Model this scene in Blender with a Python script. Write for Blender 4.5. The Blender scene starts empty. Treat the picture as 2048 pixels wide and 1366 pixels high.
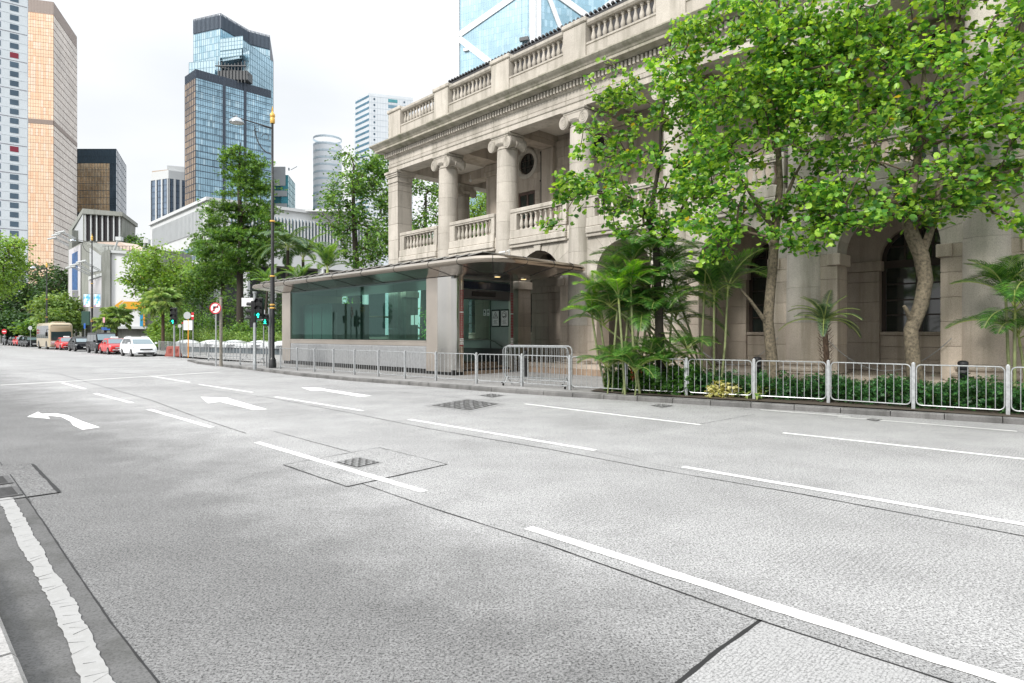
import bpy, math, random
import numpy as np
from mathutils import Vector, Matrix

SC = bpy.context.scene
COL = SC.collection
PI = math.pi
# ------------------------------------------------------------------ camera, sky, sun, exposure
F = 1240.0          # focal length in photo pixels (photo 2048 wide)
HZ = 668.0          # horizon row
CAMH = 1.87
cam_d = bpy.data.cameras.new('camera'); cam = bpy.data.objects.new('camera', cam_d); COL.objects.link(cam)
cam.location = (0, 0, CAMH); cam.rotation_euler = (PI/2, 0, 0)
cam_d.sensor_width = 36; cam_d.lens = 36*F/2048; cam_d.shift_y = -(683-HZ)/2048
cam_d.clip_start = .05; cam_d.clip_end = 5000
SC.camera = cam

SUN_EL, SUN_AZ = math.radians(38), math.radians(218)      # azimuth of the sun, clockwise from +Y
w = bpy.data.worlds.new("World"); SC.world = w; w.use_nodes = True
nt = w.node_tree; nt.nodes.clear()
def N(t, k, **kw):
    n = t.nodes.new(k)
    for a, v in kw.items(): setattr(n, a, v)
    return n
sky = N(nt, 'ShaderNodeTexSky', sky_type='NISHITA', sun_disc=False, sun_elevation=SUN_EL, sun_rotation=SUN_AZ, air_density=1.0, dust_density=3.0)
sc_ = N(nt, 'ShaderNodeVectorMath', operation='SCALE'); sc_.inputs['Scale'].default_value = .06
nt.links.new(sky.outputs[0], sc_.inputs[0])
tc = N(nt, 'ShaderNodeTexCoord')
sep = N(nt, 'ShaderNodeSeparateXYZ'); nt.links.new(tc.outputs['Generated'], sep.inputs[0])
ab = N(nt, 'ShaderNodeMath', operation='MAXIMUM'); ab.inputs[1].default_value = 0; nt.links.new(sep.outputs[2], ab.inputs[0])
mr = N(nt, 'ShaderNodeMapRange'); mr.inputs[1].default_value = .35; mr.inputs[2].default_value = 1.0; mr.inputs[3].default_value = .465; mr.inputs[4].default_value = 1.20
nt.links.new(ab.outputs[0], mr.inputs[0])
mp = N(nt, 'ShaderNodeMapping'); mp.inputs['Scale'].default_value = (1.3, 1.3, 3.2); nt.links.new(tc.outputs['Generated'], mp.inputs[0])
nz = N(nt, 'ShaderNodeTexNoise'); nz.inputs['Scale'].default_value = 1.6; nz.inputs['Detail'].default_value = 5; nz.inputs['Roughness'].default_value = .45
nt.links.new(mp.outputs[0], nz.inputs['Vector'])
cr = N(nt, 'ShaderNodeValToRGB')
cr.color_ramp.elements[0].position = .36; cr.color_ramp.elements[0].color = (.84, .87, .90, 1)
cr.color_ramp.elements[1].position = .60; cr.color_ramp.elements[1].color = (1.0, 1.01, 1.02, 1)
nt.links.new(nz.outputs['Fac'], cr.inputs[0])
ml = N(nt, 'ShaderNodeVectorMath', operation='SCALE'); nt.links.new(cr.outputs[0], ml.inputs[0]); nt.links.new(mr.outputs[0], ml.inputs['Scale'])
mx = N(nt, 'ShaderNodeMix', data_type='RGBA'); mx.inputs[0].default_value = .93
nt.links.new(sc_.outputs[0], mx.inputs[6]); nt.links.new(ml.outputs[0], mx.inputs[7])
bg = N(nt, 'ShaderNodeBackground'); bg.inputs[1].default_value = 1.0
nt.links.new(mx.outputs[2], bg.inputs[0])
wo = N(nt, 'ShaderNodeOutputWorld'); nt.links.new(bg.outputs[0], wo.inputs[0])
w.cycles.sampling_method = 'MANUAL'; w.cycles.sample_map_resolution = 256

sd = bpy.data.lights.new('sun', 'SUN'); sd.energy = 1.5; sd.angle = math.radians(14); sd.color = (1, .96, .9)
so = bpy.data.objects.new('sun', sd); COL.objects.link(so)
dirv = Vector((math.sin(SUN_AZ)*math.cos(SUN_EL), math.cos(SUN_AZ)*math.cos(SUN_EL), math.sin(SUN_EL)))
so.rotation_euler = dirv.to_track_quat('Z', 'Y').to_euler(); so.location = (0, 0, 60)
SC.view_settings.view_transform = 'Standard'; SC.view_settings.look = 'None'
SC.view_settings.exposure = 1.28; SC.view_settings.gamma = 1; SC.view_settings.use_curve_mapping = False
SC.cycles.max_bounces = 6; SC.cycles.diffuse_bounces = 3; SC.cycles.glossy_bounces = 3
SC.cycles.transmission_bounces = 4; SC.cycles.transparent_max_bounces = 8
SC.cycles.use_denoising = True; SC.cycles.sample_clamp_indirect = 6
SC.cycles.caustics_reflective = False; SC.cycles.caustics_refractive = False

# ------------------------------------------------------------------ pixel -> place helpers
def X(px, D): return (px-1024)*D/F
def Z(py, D): return CAMH+(HZ-py)*D/F
def W3(px, py, D): return Vector((X(px, D), D, Z(py, D)))
def GP(px, py, z=0.0):
    D = F*(CAMH-z)/(py-HZ); return Vector((X(px, D), D, z))
RD = Vector((.7125, -.7017, 0)); RM = Vector((.7017, .7125, 0))      # along the road (to the right), across it
RANG = math.atan2(RD.y, RD.x)
PAVE = .12

# ------------------------------------------------------------------ object helpers
def tag(o, label=None, cat=None, group=None, kind=None):
    if label: o['label'] = label
    if cat: o['category'] = cat
    if group: o['group'] = group
    if kind: o['kind'] = kind
    return o
def empty(name, loc=(0, 0, 0), rz=0, label=None, cat=None, group=None):
    o = bpy.data.objects.new(name, None); COL.objects.link(o); o.location = loc; o.rotation_euler = (0, 0, rz)
    o.empty_display_size = .2
    return tag(o, label, cat, group)
def link_mesh(name, me, parent=None, loc=(0, 0, 0), rot=(0, 0, 0), scale=(1, 1, 1)):
    o = bpy.data.objects.new(name, me); COL.objects.link(o)
    if parent is not None: o.parent = parent
    o.location = loc; o.rotation_euler = rot; o.scale = scale
    return o
KIDS = {}
def copy_tree(o, loc=None, rz=None, label=None):
    def rec(a, par):
        c = a.copy(); COL.objects.link(c); c.parent = par
        for ch in a.children: rec(ch, c)
        return c
    c = rec(o, None)
    if loc is not None: c.location = loc
    if rz is not None: c.rotation_euler[2] = rz
    if label: c['label'] = label
    return c

class MB:
    def __init__(s): s.v = []; s.f = []; s.m = []; s.mi = 0
    def add(s, vs, fs, M=None):
        b = len(s.v)
        if M is not None: vs = [M @ Vector(p) for p in vs]
        s.v.extend([tuple(p) for p in vs]); s.f.extend([tuple(i+b for i in f) for f in fs]); s.m.extend([s.mi]*len(fs)); return s
    def box(s, x0, x1, y0, y1, z0, z1, M=None):
        return s.add([(x0,y0,z0),(x1,y0,z0),(x1,y1,z0),(x0,y1,z0),(x0,y0,z1),(x1,y0,z1),(x1,y1,z1),(x0,y1,z1)],
                     [(0,3,2,1),(4,5,6,7),(0,1,5,4),(1,2,6,5),(2,3,7,6),(3,0,4,7)], M)
    def cbox(s, x0, x1, y0, y1, z0, z1, b=.01, M=None):
        # box with chamfered front/side edges (all vertical edges and top/bottom rims)
        def ring(z, i): return [(x0+i,y0+b,z),(x0+b,y0+i,z),(x1-b,y0+i,z),(x1-i,y0+b,z),(x1-i,y1-b,z),(x1-b,y1-i,z),(x0+b,y1-i,z),(x0+i,y1-b,z)]
        vs = []
        for z, i in ((z0, b), (z0+b, 0), (z1-b, 0), (z1, b)):
            bb = b
            vs += [(x0+i,y0+bb+ (0 if i==0 else 0),z),(x0+bb+0,y0+i,z),(x1-bb,y0+i,z),(x1-i,y0+bb,z),(x1-i,y1-bb,z),(x1-bb,y1-i,z),(x0+bb,y1-i,z),(x0+i,y1-bb,z)]
        fs = [tuple(range(7,-1,-1)), tuple(range(24, 32))]
        for r in range(3):
            for k in range(8):
                a = r*8+k; c = r*8+(k+1)%8; fs.append((a, c, c+8, a+8))
        return s.add(vs, fs, M)
    def prism(s, pts, z0, z1, M=None):
        n = len(pts)
        ar = sum(pts[i][0]*pts[(i+1)%n][1]-pts[(i+1)%n][0]*pts[i][1] for i in range(n))
        if ar < 0: pts = pts[::-1]
        vs = [(p[0],p[1],z0) for p in pts]+[(p[0],p[1],z1) for p in pts]
        fs = [tuple(range(n-1,-1,-1)), tuple(range(n, 2*n))]+[(i,(i+1)%n,(i+1)%n+n,i+n) for i in range(n)]
        return s.add(vs, fs, M)
    def sheet(s, pts):          # flat polygon of 3D points
        n = len(pts)
        ar = sum(pts[i][0]*pts[(i+1)%n][1]-pts[(i+1)%n][0]*pts[i][1] for i in range(n))
        if ar < 0: pts = pts[::-1]
        return s.add(pts, [tuple(range(n))])
    def lathe(s, prof, seg=16, c=(0,0,0), M=None, cap=True, a0=0, a1=2*PI):
        full = abs(a1-a0-2*PI) < 1e-6
        k = seg if full else seg+1
        vs = []
        for r, z in prof:
            for i in range(k):
                a = a0+(a1-a0)*i/seg; vs.append((c[0]+r*math.cos(a), c[1]+r*math.sin(a), c[2]+z))
        fs = []
        for j in range(len(prof)-1):
            for i in range(seg):
                a = j*k+i; b = j*k+(i+1)%k; fs.append((a, b, b+k, a+k))
        if cap and full:
            fs.append(tuple(range(k-1,-1,-1))); fs.append(tuple(range((len(prof)-1)*k, len(prof)*k)))
        return s.add(vs, fs, M)
    def tube(s, pts, rad, seg=6, cap=True, M=None):
        pts = [Vector(p) for p in pts]; n = len(pts)
        if not hasattr(rad, '__len__'): rad = [rad]*n
        vs = []; up = None
        for i, p in enumerate(pts):
            t = (pts[min(i+1,n-1)]-pts[max(i-1,0)])
            if t.length < 1e-9: t = Vector((0,0,1))
            t.normalize()
            if up is None:
                up = Vector((0,0,1)) if abs(t.z) < .9 else Vector((1,0,0))
            a = up-t*up.dot(t)
            if a.length < 1e-6: a = t.orthogonal()
            a.normalize(); up = a; b = t.cross(a)
            for k in range(seg):
                th = 2*PI*k/seg; vs.append(p+(a*math.cos(th)+b*math.sin(th))*rad[i])
        fs = []
        for i in range(n-1):
            for k in range(seg):
                q = i*seg+k; r = i*seg+(k+1)%seg; fs.append((q, r, r+seg, q+seg))
        if cap: fs.append(tuple(range(seg-1,-1,-1))); fs.append(tuple(range((n-1)*seg, n*seg)))
        return s.add(vs, fs, M)
    def loft(s, rings, closed=True, cap=True):
        k = len(rings[0]); vs = [p for r in rings for p in r]; fs = []
        for j in range(len(rings)-1):
            for i in range(k if closed else k-1):
                a = j*k+i; b = j*k+(i+1)%k; fs.append((a, b, b+k, a+k))
        if cap: fs.append(tuple(range(k-1,-1,-1))); fs.append(tuple(range((len(rings)-1)*k, len(rings)*k)))
        return s.add(vs, fs)
    def mesh(s, name, mats, smooth=0, fix=False):
        me = bpy.data.meshes.new(name); me.from_pydata(s.v, [], s.f)
        if not isinstance(mats, (list, tuple)): mats = [mats]
        for m in mats: me.materials.append(m)
        if len(mats) > 1: me.polygons.foreach_set('material_index', s.m)
        if smooth:
            me.polygons.foreach_set('use_smooth', [True]*len(s.f))
            me.set_sharp_from_angle(angle=math.radians(smooth))
        if fix:
            import bmesh
            bm = bmesh.new(); bm.from_mesh(me); bmesh.ops.recalc_face_normals(bm, faces=bm.faces); bm.to_mesh(me); bm.free()
        me.update(); return me
    def build(s, name, mats, parent=None, smooth=0, fix=False, kind=None, loc=(0,0,0), rot=(0,0,0), label=None):
        o = link_mesh(name, s.mesh(name, mats, smooth, fix), parent, loc, rot)
        if kind: o['kind'] = kind
        if label: o['label'] = label
        return o

def np_mesh(name, V, Fc, mats, smooth=False):
    me = bpy.data.meshes.new(name); V = np.asarray(V, np.float32); Fc = np.asarray(Fc, np.int32); k = Fc.shape[1]
    me.vertices.add(len(V)); me.vertices.foreach_set('co', V.ravel())
    me.loops.add(Fc.size); me.loops.foreach_set('vertex_index', Fc.ravel())
    me.polygons.add(len(Fc)); me.polygons.foreach_set('loop_start', np.arange(0, Fc.size, k, dtype=np.int32))
    me.polygons.foreach_set('loop_total', np.full(len(Fc), k, np.int32))
    if smooth: me.polygons.foreach_set('use_smooth', np.ones(len(Fc), bool))
    for m in (mats if isinstance(mats, (list, tuple)) else [mats]): me.materials.append(m)
    me.update(calc_edges=True); me.validate(); return me

# ------------------------------------------------------------------ materials
MATS = {}
def newmat(name):
    m = bpy.data.materials.new(name); m.use_nodes = True; t = m.node_tree
    return m, t, t.nodes['Principled BSDF']
def ramp(t, src, stops, interp='LINEAR'):
    r = N(t, 'ShaderNodeValToRGB'); e = r.color_ramp.elements; r.color_ramp.interpolation = interp
    while len(e) < len(stops): e.new(.5)
    for k, (p, c) in enumerate(stops):
        e[k].position = p; e[k].color = (c, c, c, 1) if not hasattr(c, '__len__') else (*c[:3], 1)
    t.links.new(src, r.inputs[0]); return r.outputs[0]
def noise(t, scale, detail=4, rough=.55, vec=None, stretch=None, space='world', dist=0):
    if vec is None:
        if space == 'world': vec = N(t, 'ShaderNodeNewGeometry').outputs['Position']
        else: vec = N(t, 'ShaderNodeTexCoord').outputs['Object']
    if stretch:
        m = N(t, 'ShaderNodeMapping'); m.inputs['Scale'].default_value = stretch[:3]
        if len(stretch) > 3: m.inputs['Rotation'].default_value[2] = stretch[3]
        t.links.new(vec, m.inputs[0]); vec = m.outputs[0]
    n = N(t, 'ShaderNodeTexNoise'); n.inputs['Scale'].default_value = scale; n.inputs['Detail'].default_value = detail
    n.inputs['Roughness'].default_value = rough; n.inputs['Distortion'].default_value = dist
    t.links.new(vec, n.inputs['Vector']); return n.outputs['Fac']
def mixc(t, fac, a, b, mode='MIX'):
    m = N(t, 'ShaderNodeMix', data_type='RGBA', blend_type=mode)
    for i, s in ((0, fac), (6, a), (7, b)):
        if hasattr(s, 'is_linked'): t.links.new(s, m.inputs[i])
        elif i == 0: m.inputs[0].default_value = s
        else: m.inputs[i].default_value = (*s[:3], 1) if hasattr(s, '__len__') else (s, s, s, 1)
    return m.outputs[2]
def bump(t, bs, h, strength=.3, dist=.02):
    b = N(t, 'ShaderNodeBump'); b.inputs['Strength'].default_value = strength; b.inputs['Distance'].default_value = dist
    t.links.new(h, b.inputs['Height']); t.links.new(b.outputs[0], bs.inputs['Normal'])
def simple(name, col, rough=.5, metal=0, var=.12, vscale=3, bmp=0, coat=0, emit=None, spec=None, es=1.0):
    m, t, b = newmat(name)
    if var:
        f = noise(t, vscale, 5, .6)
        c = mixc(t, ramp(t, f, [(.3, 1-var), (.7, 1+var*.5)]), (0,0,0), col) if False else mixc(t, 1.0, col, ramp(t, f, [(.3, 1-var), (.7, 1.0)]), 'MULTIPLY')
        t.links.new(c, b.inputs['Base Color'])
    else: b.inputs['Base Color'].default_value = (*col, 1)
    b.inputs['Roughness'].default_value = rough; b.inputs['Metallic'].default_value = metal
    if coat: b.inputs['Coat Weight'].default_value = coat; b.inputs['Coat Roughness'].default_value = .05
    if emit: b.inputs['Emission Color'].default_value = (*emit, 1); b.inputs['Emission Strength'].default_value = es
    if spec is not None: b.inputs['Specular IOR Level'].default_value = spec
    if bmp: bump(t, b, noise(t, vscale*6, 4), bmp, .01)
    return m

def stone_mat(name, base, dark, moss=.0, scale=1.0, rnd=.17):
    m, t, b = newmat(name)
    big = noise(t, .7*scale, 5, .6)
    sp = noise(t, 55, 3, .7)
    streak = noise(t, 1.0, 4, .6, stretch=(2.6, 2.6, .22))
    c = mixc(t, ramp(t, big, [(.3, 0), (.72, 1)]), dark, base)
    c = mixc(t, 1.0, c, ramp(t, sp, [(.34, .66), (.5, 1.0), (.68, 1.14)]), 'MULTIPLY')
    c = mixc(t, ramp(t, streak, [(.47, 0), (.70, .62)]), c, (dark[0]*.55, dark[1]*.56, dark[2]*.52))
    if moss:
        mo = noise(t, 1.7, 6, .7, stretch=(1, 1, .5))
        c = mixc(t, ramp(t, mo, [(.48, 0), (.66, moss)]), c, (.16, .17, .105))
    oi = N(t, 'ShaderNodeObjectInfo')
    c = mixc(t, 1.0, c, ramp(t, oi.outputs['Random'], [(0, 1-rnd), (1, 1.0)]), 'MULTIPLY')
    t.links.new(c, b.inputs['Base Color']); b.inputs['Roughness'].default_value = .85; b.inputs['Specular IOR Level'].default_value = .25
    bump(t, b, sp, .25, .01)
    return m

M_STONE = stone_mat('granite', (.60, .56, .50), (.455, .42, .37))
M_STONE2 = stone_mat('granite_lower', (.60, .525, .445), (.48, .41, .34))
M_STONED = stone_mat('granite_weathered', (.54, .50, .43), (.36, .34, .28), moss=.6)
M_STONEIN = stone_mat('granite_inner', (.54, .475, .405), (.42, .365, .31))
M_STEP = stone_mat('brown_step', (.36, .27, .20), (.27, .20, .15))
M_DARK = simple('dark_opening', (.012, .012, .012), .6)
M_ROOFT = simple('black_roof_tile', (.035, .034, .036), .55, bmp=.3)
M_FRAMEW = simple('dark_window_timber', (.03, .018, .013), .5)
M_PANE = simple('window_pane_glass', (.02, .028, .026), .06, spec=.9)
M_CEIL = simple('veranda_plaster', (.62, .58, .52), .9, var=.08)
# ------------------------------------------------------------------ ground, road
def concrete_road():
    m, t, b = newmat('road_concrete')
    pos = N(t, 'ShaderNodeNewGeometry').outputs['Position']
    sp = noise(t, 60, 4, .85, pos)                                       # exposed grains
    med = noise(t, 20, 5, .8, pos)
    fine = noise(t, 1.1, 6, .65, pos)
    big = noise(t, .16, 5, .6, pos, stretch=(1, 2.6, 1, .78))            # long tyre-stained bands along the road
    # worn dark area in the near lane: strongest at q 1.5..4, fades beyond
    mp_ = N(t, 'ShaderNodeMapping'); mp_.inputs['Rotation'].default_value[2] = -math.atan2(RM.y, RM.x); t.links.new(pos, mp_.inputs[0])
    sx = N(t, 'ShaderNodeSeparateXYZ'); t.links.new(mp_.outputs[0], sx.inputs[0])
    wob = N(t, 'ShaderNodeMath', operation='MULTIPLY_ADD'); t.links.new(fine, wob.inputs[0]); wob.inputs[1].default_value = 2.0; t.links.new(sx.outputs[0], wob.inputs[2])
    q01 = N(t, 'ShaderNodeMath', operation='DIVIDE'); t.links.new(wob.outputs[0], q01.inputs[0]); q01.inputs[1].default_value = 20
    lane = ramp(t, q01.outputs[0], [(.0, .54), (.10, .48), (.17, .50), (.25, .84), (.29, 1.0), (.40, .90), (.47, 1.0), (.58, .93), (.70, 1.0), (.86, .92), (.97, .80)])
    c = mixc(t, ramp(t, big, [(.30, 0), (.66, 1)]), (.33, .33, .33), (.415, .415, .415))
    c = mixc(t, 1.0, c, lane, 'MULTIPLY')
    c = mixc(t, 1.0, c, ramp(t, fine, [(.30, .86), (.62, 1.05)]), 'MULTIPLY')
    c = mixc(t, 1.0, c, ramp(t, med, [(.34, .66), (.50, 1.0), (.68, 1.10)]), 'MULTIPLY')
    c = mixc(t, 1.0, c, ramp(t, sp, [(.40, .15), (.48, .92), (.58, 1.35)]), 'MULTIPLY')
    st_ = noise(t, 2.4, 3, .5, pos, stretch=(1, 1, 1)); sc2 = noise(t, .9, 6, .75, pos, stretch=(1, 3.2, 1, .78))
    c = mixc(t, ramp(t, st_, [(.70, 0), (.78, .35)]), c, (.16, .16, .16))
    c = mixc(t, ramp(t, sc2, [(.60, 0), (.74, .30)]), c, (.26, .26, .26))
    # brushed texture: fine grooves running across the lanes
    wv = N(t, 'ShaderNodeTexWave', wave_type='BANDS', bands_direction='X'); wv.inputs['Scale'].default_value = 7.5
    wv.inputs['Distortion'].default_value = 3.5; wv.inputs['Detail'].default_value = 3; wv.inputs['Detail Scale'].default_value = 2.2
    mp2 = N(t, 'ShaderNodeMapping'); mp2.inputs['Rotation'].default_value[2] = -math.atan2(RD.y, RD.x); t.links.new(pos, mp2.inputs[0])
    t.links.new(mp2.outputs[0], wv.inputs['Vector'])
    gm = noise(t, .45, 4, .6, pos)
    c = mixc(t, ramp(t, gm, [(.46, 0), (.62, .75)]), c, mixc(t, 1.0, c, ramp(t, wv.outputs['Fac'], [(.0, .62), (.30, 1.0)]), 'MULTIPLY'))
    t.links.new(c, b.inputs['Base Color']); b.inputs['Roughness'].default_value = .8; b.inputs['Specular IOR Level'].default_value = .35
    ad = N(t, 'ShaderNodeMath', operation='ADD'); t.links.new(sp, ad.inputs[0]); t.links.new(med, ad.inputs[1])
    bump(t, b, ad.outputs[0], .5, .012)
    return m
M_ROAD = concrete_road()
def paving_mat():
    m, t, b = newmat('pavement_paving')
    pos = N(t, 'ShaderNodeNewGeometry').outputs['Position']
    f = noise(t, 1.2, 5, .6, pos); g = noise(t, 40, 3, .7, pos)
    c = mixc(t, ramp(t, f, [(.3, 0), (.7, 1)]), (.27, .265, .26), (.37, .365, .36))
    c = mixc(t, 1.0, c, ramp(t, g, [(.35, .8), (.6, 1.05)]), 'MULTIPLY')
    br = N(t, 'ShaderNodeTexBrick'); br.inputs['Scale'].default_value = 1.6; br.inputs['Mortar Size'].default_value = .012
    br.inputs['Color1'].default_value = (1,1,1,1); br.inputs['Color2'].default_value = (.93,.93,.93,1); br.inputs['Mortar'].default_value = (.55,.55,.55,1)
    mp_ = N(t, 'ShaderNodeMapping'); mp_.inputs['Rotation'].default_value[2] = -RANG; t.links.new(pos, mp_.inputs[0]); t.links.new(mp_.outputs[0], br.inputs['Vector'])
    c = mixc(t, 1.0, c, br.outputs['Color'], 'MULTIPLY')
    t.links.new(c, b.inputs['Base Color']); b.inputs['Roughness'].default_value = .85
    bump(t, b, g, .3, .01); return m
M_PAVE = paving_mat()
M_KERB = stone_mat('kerb_concrete', (.24, .235, .23), (.11, .11, .108), rnd=.25)
M_EARTH = simple('far_ground', (.16, .165, .15), .95, vscale=.4)
M_SOIL = simple('planting_soil', (.07, .055, .04), .95, vscale=6, bmp=.5)

def paint_mat(name, col, wear):
    m, t, b = newmat(name)
    f = noise(t, 22, 5, .75); g = noise(t, 3, 5, .7)
    k = mixc(t, 1.0, ramp(t, f, [(.25, .0), (.30+wear*.25, 1)]), ramp(t, g, [(.25, .4), (.5, 1)]), 'MULTIPLY')
    c = mixc(t, k, (.36, .36, .36), col)
    t.links.new(c, b.inputs['Base Color']); b.inputs['Roughness'].default_value = .6
    bump(t, b, f, .3, .006); return m
M_PAINT = paint_mat('road_paint_white', (.84, .84, .83), .28)
M_PAINTW = paint_mat('road_paint_worn', (.31, .31, .305), .9)
M_SEAL = simple('joint_sealant', (.016, .016, .017), .7, var=.4, vscale=8)
M_IRON = simple('cast_iron', (.10, .10, .10), .6, metal=.3, var=.4, vscale=20, bmp=.6)
M_GUTTER = stone_mat('gutter_concrete', (.15, .15, .15), (.10, .10, .10), rnd=.0)
M_PATCH = simple('patch_concrete', (.30, .30, .30), .85, var=.3, vscale=12, bmp=.5)

g = MB(); g.sheet([(-2500, -400, -.03), (2500, -400, -.03), (2500, 3000, -.03), (-2500, 3000, -.03)])
tag(g.build('ground', M_EARTH), kind='structure')
def RP(q, s, z=0): v = RM*q+RD*s; return (v.x, v.y, z)     # road coordinates: q across (from the camera), s along
g = MB(); g.sheet([RP(-3, 60), RP(26, 60), RP(26, -260), RP(-3, -260)])
tag(g.build('road', M_ROAD), kind='structure')

# near pavement under the camera, with its kerb and the dark gutter strip
g = MB(); g.sheet([RP(.36, 30, PAVE), RP(-9, 30, PAVE), RP(-9, -40, PAVE), RP(.36, -40, PAVE)]); tag(g.build('near_pavement', M_PAVE), kind='structure')
M_KERBL = stone_mat('near_kerb_concrete', (.46, .455, .45), (.34, .335, .33), rnd=.12)
def kerb_row(name, path, width, h, seg, mat, side):
    """kerbstones laid one by one along a polyline of ground points; side=+1 puts the stone to the left of travel"""
    root = empty(name, (0, 0, 0)); tag(root, kind='structure')
    pts = [Vector((p[0], p[1], 0)) for p in path]; acc = []
    rest = 0; cur = [pts[0].copy()]
    # resample
    L = [0]
    for a, b in zip(pts, pts[1:]): L.append(L[-1]+(b-a).length)
    n = max(1, int(L[-1]/seg)); out = []
    for i in range(n+1):
        d = L[-1]*i/n; k = 0
        while k < len(L)-2 and L[k+1] < d: k += 1
        out.append(pts[k].lerp(pts[k+1], (d-L[k])/(L[k+1]-L[k])))
    r = random.Random(4)
    for a, b in zip(out, out[1:]):
        t = (b-a); ln = t.length; t.normalize(); nn = Vector((-t.y, t.x, 0))*side
        m = MB(); gap = .008; hh = h+r.uniform(-.006, .006); o_ = r.uniform(-.006, .006)
        q = [(gap, o_), (ln-gap, o_), (ln-gap, width), (gap, width)]
        vs = []
        for z, ins in ((-.05, 0), (hh-.03, 0), (hh, .025)):
            for (x, y) in q: vs.append(a+t*x+nn*(y+(ins if y < width*.5 else 0))+Vector((0, 0, z)))
        m.add(vs, [(0,1,5,4),(1,2,6,5),(2,3,7,6),(3,0,4,7),(4,5,9,8),(5,6,10,9),(6,7,11,10),(7,4,8,11),(8,9,10,11)])
        m.build('kerbstone', mat, root, fix=True)
    return root
kerb_row('near_kerb', [RP(.52, 6), RP(.52, -9)], .22, PAVE+.012, .9, M_KERBL, 1)
g = MB(); g.sheet([RP(.50, 6, .003), *[tuple(GP(*q)+Vector((0, 0, .003))) for q in ((380,1450),(300,1345),(222,1246),(150,1140),(60,1006))], RP(1.14, -30, .003), RP(.50, -30, .003)]); tag(g.build('gutter_strip', M_GUTTER), kind='structure')

# far kerb line and pavement
FK = [GP(*p) for p in [(3300, 935), (2600, 886), (2400, 872), (2048, 850), (1760, 832), (1500, 816), (1200, 798), (1012, 786), (850, 773), (700, 762), (600, 752.5), (500, 740), (440, 733), (395, 728), (378, 722.5)]]
FK += [Vector(RP(16.45, s)) for s in (-37, -60, -90, -130, -200, -300)]
FK2 = [(p.x, p.y) for p in FK]
kerb_row('far_kerb', FK2[1:16], .16, PAVE+.015, 1.0, M_KERB, -1)
pv = [(p[0], p[1], PAVE) for p in FK2]
inner = []
for i, p in enumerate(FK2):
    a = Vector(FK2[max(i-1, 0)]); b = Vector(FK2[min(i+1, len(FK2)-1)]); t = (b-a).normalized(); inner.append((p[0]+t.y*.13, p[1]-t.x*.13, PAVE))
g = MB(); g.sheet(inner+[(-400, 300, PAVE), (60, 300, PAVE), (60, 8, PAVE)]); tag(g.build('pavement', M_PAVE), kind='structure')

def strip(name, pts, w0, mat, label, cat, z=.006, jag=0, seed=1, group=None, kind=None, seg=.12):
    """painted or sealed strip along ground points, with slightly uneven edges"""
    r = random.Random(seed); P = [Vector((p[0], p[1], 0)) for p in pts]; out = []
    for a, b in zip(P, P[1:]):
        n = max(1, int((b-a).length/(seg if jag else 50)))
        for k in range(n): out.append(a.lerp(b, k/n))
    out.append(P[-1]); l = []; rr = []; j1 = j2 = 0
    for i, p in enumerate(out):
        t = (out[min(i+1, len(out)-1)]-out[max(i-1, 0)]).normalized(); nn = Vector((-t.y, t.x, 0))
        j1 = .6*j1+r.uniform(-jag, jag)*.75; j2 = .6*j2+r.uniform(-jag, jag)*.75
        w1 = w0/2+j1; w2 = w0/2+j2
        l.append(p+nn*w1+Vector((0, 0, z))); rr.append(p-nn*w2+Vector((0, 0, z)))
    m = MB(); n = len(out)
    m.add(l+rr, [(i, i+n, i+1+n, i+1) for i in range(n-1)])
    o = m.build(name, mat, fix=False)
    return tag(o, label, cat, group, kind)

G_LINE = 'white broken lane lines'
lanes = [
 # (list of (px0,py0,px1,py1)), widths
 ((1057,1056,2080,1386), 'thick white lane dash nearest the camera, running off at lower right'),
 ((514,885,848,984), 'white lane dash crossing the square concrete patch with a manhole'),
 ((298,819,424,855), 'white lane dash just above the left turn arrow lane, near the long thin joint'),
 ((190,787,264,806), 'short white lane dash between two others on the far left lane line'),
 ((125,766,170,778), 'shortest white lane dash touching the thin stop line'),
 ((1366,934,2080,1055), 'long white lane dash at right edge, third line from the fence'),
 ((818,839,1190,901), 'white lane dash in middle of road below the large square cover'),
 ((550,794,726,822), 'white lane dash between the two straight arrows'),
 ((398,769,506,785), 'white lane dash left of the far straight arrow'),
 ((300,752,380,765), 'white lane dash near the stop line ahead of the waiting cars'),
 ((1050,808,1402,850), 'white lane dash right of the large square cover by the kerb'),
 ((1566,866,2080,922), 'white lane dash at right edge, two lines out from fence'),
 ((1520,820,1700,833), 'faint white dash close to kerb below the middle of the fence'),
 ((1676,834,2034,863), 'faint thin white line beside the kerb at right'),
]
for i, (x0, y0, x1, y1) in enumerate([l[0] for l in lanes]):
    w0 = .12 if i < 12 else .07
    strip('lane_marking', [GP(x0, y0), GP(x1, y1)], w0, M_PAINT, lanes[i][1], 'road marking', .006, .009, i+3, G_LINE, seg=.09)
strip('stop_line', [GP(-60, 774), GP(150, 762), GP(440, 744)], .16, M_PAINT, 'thin white stop line crossing the lanes at left', 'road marking', .006, .006, 77)
el_ = strip('edge_line', [GP(-40, 960), GP(15, 1003), GP(60, 1093), GP(128, 1215), GP(196, 1366), GP(240, 1460)], .125, M_PAINTW, 'worn cracked pale edge line along the near dark gutter', 'road marking', .010, .011, 5, seg=.04)
r_ = random.Random(9); m = MB(); ep = [GP(15, 1003), GP(60, 1093), GP(128, 1215), GP(196, 1366)]
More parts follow.
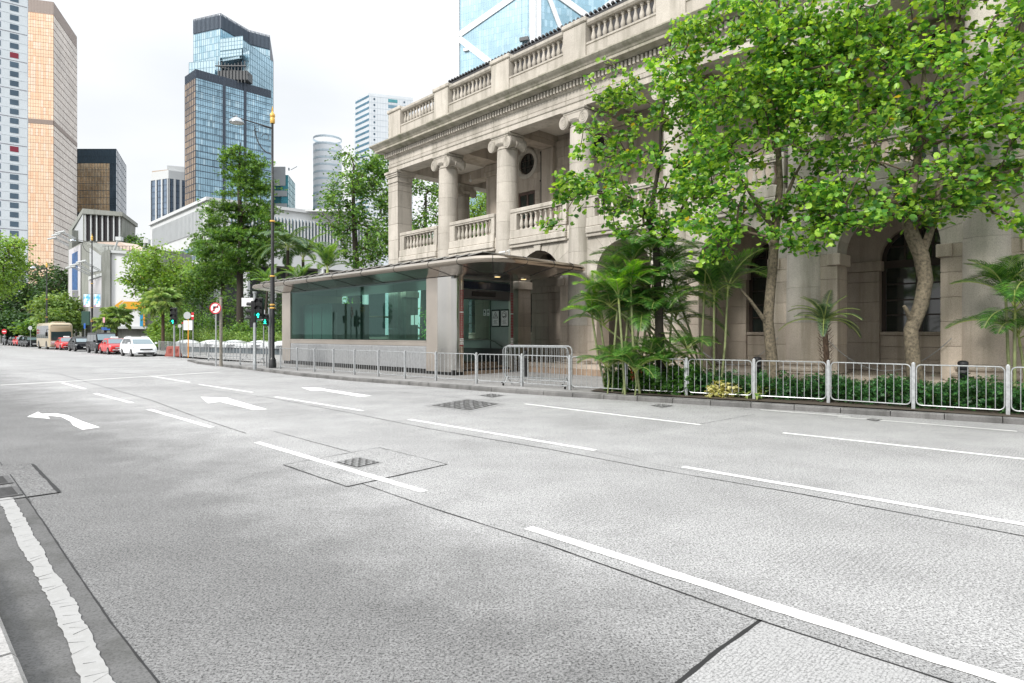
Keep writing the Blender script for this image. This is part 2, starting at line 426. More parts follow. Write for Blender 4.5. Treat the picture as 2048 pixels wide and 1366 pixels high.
for k in range(30):
    u = min(.999, (k+r_.random()*1.6)/30)*2.999; i = int(u); c = ep[i].lerp(ep[i+1], u-i); t = (ep[i+1]-ep[i]).normalized(); nn = Vector((-t.y, t.x, 0)); a0 = -.065+r_.random()*.05; w1 = r_.uniform(.055, .12); z = Vector((0, 0, .0115)); s_ = t*r_.uniform(.0012, .0035); j = t*r_.uniform(-.06, .06)
    m.add([c+nn*a0-s_+z, c+nn*(a0+w1)-s_*.3+j+z, c+nn*(a0+w1)+s_*.3+j+z, c+nn*a0+s_+z], [(0, 1, 2, 3)])
m.build('paint_crack', M_SEAL, el_, kind='stuff')
def arrow(name, px, label):
    m = MB(); m.sheet([tuple(GP(x, y)+Vector((0, 0, .006))) for x, y in px]); return tag(m.build(name, M_PAINT), label, 'road marking', 'white lane arrows')
arrow('road_arrow', [(401,794),(456,796),(467,800),(535,819),(505,820),(440,804),(416,807)], 'white straight arrow in the second lane, middle of the road')
arrow('road_arrow', [(602,775),(642,776),(655,779),(745,792),(719,794),(648,782),(622,782)], 'white straight arrow in the lane nearest the metro entrance')
arrow('road_arrow', [(54,834),(76,824),(84,828),(112,827),(136,831),(165,843),(200,855),(165,860),(146,851),(140,843),(122,834),(95,832),(100,838)], 'white left turn arrow with hooked head in the near left lane')

# slab joints (bituminous sealant) and patches
J = [([(60,1006),(150,1140),(222,1246),(300,1345),(380,1450)], .012), ([(0,925),(30,962),(60,1006)], .010),
     ([(724,968),(853,1013),(1095,1090),(1290,1160),(1517,1241),(1900,1366),(2050,1415)], .016), ([(1523,1241),(1440,1300),(1352,1370),(1300,1420)], .03),
     ([(548,863),(700,904)], .014), ([(176,765),(300,800),(400,837),(492,867)], .016),
     ([(400,778),(540,796),(700,826),(860,858),(1100,899),(1300,937),(1600,988),(2060,1075)], .016),
     ([(780,782),(960,800),(1180,820),(1390,850)], .014), ([(780,782),(570,803)], .012), ([(1390,850),(1510,829)], .012),
     ([(1480,818),(1700,836),(2060,866)], .014), ([(0,738),(120,748),(176,765)], .02), ([(215,742),(300,752)], .02),
     ([(1190,903),(1420,950)], .006)]
jr = empty('road_joints'); tag(jr, kind='structure')
for i, (p, w0) in enumerate(J):
    o = strip('joint', [GP(*q) for q in p], w0, M_SEAL, None, None, .0045, w0*.25, 40+i, seg=.10); o.parent = jr
# square patch with its cover
pc = [GP(567,930), GP(694,974), GP(895,929), GP(758,895.5)]
m = MB(); m.sheet([tuple(p+Vector((0, 0, .003))) for p in pc]); pt = m.build('road_patch', M_ROAD); tag(pt, kind='structure')
pl = pc+[pc[0]]
for k in range(4):
    o = strip('joint', [pl[k], pl[k+1]], [.022, .03, .012, .012][k], M_SEAL, None, None, .0055, .007, 60+k, seg=.07); o.parent = pt
m = MB(); m.sheet([tuple(GP(*q)+Vector((0, 0, .003))) for q in ((1523,1241),(1900,1366),(2050,1415),(1330,1415),(1352,1370),(1440,1300))])
def groove_mat():
    m, t, b = newmat('grooved_slab'); pos = N(t, 'ShaderNodeNewGeometry').outputs['Position']
    wv = N(t, 'ShaderNodeTexWave', wave_type='BANDS', bands_direction='X'); wv.inputs['Scale'].default_value = 13; wv.inputs['Distortion'].default_value = 6; wv.inputs['Detail'].default_value = 4
    mp2 = N(t, 'ShaderNodeMapping'); mp2.inputs['Rotation'].default_value[2] = -math.atan2(RD.y, RD.x); t.links.new(pos, mp2.inputs[0]); t.links.new(mp2.outputs[0], wv.inputs['Vector'])
    c = mixc(t, ramp(t, noise(t, 3, 5, .7, pos), [(.35, .15), (.65, .9)]), (.33, .33, .33), mixc(t, 1.0, (.35, .35, .35), ramp(t, wv.outputs['Fac'], [(.0, .55), (.35, 1.0)]), 'MULTIPLY')); c = mixc(t, 1.0, c, ramp(t, noise(t, 60, 4, .85, pos), [(.38, .45), (.5, 1), (.6, 1.15)]), 'MULTIPLY')
    t.links.new(c, b.inputs['Base Color']); b.inputs['Roughness'].default_value = .85; bump(t, b, wv.outputs['Fac'], .12, .006); return m
tag(m.build('road_slab', groove_mat()), kind='structure')
def cover(name, px, label, rows=5):
    cs = [GP(*p) for p in px]; c = sum(cs, Vector())/4
    m = MB(); m.sheet([tuple(p+Vector((0, 0, .0055))) for p in cs]); root = m.build(name, M_PATCH); tag(root, label, 'manhole cover')
    i2 = [c+(p-c)*.80 for p in cs]; m = MB(); m.sheet([tuple(p+Vector((0, 0, .008))) for p in i2]); m.build('iron_lid', M_IRON, root)
    m = MB(); r = random.Random(2)
    for a in range(rows):
        for b in range(rows):
            u, v = (a+.5)/rows, (b+.5)/rows
            p = i2[0].lerp(i2[1], u).lerp(i2[3].lerp(i2[2], u), v); d = (i2[1]-i2[0])/rows*.33 if (a+b) % 2 else (i2[3]-i2[0])/rows*.33
            t = d.normalized(); nn = Vector((-t.y, t.x, 0))*.022
            m.add([p-d-nn+Vector((0,0,.009)), p+d-nn+Vector((0,0,.009)), p+d+nn+Vector((0,0,.009)), p-d+nn+Vector((0,0,.009)), p-d-nn*.6+Vector((0,0,.018)), p+d-nn*.6+Vector((0,0,.018)), p+d+nn*.6+Vector((0,0,.018)), p-d+nn*.6+Vector((0,0,.018))],
                  [(4,5,6,7),(0,1,5,4),(1,2,6,5),(2,3,7,6),(3,0,4,7)])
    m.build('tread_bar', simple('iron_tread', (.30, .30, .30), .5, metal=.4, var=.3), root, kind='stuff')
    m = MB()
    for k in range(4):
        a, b = i2[k], i2[(k+1) % 4]; t = (b-a).normalized(); nn = Vector((-t.y, t.x, 0))*.012
        m.add([a-nn+Vector((0,0,.0095)), b-nn+Vector((0,0,.0095)), b+nn+Vector((0,0,.0095)), a+nn+Vector((0,0,.0095))], [(0,1,2,3)])
    m.build('lid_seam', M_SEAL, root)
    return root
cover('manhole_cover', [(846,812),(940,824),(1012,808),(935,797)], 'large square textured manhole cover in lane before the metro entrance', 7)
cover('manhole_cover', [(664,925),(714,938),(768,926),(718,914)], 'square iron manhole cover inside the sealed concrete patch', 6)
cover('manhole_cover', [(955,791),(985,796),(1012,791),(982,787)], 'small flat cover by the kerb in front of crowd barrier', 4)
cover('manhole_cover', [(1298,811),(1325,816),(1350,812),(1322,808)], 'small cover beside the kerb below the palm clump', 4)
cover('manhole_cover', [(1730,839),(1752,843),(1768,840),(1745,837)], 'tiny dark cover near kerb at right', 3)
# gully grates at the near kerb
gp = [GP(-30, 932.5), GP(64, 929), GP(119, 986), GP(-20, 1006)]
m = MB(); m.sheet([tuple(p+Vector((0, 0, .008))) for p in gp]); pt2 = m.build('gully_patch', M_ROAD); tag(pt2, kind='structure')
for k, wv_ in ((0, .01), (1, .035), (2, .014)):
    o = strip('joint', [gp[k], gp[k+1]], wv_, M_SEAL, None, None, .011, .006, 90+k, seg=.07); o.parent = pt2
o = strip('joint', [GP(20, 950), GP(60, 1006)], .012, M_SEAL, None, None, .0115, 0); o.parent = pt2
def grate(q0, q1, s0, s1, label):
    m = MB()
    m.sheet([RP(q0, s0, .009), RP(q1, s0, .009), RP(q1, s1, .009), RP(q0, s1, .009)]); root = m.build('gully_grate', M_SEAL); tag(root, label, 'drain grate', 'gully grates')
    def rb(qa, qb, sa, sb, nm):
        m = MB(); m.prism([RP(qa, sa)[:2], RP(qb, sa)[:2], RP(qb, sb)[:2], RP(qa, sb)[:2]], .010, .022); m.build(nm, M_IRONL, root)
    rb(q0, q1, s0, s0+.03, 'frame'); rb(q0, q1, s1-.03, s1, 'frame'); rb(q0, q0+.04, s0+.03, s1-.03, 'frame'); rb(q1-.04, q1, s0+.03, s1-.03, 'frame')
    n = 8
    for i in range(n):
        s = s0+.03+(s1-s0-.06)*(i+.5)/n
        rb(q0+.04, q1-.04, s-.012, s+.012, 'grate_bar')
M_IRONL = simple('grate_iron', (.13, .13, .13), .5, metal=.4, var=.3, vscale=20)
grate(.66, 1.14, -10.42, -9.85, 'slotted iron gully grate, upper of the pair at left edge')
grate(.66, 1.14, -9.62, -9.05, 'slotted iron gully grate, lower of the pair at left edge')
# ------------------------------------------------------------------ the colonnaded granite courthouse
BO = Vector((-7.04, 38.98, 0)); BU = Vector((.6875, -.7261, 0)); BANG = math.atan2(BU.y, BU.x); BAY = 4.95
court = empty('courthouse', BO, BANG, 'two storey granite courthouse with ionic columns, arches and balustrades behind the trees', 'building')
NB = 8                                  # bays built (t = 0 .. NB*BAY)
FL = .55; SILLZ = 6.85; ARCHB = 12.0
LEN = NB*BAY
# --- stylobate and steps
m = MB(); m.box(-.9, LEN, -1.05, 7.5, .02, .55); st = m.build('platform', M_STONE2, court)
m = MB()
n = int(LEN/1.45)
for i in range(n):
    x0 = -.9+(LEN+.9)*i/n; b = MB(); b.cbox(x0+.006, x0+(LEN+.9)/n-.006, -1.42, -1.052, PAVE-.05, .36, .012); b.build('step_stone', M_STEP, st)

# --- columns
def baluster_mesh(h, r, mat):
    p = [(.9, 0), (.9, .06), (.62, .08), (.55, .13), (.72, .16), (.98, .27), (1.0, .36), (.80, .50), (.50, .66), (.44, .78), (.52, .83), (.72, .85), (.66, .90), (.88, .93), (.88, 1.0)]
    m = MB(); m.lathe([(a*r, b*h) for a, b in p], 12); return m.mesh('baluster', mat, 40)
ME_BT = baluster_mesh(.78, .115, M_STONE); ME_BL = baluster_mesh(.80, .105, M_STONE)
def spiral(m, cx, cz, y, R, sgn, turns=2.3, w=.028, M=None):
    pts = []
    for k in range(int(turns*14)+1):
        a = 2*PI*k/14; r = R*(1-k/(turns*14)*.86)
        pts.append((cx+sgn*r*math.cos(a+PI/2)*1.0, y, cz+r*math.sin(a+PI/2)))
    m.tube(pts, [w*(1-.5*k/len(pts)) for k in range(len(pts))], 5, M=M)
def capital_mb():
    m = MB()
    m.lathe([(.54, -.16), (.60, -.13), (.60, -.08), (.56, -.06), (.56, .0), (.66, .08), (.72, .16), (.68, .2)], 28)
    m.cbox(-.72, .72, -.66, .66, .42, .50, .02); m.cbox(-.78, .78, -.72, .72, .502, .62, .03)
    for sy in (-1, 1):
        m.box(-.62, .62, sy*.58-.05, sy*.58+.05, .16, .42)
        for sx in (-1, 1):
            # volute disc + scroll
            M = Matrix.Translation((sx*.66, sy*.60, .10)) @ Matrix.Rotation(PI/2, 4, 'X')
            m.lathe([(.30, -.075), (.31, -.03), (.31, .03), (.30, .075)], 20, M=M)
            spiral(m, sx*.66, .10, sy*.68, .275, sx)
            m.lathe([(.0, -.02), (.06, 0), (.06, .04), (.0, .06)], 8, M=Matrix.Translation((sx*.66, sy*.67, .10)) @ Matrix.Rotation(PI/2*sy, 4, 'X'))
        # egg and dart lumps
        for k in range(-3, 4):
            m.lathe([(.0, -.11), (.05, -.07), (.055, .0), (.0, .06)], 6, c=(k*.135, sy*.62, .16))
    for sx in (-1, 1):                              # bolsters between front and back volutes
        M = Matrix.Translation((sx*.66, 0, .10)) @ Matrix.Rotation(PI/2, 4, 'X')
        m.lathe([(.27, -.54), (.20, -.30), (.15, -.06), (.19, -.05), (.19, .05), (.15, .06), (.20, .30), (.27, .54)], 16, M=M, cap=False)
        m.box(sx*.66-.14, sx*.66+.14, -.5, .5, .18, .42)
    return m
ME_CAP = capital_mb().mesh('capital', M_STONE, 40)
DRZ = [1.02, 2.25, 3.42, 4.55, 5.55, 6.62, 7.55, 8.55, 9.55, 10.35, 11.2]
def rad_at(z): u = (z-1.0)/10.2; return .635-.105*u**1.5
DR_ME = []
for a, b in zip(DRZ, DRZ[1:]):
    m = MB(); j = .008
    m.lathe([(rad_at(a)-.012, a+.001), (rad_at(a)-.002, a+j), (rad_at((a+b)/2), (a+b)/2), (rad_at(b)-.002, b-j), (rad_at(b)-.012, b-.001)], 36)
    DR_ME.append(m.mesh('column_drum', M_STONE if a > 2.2 else M_STONE2, 35))
m = MB(); m.cbox(-.86, .86, -.86, .86, .552, .62, .02)
m.lathe([(.84, .621), (.88, .66), (.88, .72), (.84, .76), (.76, .77), (.735, .81), (.76, .85), (.79, .87), (.79, .92), (.74, .96), (.66, .97), (.64, 1.018)], 36)
ME_BASE = m.mesh('column_base', M_STONE2, 35)
def column(x, y, rz=0, lo=0):
    c = link_mesh('column', ME_BASE, court, (x, y, 0), (0, 0, rz))
    for k, me in enumerate(DR_ME):
        if DRZ[k+1] > lo: link_mesh('column_drum', me, c)
    link_mesh('capital', ME_CAP, c, (0, 0, 11.37), (0, 0, 0), (.88, .88, 1))
    return c
for i in range(1, NB+1): column(i*BAY, 0)
for j in (1, 2): column(0, j*4.95, PI/2)

# --- corner pier of stacked blocks
pr = MB(); pr.cbox(-.72, .60, -.62, .72, .552, .98, .03); pier = pr.build('corner_pier', M_STONE2, court)
zs = [.99, 2.2, 3.4, 4.5, 5.5, 6.5, 7.7, 8.7, 9.75, 10.75, 11.1]
for a, b in zip(zs, zs[1:]):
    m = MB(); m.cbox(-.56, .50, -.50, .56, a+.004, b-.004, .012); m.build('stone_block', M_STONE, pier)
m = MB()
for z0, z1, e in ((11.1, 11.28, .0), (11.28, 11.36, .05), (11.36, 11.62, .02), (11.62, 11.72, .09), (11.72, 11.84, .13), (11.84, 11.99, .19)):
    m.cbox(-.56-e, .50+e, -.50-e, .56+e, z0, z1-.001, .012)
m.build('pier_capital', M_STONE, pier)

# --- entablature along facade (profile swept) with the left return
def sweep_prof(name, prof, mat, parent, closed=True, x0=-.60, x1=LEN, yback=14):
    """prof: (out, z) list; runs along the facade front then returns along the left flank"""
    m = MB(); rings = []
    for key in range(3):
        ring = []
        for o, z in prof:
            if key == 0: ring.append((x1, -o, z))
            elif key == 1: ring.append((-o, -o, z))
            else: ring.append((-o, yback, z))
        rings.append(ring)
    m.loft(rings, closed=closed, cap=closed)
    return m.build(name, mat, parent, fix=True)
ent = sweep_prof('entablature', [(-.45, 12.0), (.50, 12.0), (.50, 12.24), (.53, 12.25), (.53, 12.44), (.49, 12.46), (.49, 12.80), (.60, 12.86), (.60, 13.14), (.45, 13.16), (-.45, 13.16)], M_STONE, court)
cor = sweep_prof('cornice', [(-.40, 13.165), (.78, 13.165), (.86, 13.20), (1.14, 13.24), (1.14, 13.36), (1.17, 13.37), (1.22, 13.44), (1.32, 13.52), (1.40, 13.60), (1.40, 13.66), (.2, 13.80), (-.40, 13.80)], M_STONED, court)
m = MB()                                             # dentils, small and countless: one part
k = 0; x = -.62
while x < LEN:
    m.box(x, x+.11, -.76, -.595, 12.88, 13.13); x += .20
y = -.6
while y < 9: m.box(-.74, -.595, y, y+.11, 12.88, 13.13); y += .20
m.build('dentil', M_STONE, ent, kind='stuff')
# joints of the entablature blocks: recessed dark gaps read from thin proud blocks
for i in range(NB):
    for j in range(2):
        x0 = -.48+i*BAY+j*BAY/2; 
        m = MB(); m.cbox(x0+.006, x0+BAY/2-.006, -.512, -.49, 12.475, 12.795, .008); m.build('frieze_stone', M_STONE, ent)
        m = MB(); m.cbox(x0+.006, x0+BAY/2-.006, -.548, -.51, 12.262, 12.43, .008); m.build('frieze_stone', M_STONE, ent)
# --- roof parapet: base course, pedestals, rails, balusters
par = sweep_prof('parapet', [(-.05, 13.79), (.52, 13.79), (.52, 14.02), (.46, 14.06), (.46, 14.62), (.50, 14.64), (.50, 14.72), (-.05, 14.72)], M_STONE, court)
rail = sweep_prof('top_rail', [(-.02, 15.52), (.42, 15.52), (.49, 15.60), (.49, 15.72), (.40, 15.78), (.0, 15.78), (-.02, 15.72)], M_STONE, court)
m0 = MB(); m0.cbox(-.66, .66, -.52, .12, 13.9, 15.66, .02); m0.cbox(-.72, .72, -.60, .20, 15.66, 15.88, .04); ME_PED = m0.mesh('pedestal', M_STONE)
for i in range(NB+1): link_mesh('pedestal', ME_PED, court, (i*BAY+(.15 if i == 0 else 0), -.02, 0))
for i in range(NB):
    a = i*BAY+.72+(.1 if i == 0 else 0); b = (i+1)*BAY-.72
    nb = 11
    for k in range(nb): link_mesh('baluster', ME_BT, rail, (a+(b-a)*(k+.5)/nb, -.23, 14.73), (0, 0, .3*k))
# --- roof behind
m = MB(); m.box(1.2, LEN, .5, 12, 13.2, 13.7); rf = m.build('roof', M_STONEIN, court)
RX0 = 3.3
m = MB(); m.box(RX0+.15, LEN+4, 1.45, 9, 13.7, 16.6); m.add([(RX0, 1.25, 16.62), (LEN+4, 1.25, 16.62), (LEN+4, 1.25, 16.98), (RX0, 1.25, 16.98), (RX0, 9, 16.62), (RX0, 9, 16.98), (LEN+4, 9, 18.6), (RX0+2, 9, 18.6)],
                [(0,1,2,3), (0,3,5,4), (3,2,6,7), (3,7,5), (0, 4, 6, 1)]); m.build('tiled_roof', M_ROOFT, rf)
m = MB(); m.lathe([(.075, 0), (.085, .02), (.085, .36), (.075, .40)], 8, M=Matrix.Rotation(PI/2-.24, 4, 'X')); ME_TILE = m.mesh('roof_tile', M_ROOFT, 40)
for i in range(130): link_mesh('roof_tile', ME_TILE, rf, (RX0+.1+i*.26, 1.62, 17.03), (0, 0, 0))
# --- upper veranda: floor, ceiling, beams, inner block
m = MB(); m.box(-.35, LEN, -.30, 12, 6.25, 6.84); m.build('veranda_floor', M_CEIL, court)
m = MB(); m.box(-.40, LEN, -.40, 12, 12.62, 12.9); m.build('veranda_ceiling', M_CEIL, court)
IW = 3.15
IX = 5.25
for i in range(1, NB):
    m = MB(); m.box(i*BAY-.42, i*BAY+.42, .455, IW+.3, 12.02, 12.60); m.box(i*BAY-.48, i*BAY+.48, .456, IW+.3, 12.30, 12.615); m.build('ceiling_beam', M_STONEIN, court)
m = MB(); m.box(.46, IX, 4.95-.42, 4.95+.42, 12.01, 12.60); m.build('ceiling_beam', M_STONEIN, court)
m = MB(); m.box(IX-.25, IX+.8, .46, 12, 12.015, 12.605); m.build('ceiling_beam', M_STONEIN, court)
m = MB(); m.box(.46, IX, 9.5, 10.3, 12.01, 12.60); m.build('ceiling_beam', M_STONEIN, court)

# inner wall: coursed stones with gaps for doors and oculi
def wallgrid(parent, x0, x1, z0, z1, y, holes, mat, course=.42, seed=1, th=.3, name='stone_block', lim=90):
    r = random.Random(seed); z = z0; k = 0; cnt = 0
    while z < z1-.05:
        h = min(course, z1-z); x = x0-(.45 if k % 2 else 0); 
        while x < x1:
            wd = r.uniform(.75, 1.25); a = max(x, x0); b = min(x+wd, x1); x += wd
            segs = [(a, b)]
            for (hx0, hx1, hz0, hz1) in holes:
                if z+h > hz0+.01 and z < hz1-.01:
                    ns = []
                    for (p, q) in segs:
                        if q <= hx0 or p >= hx1: ns.append((p, q))
                        else:
                            if p < hx0: ns.append((p, hx0))
                            if q > hx1: ns.append((hx1, q))
                    segs = ns
            for (p, q) in segs:
                if q-p > .06:
                    m = MB(); m.cbox(p+.004, q-.004, y, y+th, z+.004, z+h-.004, .008); m.build(name, mat, parent); cnt += 1
        z += h; k += 1
    return cnt
m = MB(); m.box(IX, LEN, IW+.14, IW+.5, .55, 12.6); 
# plain core set behind the stones, opened where windows are: rebuilt as panels between the openings
m = MB()
ops_lo = [(i*BAY-BAY/2-1.12, i*BAY-BAY/2+1.12) for i in range(1, NB+1)]
def core(mb, x0, x1, z0, z1, y0, y1, holes):
    xs = sorted({x0, x1}|{h[0] for h in holes if x0 < h[0] < x1}|{h[1] for h in holes if x0 < h[1] < x1})
    for a, b in zip(xs, xs[1:]):
        hz = sorted((h[2], h[3]) for h in holes if h[0] < (a+b)/2 < h[1]); z = z0
        for p, q in hz:
            if p > z: mb.box(a, b, y0, y1, z, min(p, z1))
            z = max(z, q)
        if z < z1: mb.box(a, b, y0, y1, z, z1)
up_holes = []
for i in range(1, NB):
    cx = (i+.5)*BAY+1.1
    up_holes.append(((i+.5)*BAY+.0, (i+.5)*BAY+1.35, 6.85, 9.95))
    up_holes.append(((i+.5)*BAY+.10, (i+.5)*BAY+1.30, 10.95, 12.15))
core(m, IX, LEN, 6.85, 12.6, IW+.15, IW+.45, up_holes)
iw = m.build('inner_wall', M_STONEIN, court)
wallgrid(iw, IX, 3.2*BAY, 6.9, 12.3, IW, up_holes, M_STONEIN, .50, 3, .14)
m = MB(); core(m, 3.2*BAY, LEN, 6.9, 12.3, IW+.01, IW+.14, up_holes); m.build('stone_facing', M_STONEIN, iw)
m = MB(); m.box(IX-.001, IX+.3, IW+.46, 12, 6.85, 12.6); m.build('side_wall', M_STONEIN, court)
m = MB(); m.cbox(IX-.35, IX+.55, IW-.25, IW+.6, 6.85, 11.3, .02); m.cbox(IX-.45, IX+.65, IW-.35, IW+.7, 11.3, 11.6, .04); m.cbox(IX-.40, IX+.60, IW-.30, IW+.65, 11.6, 12.0, .04); m.build('corner_pilaster', M_STONEIN, court)
for i in range(2, NB): m = MB(); m.cbox(i*BAY-.42, i*BAY+.42, IW-.22, IW+.1, 6.85, 12.0, .02); m.build('pilaster', M_STONEIN, court)
for i in range(1, NB):
    cx = (i+.5)*BAY+.70; cz = 11.55
    # oculus: stone ring, dark timber frame, bars, glass
    M = Matrix.Translation((cx, IW, cz)) @ Matrix.Rotation(PI/2, 4, 'X')
    m = MB(); m.lathe([(.86, -.14), (.86, .03), (.82, .05), (.74, .05), (.70, .03), (.62, .03), (.59, -.10), (.59, -.14)], 32, M=M, cap=False)
    # square backing around the ring
    for a in range(4):
        pass
    oc = m.build('round_window', M_STONE if i < 3 else M_STONEIN, court, 40)
    m = MB(); m.lathe([(.60, -.06), (.60, .0), (.53, .0), (.53, -.06)], 28, M=Matrix.Translation((cx, IW+.08, cz)) @ Matrix.Rotation(PI/2, 4, 'X'), cap=False)
    for d in (-.18, .18):
        m.box(cx+d-.02, cx+d+.02, IW+.08, IW+.12, cz-.54, cz+.54); m.box(cx-.54, cx+.54, IW+.085, IW+.115, cz+d-.02, cz+d+.02)
    m.build('window_frame', M_FRAMEW, oc)
    m = MB(); m.lathe([(.60, 0), (.60, .02)], 24, M=Matrix.Translation((cx, IW+.14, cz)) @ Matrix.Rotation(PI/2, 4, 'X')); m.build('pane', M_PANE, oc)
    # balcony door
    x0, x1 = cx-.70, cx+.65
    m = MB()
    for a, b in ((x0, x0+.12), (cx-.06, cx+.06), (x1-.12, x1)): m.box(a, b, IW+.06, IW+.14, 6.85, 9.95)
    m.box(x0+.12, x1-.12, IW+.06, IW+.14, 9.8, 9.95)
    for z in (7.7, 8.4, 9.1): m.box(x0+.12, x1-.12, IW+.07, IW+.13, z, z+.05)
    dr = m.build('balcony_door', simple('door_timber', (.07, .035, .025), .5) if i == 1 else bpy.data.materials['door_timber'], court)
    for a, b in ((x0+.12, cx-.06), (cx+.06, x1-.12)):
        m = MB(); m.box(a, b, IW+.10, IW+.12, 6.86, 9.8); m.build('pane', M_PANE, dr)
    m = MB()
    for k in range(5):                                # flat-arch stones over the door
        a0 = x0-.25+k*(x1-x0+.5)/5; sl = (k-2)*.05
        m.mi = 0; m.add([(a0+.004, IW-.012, 9.97), (a0+(x1-x0+.5)/5-.004, IW-.012, 9.97), (a0+(x1-x0+.5)/5-.004+sl*2+.04, IW-.012, 10.6), (a0+.004+sl*2-.04, IW-.012, 10.6),
               (a0+.004, IW+.1, 9.97), (a0+(x1-x0+.5)/5-.004, IW+.1, 9.97), (a0+(x1-x0+.5)/5-.004+sl*2+.04, IW+.1, 10.6), (a0+.004+sl*2-.04, IW+.1, 10.6)],
              [(0,1,2,3),(1,5,6,2),(3,2,6,7),(0,3,7,4),(0,4,5,1)])
    m.build('lintel_stones', M_STONEIN, iw)
# black downpipes
for i in (1, 3, 5):
    m = MB(); x = (i+.5)*BAY+2.0; m.tube([(x, IW-.10, 6.86), (x, IW-.10, 11.7), (x-.1, IW-.05, 11.95)], .08, 8)
    for z in (7.5, 8.9, 10.3): m.box(x-.12, x+.12, IW-.16, IW+.0, z, z+.08)
    m.build('downpipe', M_DARK, court)
# small hanging camera dome on the first beam
m = MB(); m.tube([(2.6, 3.6, 12.0), (2.6, 3.6, 11.72)], .018, 6); m.lathe([(.0, -.09), (.07, -.06), (.09, 0), (.09, .08), (.03, .1)], 12, c=(2.6, 3.6, 11.65)); tag(m.build('ceiling_camera', simple('off_white_plastic', (.6, .6, .58), .4), None), 'small pale dome camera hanging from the upper veranda beam', 'camera')
bpy.data.objects['ceiling_camera'].matrix_world = Matrix.Translation(BO) @ Matrix.Rotation(BANG, 4, 'Z')

# --- balcony balustrades between the columns
for i in range(NB):
    a = i*BAY+(.55 if i == 0 else .60); b = (i+1)*BAY-.60
    m = MB(); m.cbox(a, b, -.40, -.02, 7.90, 8.10, .03); m.box(a, b, -.36, -.06, 7.84, 7.90)
    bl = m.build('balcony_rail', M_STONE, court)
    m = MB(); m.cbox(a, b, -.42, .0, 6.62, 7.02, .02); m.cbox(a, b, -.50, .0, 6.30, 6.60, .04); m.cbox(a, b, -.44, .0, 6.16, 6.29, .02); m.build('balcony_base', M_STONE, court)
    m = MB(); m.cbox(a, a+.45, -.38, -.04, 7.03, 7.84, .01); m.build('end_block', M_STONE, bl); m = MB(); m.cbox(b-.25, b, -.38, -.04, 7.03, 7.84, .01); m.build('end_block', M_STONE, bl)
    nb = 9; a2, b2 = a+.5, b-.28
    for k in range(nb): link_mesh('baluster', ME_BL, bl, (a2+(b2-a2)*(k+.5)/nb, -.21, 7.03), (0, 0, .4*k))
# flank balcony
m = MB(); m.cbox(-.40, -.02, .6, 4.3, 7.90, 8.10, .03); fr = m.build('balcony_rail', M_STONEIN, court)
for k in range(9): link_mesh('baluster', ME_BL, fr, (-.21, .9+k*.36, 7.03))
m = MB(); m.cbox(-.42, .0, .6, 4.3, 6.16, 7.02, .02); m.cbox(-.42, .0, 5.6, 9.3, 6.16, 7.02, .02); m.build('balcony_base', M_STONEIN, court)
m = MB(); m.cbox(-.40, -.02, 5.6, 9.3, 7.90, 8.10, .03); m.build('balcony_rail', M_STONEIN, court)

